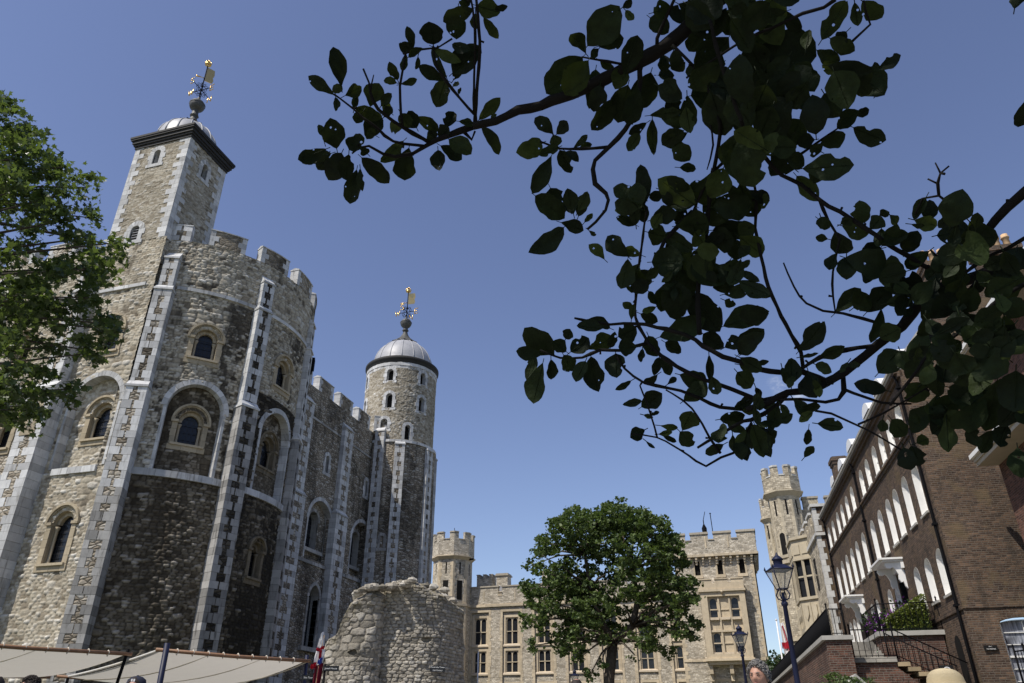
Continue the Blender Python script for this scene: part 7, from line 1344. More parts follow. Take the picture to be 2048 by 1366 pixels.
# ---------------------------------------------------------------- TREES
def unpack(s_, k): a = np.array([int(x) for x in s_.split(',')], float); return a.reshape(-1, k)
def leaf_cloud(name, C, size, mt, parent, shape='maple', seed=1, up=0.35, tone=None):
    """one small polygon per leaf, spread round the given twig points C (n, 3)"""
    r = np.random.default_rng(seed); n = len(C)
    if shape == 'maple': base = np.array([(0, -0.1), (0.18, 0.0), (0.5, -0.05), (0.3, 0.22), (0.55, 0.5), (0.22, 0.5), (0, 1.0), (-0.22, 0.5), (-0.55, 0.5), (-0.3, 0.22), (-0.5, -0.05), (-0.18, 0.0)])
    else: base = np.array([(0, -0.1), (0.3, 0.1), (0.38, 0.5), (0, 1.0), (-0.38, 0.5), (-0.3, 0.1)])
    N = r.normal(size=(n, 3)); N[:, 2] = np.abs(N[:, 2])+up; N /= np.linalg.norm(N, axis=1)[:, None]
    T = r.normal(size=(n, 3)); T -= N*(T*N).sum(1)[:, None]; T /= np.linalg.norm(T, axis=1)[:, None]; Bn = np.cross(N, T)
    s_ = size*r.uniform(0.6, 1.25, n); k = len(base)
    V = C[:, None, :]+s_[:, None, None]*(Bn[:, None, :]*base[None, :, 0, None]+T[:, None, :]*(base[None, :, 1, None]-0.4)+N[:, None, :]*(-(np.abs(base[None, :, 0, None])**1.0)*0.35))
    V = V.reshape(-1, 3)-np.array(ORG[parent.name]); me = bpy.data.meshes.new(name)
    me.vertices.add(len(V)); me.vertices.foreach_set('co', V.ravel()); me.loops.add(n*k); me.loops.foreach_set('vertex_index', np.arange(n*k)); me.polygons.add(n)
    me.polygons.foreach_set('loop_start', np.arange(n)*k); me.polygons.foreach_set('loop_total', np.full(n, k)); me.update(calc_edges=True); me.materials.append(mt)
    a = me.attributes.new('tone', 'FLOAT', 'FACE'); a.data.foreach_set('value', (r.uniform(0, 1, n) if tone is None else tone).astype(np.float32))
    o = bpy.data.objects.new(name, me); COL.objects.link(o); o.parent = parent; ORG[o.name] = ORG[parent.name]; return o
def thin(P, sc, cut, seed):
    """open gaps between clumps of foliage"""
    n_ = (vnoise(P[:, 0]*sc+seed, P[:, 2]*sc, seed, 2)+vnoise(P[:, 1]*sc+seed, P[:, 2]*sc*1.1+4, seed+3, 2)+vnoise(P[:, 0]*sc*1.1+9, P[:, 1]*sc, seed+5, 2))/3
    return P[n_ > cut]
def cluster(centres, radii, per, tw, seed, dens=1.0, hollow=0.55):
    """twig tufts spread through each clump, leaves spread round each tuft"""
    r = np.random.default_rng(seed); out = []
    for c, q in zip(centres, radii):
        n = max(3, int(dens*(q/tw)**2*2.2)); d = r.normal(size=(n, 3)); d /= np.linalg.norm(d, axis=1)[:, None]; rr_ = q*(hollow+(1.08-hollow)*r.uniform(0, 1, n)**0.6)
        tip = c+d*rr_[:, None]*np.array([1, 1, 0.85])
        L_ = r.normal(size=(n, per, 3))*tw*np.array([0.55, 0.55, 0.33]); out.append((tip[:, None, :]+L_).reshape(-1, 3))
    return np.vstack(out)
M['bark_d'] = plain('dark_bough_bark', (0.012, 0.011, 0.010), 0.95, 0, 0.1, 0.6, 7, 0.02)
M['bark'] = plain('tree_bark', (0.085, 0.07, 0.055), 0.9, 0, 0.2, 0.6, 7, 0.02)
M['bark_l'] = plain('pale_tree_bark', (0.16, 0.145, 0.12), 0.9, 0, 0.2, 0.6, 5, 0.02)
M['leaf_plane'] = leafmat('plane_tree_leaves', (0.020, 0.038, 0.012), (0.07, 0.105, 0.027), 0.36, 0.35, 0.45, tcol=(0.16, 0.23, 0.04))
M['leaf_mid'] = leafmat('broad_tree_leaves', (0.033, 0.058, 0.020), (0.135, 0.18, 0.06), 0.33, 0.5, 0.25, tcol=(0.12, 0.19, 0.03))
M['leaf_far'] = leafmat('distant_tree_leaves', (0.02, 0.042, 0.014), (0.04, 0.07, 0.02), 0.3, 0.5, 0.3)
g = G('foreground_broad_leaves'); t_ = g.attr(); oc = g.n('TexCoord').outputs['Object']; n_ = g.noise(oc, 45, 4).outputs[0]
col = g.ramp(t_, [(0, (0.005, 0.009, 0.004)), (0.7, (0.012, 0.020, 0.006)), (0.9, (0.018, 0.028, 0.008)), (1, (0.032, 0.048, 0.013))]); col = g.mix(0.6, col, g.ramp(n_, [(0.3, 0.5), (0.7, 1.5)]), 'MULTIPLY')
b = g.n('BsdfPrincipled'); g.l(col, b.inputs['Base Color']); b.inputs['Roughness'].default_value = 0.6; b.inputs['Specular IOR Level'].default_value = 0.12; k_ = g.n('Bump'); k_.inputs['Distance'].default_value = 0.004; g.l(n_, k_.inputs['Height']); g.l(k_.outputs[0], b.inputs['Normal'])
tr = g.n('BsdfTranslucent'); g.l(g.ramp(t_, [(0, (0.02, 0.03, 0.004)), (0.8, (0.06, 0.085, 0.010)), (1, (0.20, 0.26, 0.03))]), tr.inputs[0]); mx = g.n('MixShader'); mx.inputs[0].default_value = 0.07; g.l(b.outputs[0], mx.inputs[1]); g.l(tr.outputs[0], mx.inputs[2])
vh = g.vor(g.n('VectorMath', operation='SCALE').outputs[0], 'F1', 1.0, '3D'); sc_ = vh.inputs['Vector'].links[0].from_node; g.l(oc, sc_.inputs[0]); sc_.inputs['Scale'].default_value = 95; sp_ = g.n('SeparateColor'); g.l(vh.outputs['Color'], sp_.inputs[0])
hole = g.math('MULTIPLY', g.math('LESS_THAN', vh.outputs['Distance'], g.math('MULTIPLY', n_, 0.55)), g.math('GREATER_THAN', sp_.outputs[0], 0.965)); ts = g.n('BsdfTransparent'); m2_ = g.n('MixShader'); g.l(hole, m2_.inputs[0]); g.l(mx.outputs[0], m2_.inputs[1]); g.l(ts.outputs[0], m2_.inputs[2]); g.l(m2_.outputs[0], g.out.inputs[0]); M['leaf_magn'] = g.m
M['leaf_box'] = leafmat('clipped_shrub_leaves', (0.06, 0.085, 0.015), (0.16, 0.19, 0.03), 0.2, 0.5, 0.4)
# plane tree at the left edge
cl = unpack(CL_LEFT, 4)/100; tl = thing('plane_tree', 'big leafy plane tree reaching in from the left edge across the keep', 'tree', (-19.5, 6.5, GZ))
r_ = np.random.default_rng(5); cen = []; rad = []
for c in cl:
    d = c[:3]/np.linalg.norm(c[:3])
    for k in (-0.75, 0.35, 1.3): cen.append(c[:3]+d*(k*1.1+r_.uniform(-0.3, 0.3))*(0.6+c[3])+r_.normal(size=3)*0.08); rad.append(c[3]*r_.uniform(0.75, 1.0))
tc_ = np.array([-17.2, 6.8, 7.5])
for k in range(75):
    d = r_.normal(size=3); d /= np.linalg.norm(d); p = tc_+d*np.array([3.6, 3.4, 4.6])*r_.uniform(0.55, 1.0)
    # keep the part seen beyond the photographed outline clear
    if math.degrees(math.atan2(p[0], p[1])) > -59: continue
    cen.append(p); rad.append(r_.uniform(0.6, 1.1))
cen = np.array(cen); rad = np.array(rad)
m = MB()
tb = Vector((-19.5, 6.5, GZ)); tk = [tb, Vector((-19.3, 6.6, 1.5)), Vector((-19.0, 6.7, 4.0)), Vector((-18.2, 6.9, 6.5)), Vector((-17.4, 7.1, 9.0))]
m.tube(tk, [0.5, 0.38, 0.32, 0.24, 0.12], 12); tkb = m.build('trunk', M['bark_l'], tl); m = MB()
for c, q in zip(cen[::2], rad[::2]):
    c = Vector(c); s0 = min(tk[1:], key=lambda p: (p-c).length+abs(p.z-c.z+2.0)); md = s0.lerp(c, 0.55)+Vector((0, 0, 0.45)); m.tube([s0, md, c+Vector((0, 0, q*0.3))], [0.09, 0.045, 0.012], 5)
m.build('limbs', M['bark'], tl)
pts = cluster(cen, rad, 19, 0.19, 11, 0.66, 0.45); pts = thin(pts, 1.7, 0.42, 8)
leaf_cloud('crown', pts, 0.122, M['leaf_plane'], tl, 'maple', 3)
# broad tree in front of the barracks
cl = unpack(CL_MID, 4)/100; tm = thing('broad_tree', 'broad dark green tree with forked trunk standing before the barracks', 'tree', (-7.8, 44.3, GZ))
cen = []; rad = []
cx0, cy0 = -7.6, 44.2
for c in cl:
    d = np.array([c[0], c[1], 0]); d /= np.linalg.norm(d); t_ = np.array([d[1], -d[0], 0]); off = ((c[0]-cx0)*t_[0]+(c[1]-cy0)*t_[1])/5.6; zz = (c[2]-7.6)/5.2
    depth = 4.6*math.sqrt(max(0.06, 1-min(0.94, off*off+zz*zz)))
    for k in (-0.85, -0.3, 0.3, 0.85): cen.append(c[:3]+d*(k*depth+r_.uniform(-0.4, 0.4))+np.array([0, 0, -k*depth*c[2]/44.0*-1.0])); rad.append(c[3]*r_.uniform(0.75, 1.0))
cen = np.array(cen); rad = np.array(rad)
m = MB(); B0 = Vector((-7.8, 44.3, GZ))
fk = Vector((-7.4, 44.4, 4.7))
m.tube([B0, Vector((-7.85, 44.3, 1.0)), Vector((-7.75, 44.35, 2.8)), fk], [0.42, 0.34, 0.3, 0.26], 12)
L1 = [fk, Vector((-7.9, 44.3, 5.6)), Vector((-8.5, 44.2, 7.4)), Vector((-8.7, 44.0, 9.5)), Vector((-8.2, 44, 11.3))]; L2 = [fk, Vector((-6.3, 44.6, 5.5)), Vector((-5.85, 44.6, 7.0)), Vector((-6.1, 44.6, 8.6)), Vector((-6.6, 44.5, 11.2))]
m.tube(L1, [0.22, 0.18, 0.14, 0.1, 0.04], 9); m.tube(L2, [0.24, 0.2, 0.16, 0.12, 0.04], 9)
m.build('trunk', M['bark'], tm); m = MB(); nodes = L1+L2
for c, q in zip(cen[::2], rad[::2]):
    c = Vector(c); s0 = min(nodes, key=lambda p: (p-c).length+1.5*max(0, p.z-c.z)); md = s0.lerp(c, 0.5)+Vector((0, 0, 0.25)); m.tube([s0, md, c], [0.085, 0.05, 0.015], 5)
m.build('limbs', M['bark'], tm)
kk = np.tile(np.array([-0.85, -0.3, 0.3, 0.85]), len(cl)); sel = (r_.uniform(0, 1, len(cen)) > 0.24) & ~((kk < 0.4) & (np.abs(cen[:, 0]+6.9) < 1.0) & (cen[:, 2] < 8.4) & (cen[:, 2] > 4.8) & (r_.uniform(0, 1, len(cen)) < 0.8)); cen = cen[sel]; rad = rad[sel]; pts = cluster(cen, rad, 17, 0.21, 21, 0.62, 0.5); pts = thin(pts, 0.95, 0.41, 3); leaf_cloud('crown', pts, 0.19, M['leaf_mid'], tm, 'ovate', 4)
# small tree beyond, between barracks tower and museum, and one before the garden wall
def smalltree(label, x, y, z, r, kind='small_tree', sz=0.3, mt='leaf_far', seed=31):
    t = thing(kind, label, 'tree', (x, y, GZ)); m = MB(); m.tube([(x, y, GZ), (x, y, z-r*0.5), (x, y, z+r*0.4)], [0.16, 0.1, 0.03], 7)
    for k in range(9): a = k*0.7; m.tube([(x, y, z-r*0.6+k*r*0.12), (x+r*0.7*sin(a), y+r*0.7*cos(a), z-r*0.2+k*r*0.12)], [0.05, 0.015], 5)
    m.build('trunk', M['bark'], t); rg = np.random.default_rng(seed); C_ = np.array([x, y, z])+rg.normal(size=(16, 3))*r*0.42
    leaf_cloud('crown', cluster(C_, np.full(16, r*0.42), 12, sz*1.3, seed+1), sz, M[mt], t, 'ovate', seed); return t
smalltree('dark tree just visible between the barracks tower and the museum', 3.2, 76, 4.8, 2.6)
smalltree('small bushy sapling growing against the brick terrace wall near the lamp', 2.65, 25.2, 0.9, 0.75, 'sapling', 0.07, 'leaf_mid', 41)
# clipped shrub and purple flowers on the terrace
sh = thing('clipped_shrub', 'clipped yellow-green shrub behind the black railings', 'shrub', (7.9, 34.4, GZ), HR); rg = np.random.default_rng(9)
def hwn(A): return A
n = 2600; u = rg.uniform(7.1, 8.75, n); t = (u-7.1)/1.65; hgt = 3.75+0.35+0.95*t; P_ = []
edge = rg.uniform(0, 1, n); yy = 33.75+rg.uniform(0, 1.2, n); zz = 3.6+(hgt-3.6)*np.sqrt(rg.uniform(0, 1, n)); front = rg.uniform(0, 1, n) < 0.6; yy = np.where(front, 33.72+rg.uniform(-0.06, 0.12, n), yy); zz = np.where(~front, hgt+rg.uniform(-0.08, 0.06, n), zz)
leaf_cloud('foliage', np.stack([u, yy, zz], -1), 0.075, M['leaf_box'], sh, 'ovate', 6)
m = MB(); m.box(7.15, 33.85, 3.45, 8.7, 34.9, 4.0); m.mesh([(7.15, 33.85, 4.0), (8.7, 33.85, 4.85), (8.7, 34.9, 4.85), (7.15, 34.9, 4.0), (8.7, 33.85, 4.0), (8.7, 34.9, 4.0)], [(0, 1, 2, 3), (0, 4, 1), (3, 2, 5), (1, 4, 5, 2)]); m.build('inner_growth', M['leaf_far'], sh)
fl = thing('flower_trough', 'troughs of purple flowers on the ledge behind the railings', 'flowers', (7.3, 35.5, GZ), HR)
C_ = np.concatenate([np.stack([rg.normal(8.6, 0.2, 420), rg.uniform(36.0, 41.0, 420), rg.normal(4.75, 0.22, 420)], -1), np.stack([rg.normal(6.9, 0.1, 200), rg.uniform(33.9, 35.6, 200), rg.normal(4.1, 0.2, 200)], -1)])
leaf_cloud('blossom', C_, 0.11, M['plum'], fl, 'ovate', 7); leaf_cloud('foliage', C_+rg.normal(size=C_.shape)*0.12, 0.13, M['leaf_far'], fl, 'ovate', 8)
m = MB(); m.box(8.35, 36, 4.2, 8.9, 41, 4.55); m.build('trough', M['black'], fl)

# ---- overhanging foreground tree: boughs and big leaves
ft = thing('overhanging_tree', 'dark silhouetted boughs with large oval leaves hanging over the upper right', 'tree', (1.9, 0.5, GZ))
m = MB(); m.tube([(1.9, 0.5, GZ), (1.85, 0.55, -0.2), (1.75, 0.7, 0.7), (1.6, 0.7, 1.5), (1.2, 0.6, 2.3)], [0.17, 0.13, 0.11, 0.08, 0.05], 12); m.build('trunk', M['bark_d'], ft)
m = MB(); ends = []
for s_ in BOUGHS.split('|'):
    a = unpack(s_, 4); Pp = [Vector(x[:3]/1000) for x in a]; rr_ = [x[3]/10000 for x in a]
    Q = [Pp[0]]; Rr = [rr_[0]]                           # subdivide with knots and wobble
    for i in range(len(Pp)-1):
        L_ = (Pp[i+1]-Pp[i]).length; n = max(1, int(L_/0.025)); p0 = Pp[max(i-1, 0)]; p3 = Pp[min(i+2, len(Pp)-1)]
        for k in range(1, n+1):
            t = k/n; p1, p2 = Pp[i], Pp[i+1]
            q = 0.5*((2*p1)+(p2-p0)*t+(2*p0-5*p1+4*p2-p3)*t*t+(3*p1-p0-3*p2+p3)*t**3); rk = rr_[i]+(rr_[i+1]-rr_[i])*t
            Q.append(q+Vector([random.uniform(-1, 1)*min(0.0015, rk*0.3) for _ in range(3)])); Rr.append(max(0.0012, rk)*random.choice((1, 1, 1, 1.12, 0.94, 1.35 if rk < 0.006 else 1.08)))
    m.tube(Q, Rr, 8)
    for q, rk in zip(Q[2::3], Rr[2::3]):                 # buds and spurs
        if random.random() < 0.45:
            d = Vector([random.gauss(0, 1) for _ in range(3)]).normalized(); m.tube([q, q+d*(rk+0.008)], [0.0022, 0.0032], 5)
    ends.append((Q[0], Rr[0]))
# upper limbs joining the visible boughs to the trunk
for a, b, r0, r1 in (((1.7, 0.72, 0.9), ends[0][0], 0.06, ends[0][1]), ((1.2, 0.6, 2.3), ends[27][0], 0.05, ends[27][1]), ((1.75, 0.7, 0.8), ends[19][0], 0.05, ends[19][1]), ((1.72, 0.7, 0.85), ends[20][0], 0.03, ends[20][1]), ((1.75, 0.68, 0.7), ends[21][0], 0.03, ends[21][1]), ((1.2, 0.6, 2.3), ends[42][0], 0.03, ends[42][1])):
    a = Vector(a); b = Vector(b); m.tube([a, a.lerp(b, 0.35)+Vector((0, 0.03, 0.08)), a.lerp(b, 0.7)+Vector((0, 0.02, 0.03)), b], [r0, r0*0.8+r1*0.2, r0*0.4+r1*0.6, r1], 9)
m.build('boughs', M['bark_d'], ft)
def big_leaf(m, p, q, w, rg):
    p, q = np.array(p), np.array(q); ax = q-p; L_ = np.linalg.norm(ax)
    if L_ < 1e-4: return
    ax /= L_; view = (p+q)/2; view = view/np.linalg.norm(view); side = np.cross(ax, view); side /= np.linalg.norm(side); nr = np.cross(side, ax)
    ang = rg.uniform(-0.45, 0.45); s2 = side*math.cos(ang)+nr*math.sin(ang); n2 = -side*math.sin(ang)+nr*math.cos(ang); w = 1.08*w/math.cos(ang)
    ext = 0.045*L_; p = p-ax*ext; q = q+ax*ext; L_ += 2*ext; nl = 11; peak = rg.uniform(0.45, 0.64); V = []; curl = rg.uniform(-0.12, 0.14)*L_; fold = rg.uniform(0.05, 0.28); bend = rg.uniform(-0.08, 0.08)*L_; b1 = rg.uniform(0, 1); bite = rg.integers(2, nl-1) if b1 < 0.22 else -1; ph = rg.uniform(0, 6)
    for i in range(nl+1):
        t = i/nl; x = t**(math.log(0.5)/math.log(peak)); hw_ = 0.5*w*max(0.0, math.sin(pi*x))**0.66 if 0 < i < nl else 0.0
        hw_ *= 1+0.07*math.sin(9*t+ph)+0.05*math.sin(19*t+2*ph)
        c = p+ax*L_*t+s2*bend*math.sin(pi*t)+n2*curl*math.sin(pi*t)
        for j, sg in enumerate((-1, -0.5, 0, 0.5, 1)):
            k = sg*(0.62 if (i in (bite, bite+1) and sg == 1) else 1)
            V.append(c+s2*hw_*k+n2*(-fold*hw_*abs(k)+0.05*hw_*math.sin(12*t+3*sg+ph)))
    F = []
    for i in range(nl):
        for j in range(4): F.append((i*5+j, i*5+j+1, (i+1)*5+j+1, (i+1)*5+j))
    m.mesh(V, F, float(rg.uniform(0, 1)), True)
    m.tube([p-ax*0.012+nr*0.003, p, p+ax*L_*0.9+s2*bend*0.2+n2*curl*0.3], [0.0012, 0.0012, 0.0005], 4)
LV = unpack(LEAVES, 7)/1000; rg = np.random.default_rng(12); m = MB()
for a in LV: big_leaf(m, a[:3], a[3:6], a[6], rg)
def inframe(p, mg=40):
    a = p[0]*cos(HDG)-p[1]*sin(HDG); f_ = p[0]*sin(HDG)+p[1]*cos(HDG); w_ = f_*cos(PT)+p[2]*sin(PT); up_ = -f_*sin(PT)+p[2]*cos(PT)
    if w_ < 0.05: return False
    return -mg < 1024+1487*a/w_ < 2048+mg and -mg < 683-1487*up_/w_ < 1366+mg
HDG = R(-16.7); PT = R(28.0)
# unseen crown leaves added overhead and to the right to shade the boughs
k = 0
while k < 3600:
    p = np.array([rg.normal(-0.1, 1.3), rg.normal(0.75, 0.8), rg.uniform(2.0, 3.6)])
    if k > 3000: p = np.array([rg.normal(2.0, 0.5), rg.normal(0.9, 0.5), rg.uniform(0.6, 2.4)])
    if np.linalg.norm(p) < 1.2 or inframe(p, 120): k += 0 if False else 1; continue
    d = rg.normal(size=3); d /= np.linalg.norm(d); q = p+d*rg.uniform(0.07, 0.12); k += 1
    if inframe(q, 60): continue
    big_leaf(m, p, q, rg.uniform(0.05, 0.08), rg)
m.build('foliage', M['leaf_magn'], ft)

# ---------------------------------------------------------------- PEOPLE
M['skin'] = plain('skin', (0.42, 0.23, 0.16), 0.55, 0, 0.4, 0.15, 20); M['hair_g'] = plain('grey_hair', (0.17, 0.16, 0.15), 0.75, 0, 0.3, 0.6, 60, 0.01); M['hair_d'] = plain('dark_hair', (0.03, 0.022, 0.018), 0.7, 0, 0.3, 0.4, 60)
g = G('straw'); wv_ = g.n('TexWave', bands_direction='Z'); wv_.inputs['Scale'].default_value = 45; wv_.inputs['Distortion'].default_value = 0.6; g.l(g.n('TexCoord').outputs['Object'], wv_.inputs['Vector']); n_ = g.noise(g.n('TexCoord').outputs['Object'], 120, 3).outputs[0]
g.bsdf(g.mix(g.sstep(wv_.outputs[1], 0.0, 1.0), (0.52, 0.42, 0.25), (0.64, 0.54, 0.35)), 0.85, g.math('ADD', wv_.outputs[1], n_), 0.006); M['straw'] = g.m; M['navyc'] = plain('navy_cotton', (0.015, 0.018, 0.035), 0.9); M['eye'] = plain('eye_dark', (0.02, 0.015, 0.012), 0.3); M['lip'] = plain('lips', (0.30, 0.11, 0.09), 0.5)
CLO = {'blue': (0.06, 0.12, 0.28), 'white': (0.6, 0.6, 0.58), 'green': (0.06, 0.12, 0.07), 'red': (0.35, 0.04, 0.04), 'khaki': (0.25, 0.2, 0.12), 'denim': (0.05, 0.08, 0.15), 'grey': (0.15, 0.15, 0.16)}
for k_, v_ in CLO.items(): M['c_'+k_] = plain(k_+'_cloth', v_, 0.9, 0, 0.1, 0.2, 5)
def skin_mesh(nm, verts, edges, radii, root, mt, parent, lv=2):
    me = bpy.data.meshes.new(nm); me.from_pydata(verts, edges, []); ob = bpy.data.objects.new(nm, me); COL.objects.link(ob)
    md = ob.modifiers.new('s', 'SKIN'); md.use_smooth_shade = True
    for i, r in enumerate(radii): me.skin_vertices[0].data[i].radius = (r, r) if not isinstance(r, tuple) else r
    me.skin_vertices[0].data[root].use_root = True; sd = ob.modifiers.new('d', 'SUBSURF'); sd.levels = lv; sd.render_levels = lv
    dg = bpy.context.evaluated_depsgraph_get(); m2 = bpy.data.meshes.new_from_object(ob.evaluated_get(dg)); bpy.data.objects.remove(ob); m2.materials.clear(); m2.materials.append(mt)
    o = bpy.data.objects.new(nm, m2); COL.objects.link(o)
    if parent is not None: o.parent = parent
    return o
def person(label, x, y, top, yaw, hair, shirt, trousers, arm=0.0, headyaw=0.0, hat=None, bald=False):
    """standing adult; local +y is the way they face"""
    H = top-GZ; o = thing('person', label, 'person', (x, y, GZ), 0); o.rotation_euler = (0, 0, R(yaw)); s = H/1.78; z = lambda a: a*s
    V = []; E = []; Rd = []
    def add(p, r, par=None):
        V.append((p[0]*s, p[1]*s, p[2]*s)); Rd.append(tuple(q*s for q in r) if isinstance(r, tuple) else r*s)
        if par is not None: E.append((par, len(V)-1))
        return len(V)-1
    pel = add((0, 0, 0.95), (0.155, 0.11)); wai = add((0, 0, 1.12), (0.14, 0.10), pel); che = add((0, 0.0, 1.32), (0.165, 0.11), wai); nek = add((0, -0.01, 1.47), 0.062, che); hd = add((0, 0.015, 1.56), 0.058, nek)
    hands = []
    for sg in (-1, 1):
        sh_ = add((sg*0.17, 0, 1.40), 0.062, che); el = add((sg*0.24, -0.02, 1.13), 0.043, sh_); wr = add((sg*0.25, 0.06+arm*0.1, 0.88), 0.029, el); pm = add((sg*0.25, 0.085+arm*0.1, 0.81), (0.036, 0.018), wr)
        for j in range(4):
            fx = (j-1.5)*0.019; ln = (0.036, 0.042, 0.038, 0.03)[j]
            a_ = add((sg*0.25+fx*0.25, 0.10+fx+arm*0.1, 0.765), 0.0088, pm); b_ = add((sg*0.245+fx*0.25, 0.11+fx+arm*0.1, 0.765-ln), 0.008, a_); add((sg*0.24, 0.10+fx+arm*0.1, 0.765-ln*1.8), 0.0065, b_)
        t1 = add((sg*0.235, 0.125+arm*0.1, 0.80), 0.011, pm); add((sg*0.225, 0.14+arm*0.1, 0.765), 0.008, t1)
        hp = add((sg*0.095, 0, 0.88), 0.088, pel); kn = add((sg*0.10, 0.02, 0.49), 0.056, hp); an = add((sg*0.10, -0.01, 0.09), 0.038, kn); add((sg*0.115, 0.14, 0.03), 0.034, an)
    bd = skin_mesh('body', V, E, Rd, pel, M['skin'], o)
    # head as one sculpted surface joined to the body mesh
    bm = bmesh.new(); bm.from_mesh(bd.data); hc = Vector((0, 0.03, 1.655)); rot = Matrix.Rotation(R(headyaw), 3, 'Z'); nu, nv = 30, 26; grid = []
    def headpt(th, ph):
        sx = sin(ph)*sin(th); sy = cos(th)*sin(ph); sz = cos(ph); xx, yy_, zz_ = 0.076*sx, 0.097*sy, 0.118*sz
        if zz_ < 0: xx *= 1-0.30*(-zz_/0.118)**1.4; yy_ *= 1-0.16*(-zz_/0.118) if sy > 0 else 1-0.35*(-zz_/0.118)
        if sy > 0.3:
            gz = lambda c, w_: math.exp(-((zz_-c)/w_)**2); gx = lambda c, w_: math.exp(-((xx-c)/w_)**2)
            yy_ += 0.024*gz(-0.022, 0.017)*gx(0, 0.012)+0.012*gz(0.0, 0.02)*gx(0, 0.011); yy_ -= 0.010*gz(0.008, 0.014)*(gx(0.032, 0.017)+gx(-0.032, 0.017)); yy_ += 0.006*gz(0.03, 0.01); yy_ += 0.007*gz(-0.06, 0.010)*gx(0, 0.022); yy_ += 0.010*gz(-0.098, 0.016)*gx(0, 0.025)
        return Vector((xx, yy_, zz_))
    for i in range(nv+1): grid.append([bm.verts.new((rot@headpt(2*pi*j/nu, 0.02+(pi-0.04)*i/nv)+hc)*s) for j in range(nu)])
    for i in range(nv):
        for j in range(nu): f = bm.faces.new((grid[i][j], grid[i+1][j], grid[i+1][(j+1) % nu], grid[i][(j+1) % nu])); f.smooth = True
    for sg in (-1, 1):                                   # ears
        ring = []
        for i in range(7):
            ring.append([bm.verts.new((rot@Vector((sg*(0.074+0.012*sin(pi*i/6)), -0.005+0.020*sin(pi*i/6)*cos(2*pi*j/8), -0.005+0.034*cos(pi*i/6)+0.006*sin(2*pi*j/8)))+hc)*s) for j in range(8)])
        for i in range(6):
            for j in range(8): f = bm.faces.new((ring[i][j], ring[i+1][j], ring[i+1][(j+1) % 8], ring[i][(j+1) % 8])); f.smooth = True
    bm.to_mesh(bd.data); bm.free()
    def tr(p): q = (rot@Vector(p)+hc)*s; return (q.x, q.y, q.z)
    def child(nm, m, mt): m.v = [tuple(v) for v in m.v]; ORG[o.name] = Vector((0, 0, 0)); q = m.build(nm, mt, o); return q
    for sg in (-1, 1):
        m = MB(); m.tube([tr((sg*0.045, 0.082, 0.006)), tr((sg*0.032, 0.091, 0.008)), tr((sg*0.019, 0.09, 0.005))], [0.002*s, 0.0045*s, 0.002*s], 6); child('eye', m, M['eye'])
        m = MB(); m.tube([tr((sg*0.052, 0.080, 0.024)), tr((sg*0.034, 0.094, 0.031)), tr((sg*0.014, 0.098, 0.026))], [0.0015*s, 0.0035*s, 0.002*s], 6); child('eyebrow', m, hair)
    m = MB(); m.tube([tr((-0.024, 0.089, -0.058)), tr((0, 0.099, -0.056)), tr((0.024, 0.089, -0.058))], [0.002*s, 0.005*s, 0.002*s], 6); child('mouth', m, M['lip'])
    m = MB(); V = []; F = []; nu, nv = 40, 18; rh = np.random.default_rng(int(abs(x*100))+3)
    for i in range(nv+1):
        for j in range(nu):
            th = 2*pi*j/nu; face = max(0.0, cos(th)); lim = (0.80+1.15*(1-face)**1.1) if not bald else (1.2+0.75*(1-face)); ph = (0.0 if not bald else 0.55*1)+(lim-(0.55 if bald else 0))*i/nv
            b_ = headpt(th, max(0.02, ph)); q = b_*(1.0+0.0)+b_.normalized()*(0.014+0.008*rh.uniform(-0.6, 1)*(0 if hat else 1))*(0.25 if i == nv else 1)*(0.4 if bald else 1); V.append(tr(q))
    for i in range(nv):
        for j in range(nu): F.append((i*nu+j, (i+1)*nu+j, (i+1)*nu+(j+1) % nu, i*nu+(j+1) % nu))
    m.mesh(V, F, 0.5, not (not hat and not bald))
    child('hair', m, hair)
    if not hat and not bald:                             # loose curls
        m = MB()
        for _ in range(170):
            th = rh.uniform(0, 2*pi); face = max(0, cos(th)); ph = rh.uniform(0.05, 0.78+1.0*(1-face)); b_ = headpt(th, ph); n_ = b_.normalized(); c = b_+n_*0.014; t_ = n_.cross(Vector(rh.normal(size=3))).normalized(); u_ = n_.cross(t_)
            m.tube([tr(c+t_*0.013*math.cos(a)+u_*0.013*math.sin(a)+n_*0.004*a) for a in (0, 1.2, 2.4, 3.6, 4.8)], [0.006*s, 0.006*s, 0.006*s, 0.005*s, 0.003*s], 5)
        child('curls', m, hair)
    # clothes: shell slightly outside the body
    V = []; E = []; Rd = []
    a0 = add((0, 0, 0.93), (0.168, 0.125)); a1 = add((0, 0, 1.12), (0.158, 0.118), a0); a2_ = add((0, 0, 1.33), (0.18, 0.125), a1); add((0, -0.01, 1.445), 0.078, a2_)
    for sg in (-1, 1): q = add((sg*0.175, 0, 1.405), 0.075, a2_); add((sg*0.225, -0.012, 1.20), 0.062, q)
    skin_mesh('shirt', V, E, Rd, a0, M['c_'+shirt], o)
    V = []; E = []; Rd = []; a0 = add((0, 0, 0.98), (0.165, 0.12))
    for sg in (-1, 1): q = add((sg*0.098, 0, 0.87), 0.102, a0); q = add((sg*0.10, 0.02, 0.49), 0.074, q); add((sg*0.10, -0.01, 0.12), 0.062, q)
    skin_mesh('trousers', V, E, Rd, a0, M['c_'+trousers], o)
    for sg in (-1, 1): V = []; E = []; Rd = []; q = add((sg*0.10, -0.03, 0.06), 0.048); q2 = add((sg*0.108, 0.08, 0.045), 0.045, q); add((sg*0.115, 0.16, 0.035), 0.036, q2); skin_mesh('shoe', V, E, Rd, 0, M['hair_d'], o)
    ORG[o.name] = Vector((x, y, GZ))
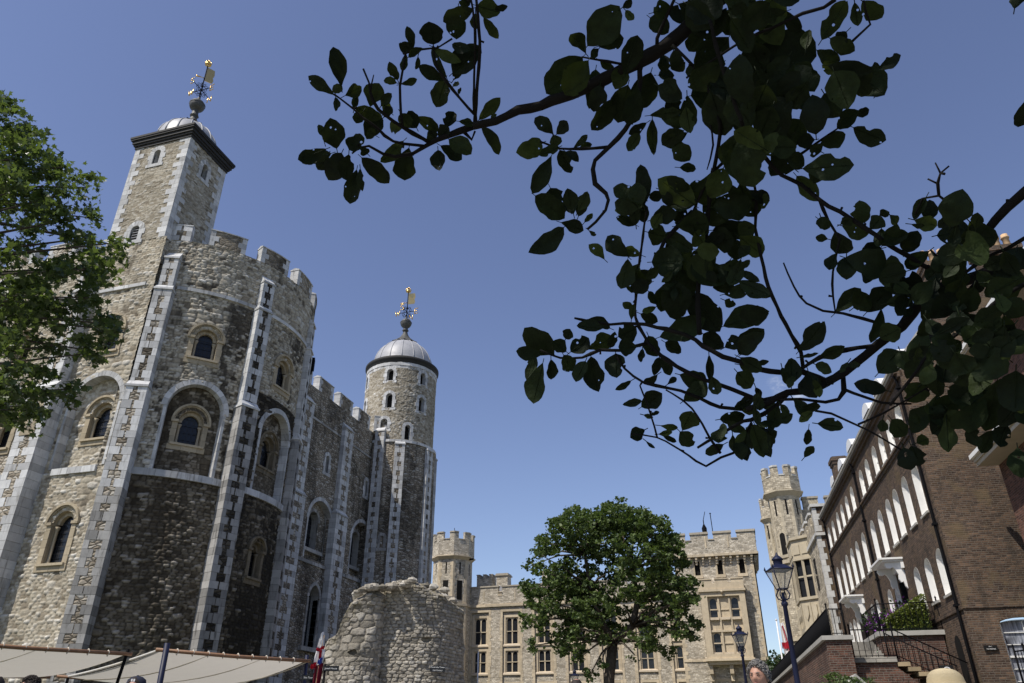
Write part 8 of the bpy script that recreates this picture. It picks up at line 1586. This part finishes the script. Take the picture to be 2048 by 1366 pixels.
    if hat == 'straw':
        h = thing('straw_hat', 'pale woven straw hat at the bottom right', 'hat', (x, y, GZ)); m = MB(); zt = GZ+1.70*s+0.085*s
        m.lathe([(0.235*s, zt-0.062), (0.23*s, zt-0.052), (0.150*s, zt-0.040), (0.145*s, zt-0.02), (0.138*s, zt+0.01), (0.122*s, zt+0.035), (0.095*s, zt+0.056), (0.06*s, zt+0.068), (0.03*s, zt+0.073), (0.001, zt+0.074)], x, y, 48, rf=lambda a, zz_: 1+0.015*sin(3*a)); o_h = m.build('crown_and_brim', M['straw'], h)
    if hat == 'cap':
        h = thing('baseball_cap', 'dark navy baseball cap under the canopy', 'cap', (x, y, GZ)); m = MB(); zt = GZ+1.70*s+0.0
        m.lathe([(0.102*s, zt-0.03), (0.105*s, zt+0.01), (0.09*s, zt+0.06), (0.05*s, zt+0.088), (0.012, zt+0.095), (0.012, zt+0.102), (0.001, zt+0.104)], x, y, 28); m.build('crown', M['navyc'], h)
        m = MB(); a = R(-yaw); P_ = []
        fnc = lambda u, v, d: (x+cos(R(yaw))*u-sin(R(yaw))*v, y+sin(R(yaw))*u+cos(R(yaw))*v, zt-0.03+d+0.0)
        P_ = [(-0.085*s, 0.05*s), (0.085*s, 0.05*s)]+[(0.085*s*cos(pi*i/8), 0.06*s+0.11*s*sin(pi*i/8)) for i in range(9)]; m.block(P_, 0.0, 0.008, fnc); m.build('peak', M['navyc'], h)
        m = MB(); fn = flat(x+0.075*s*sin(R(160)), y+0.075*s*cos(R(160)), 160); m.rect(-0.02, zt+0.035, -0.004, zt+0.06, -0.03, 0.0, fn); m.rect(0.004, zt+0.035, 0.02, zt+0.06, -0.03, 0, fn); m.build('badge', M['white_c'], h)
    return o
px_, py_ = azp(0.2, 8.0); person('grey curly-haired man at the bottom right, looking toward the left', px_, py_, 0.625, 178, M['hair_g'], 'blue', 'khaki', headyaw=-22)
px_, py_ = azp(11.3, 6.8); person('person in a straw hat, only the hat in view', px_, py_, 0.37, 20, M['hair_d'], 'white', 'denim', hat='straw')
px_, py_ = azp(-41.4, 9.6); person('person in a dark cap before the centre left canopy', px_, py_, 0.56, 200, M['hair_d'], 'green', 'grey', hat='cap')
px_, py_ = azp(-48.9, 10.0); person('balding person at the bottom left corner', px_, py_, 0.57, 140, M['hair_d'], 'red', 'denim', bald=True)
px_, py_ = azp(-47.05, 10.2); person('dark-haired person second from the left edge', px_, py_, 0.565, 160, M['hair_d'], 'grey', 'khaki')
px_, py_ = azp(-12.2, 10.0); person('balding person at the bottom, below the smallest lamp post', px_, py_, 0.635, 10, M['hair_d'], 'white', 'denim', bald=True)
# a little wisp of cloud low in the sky
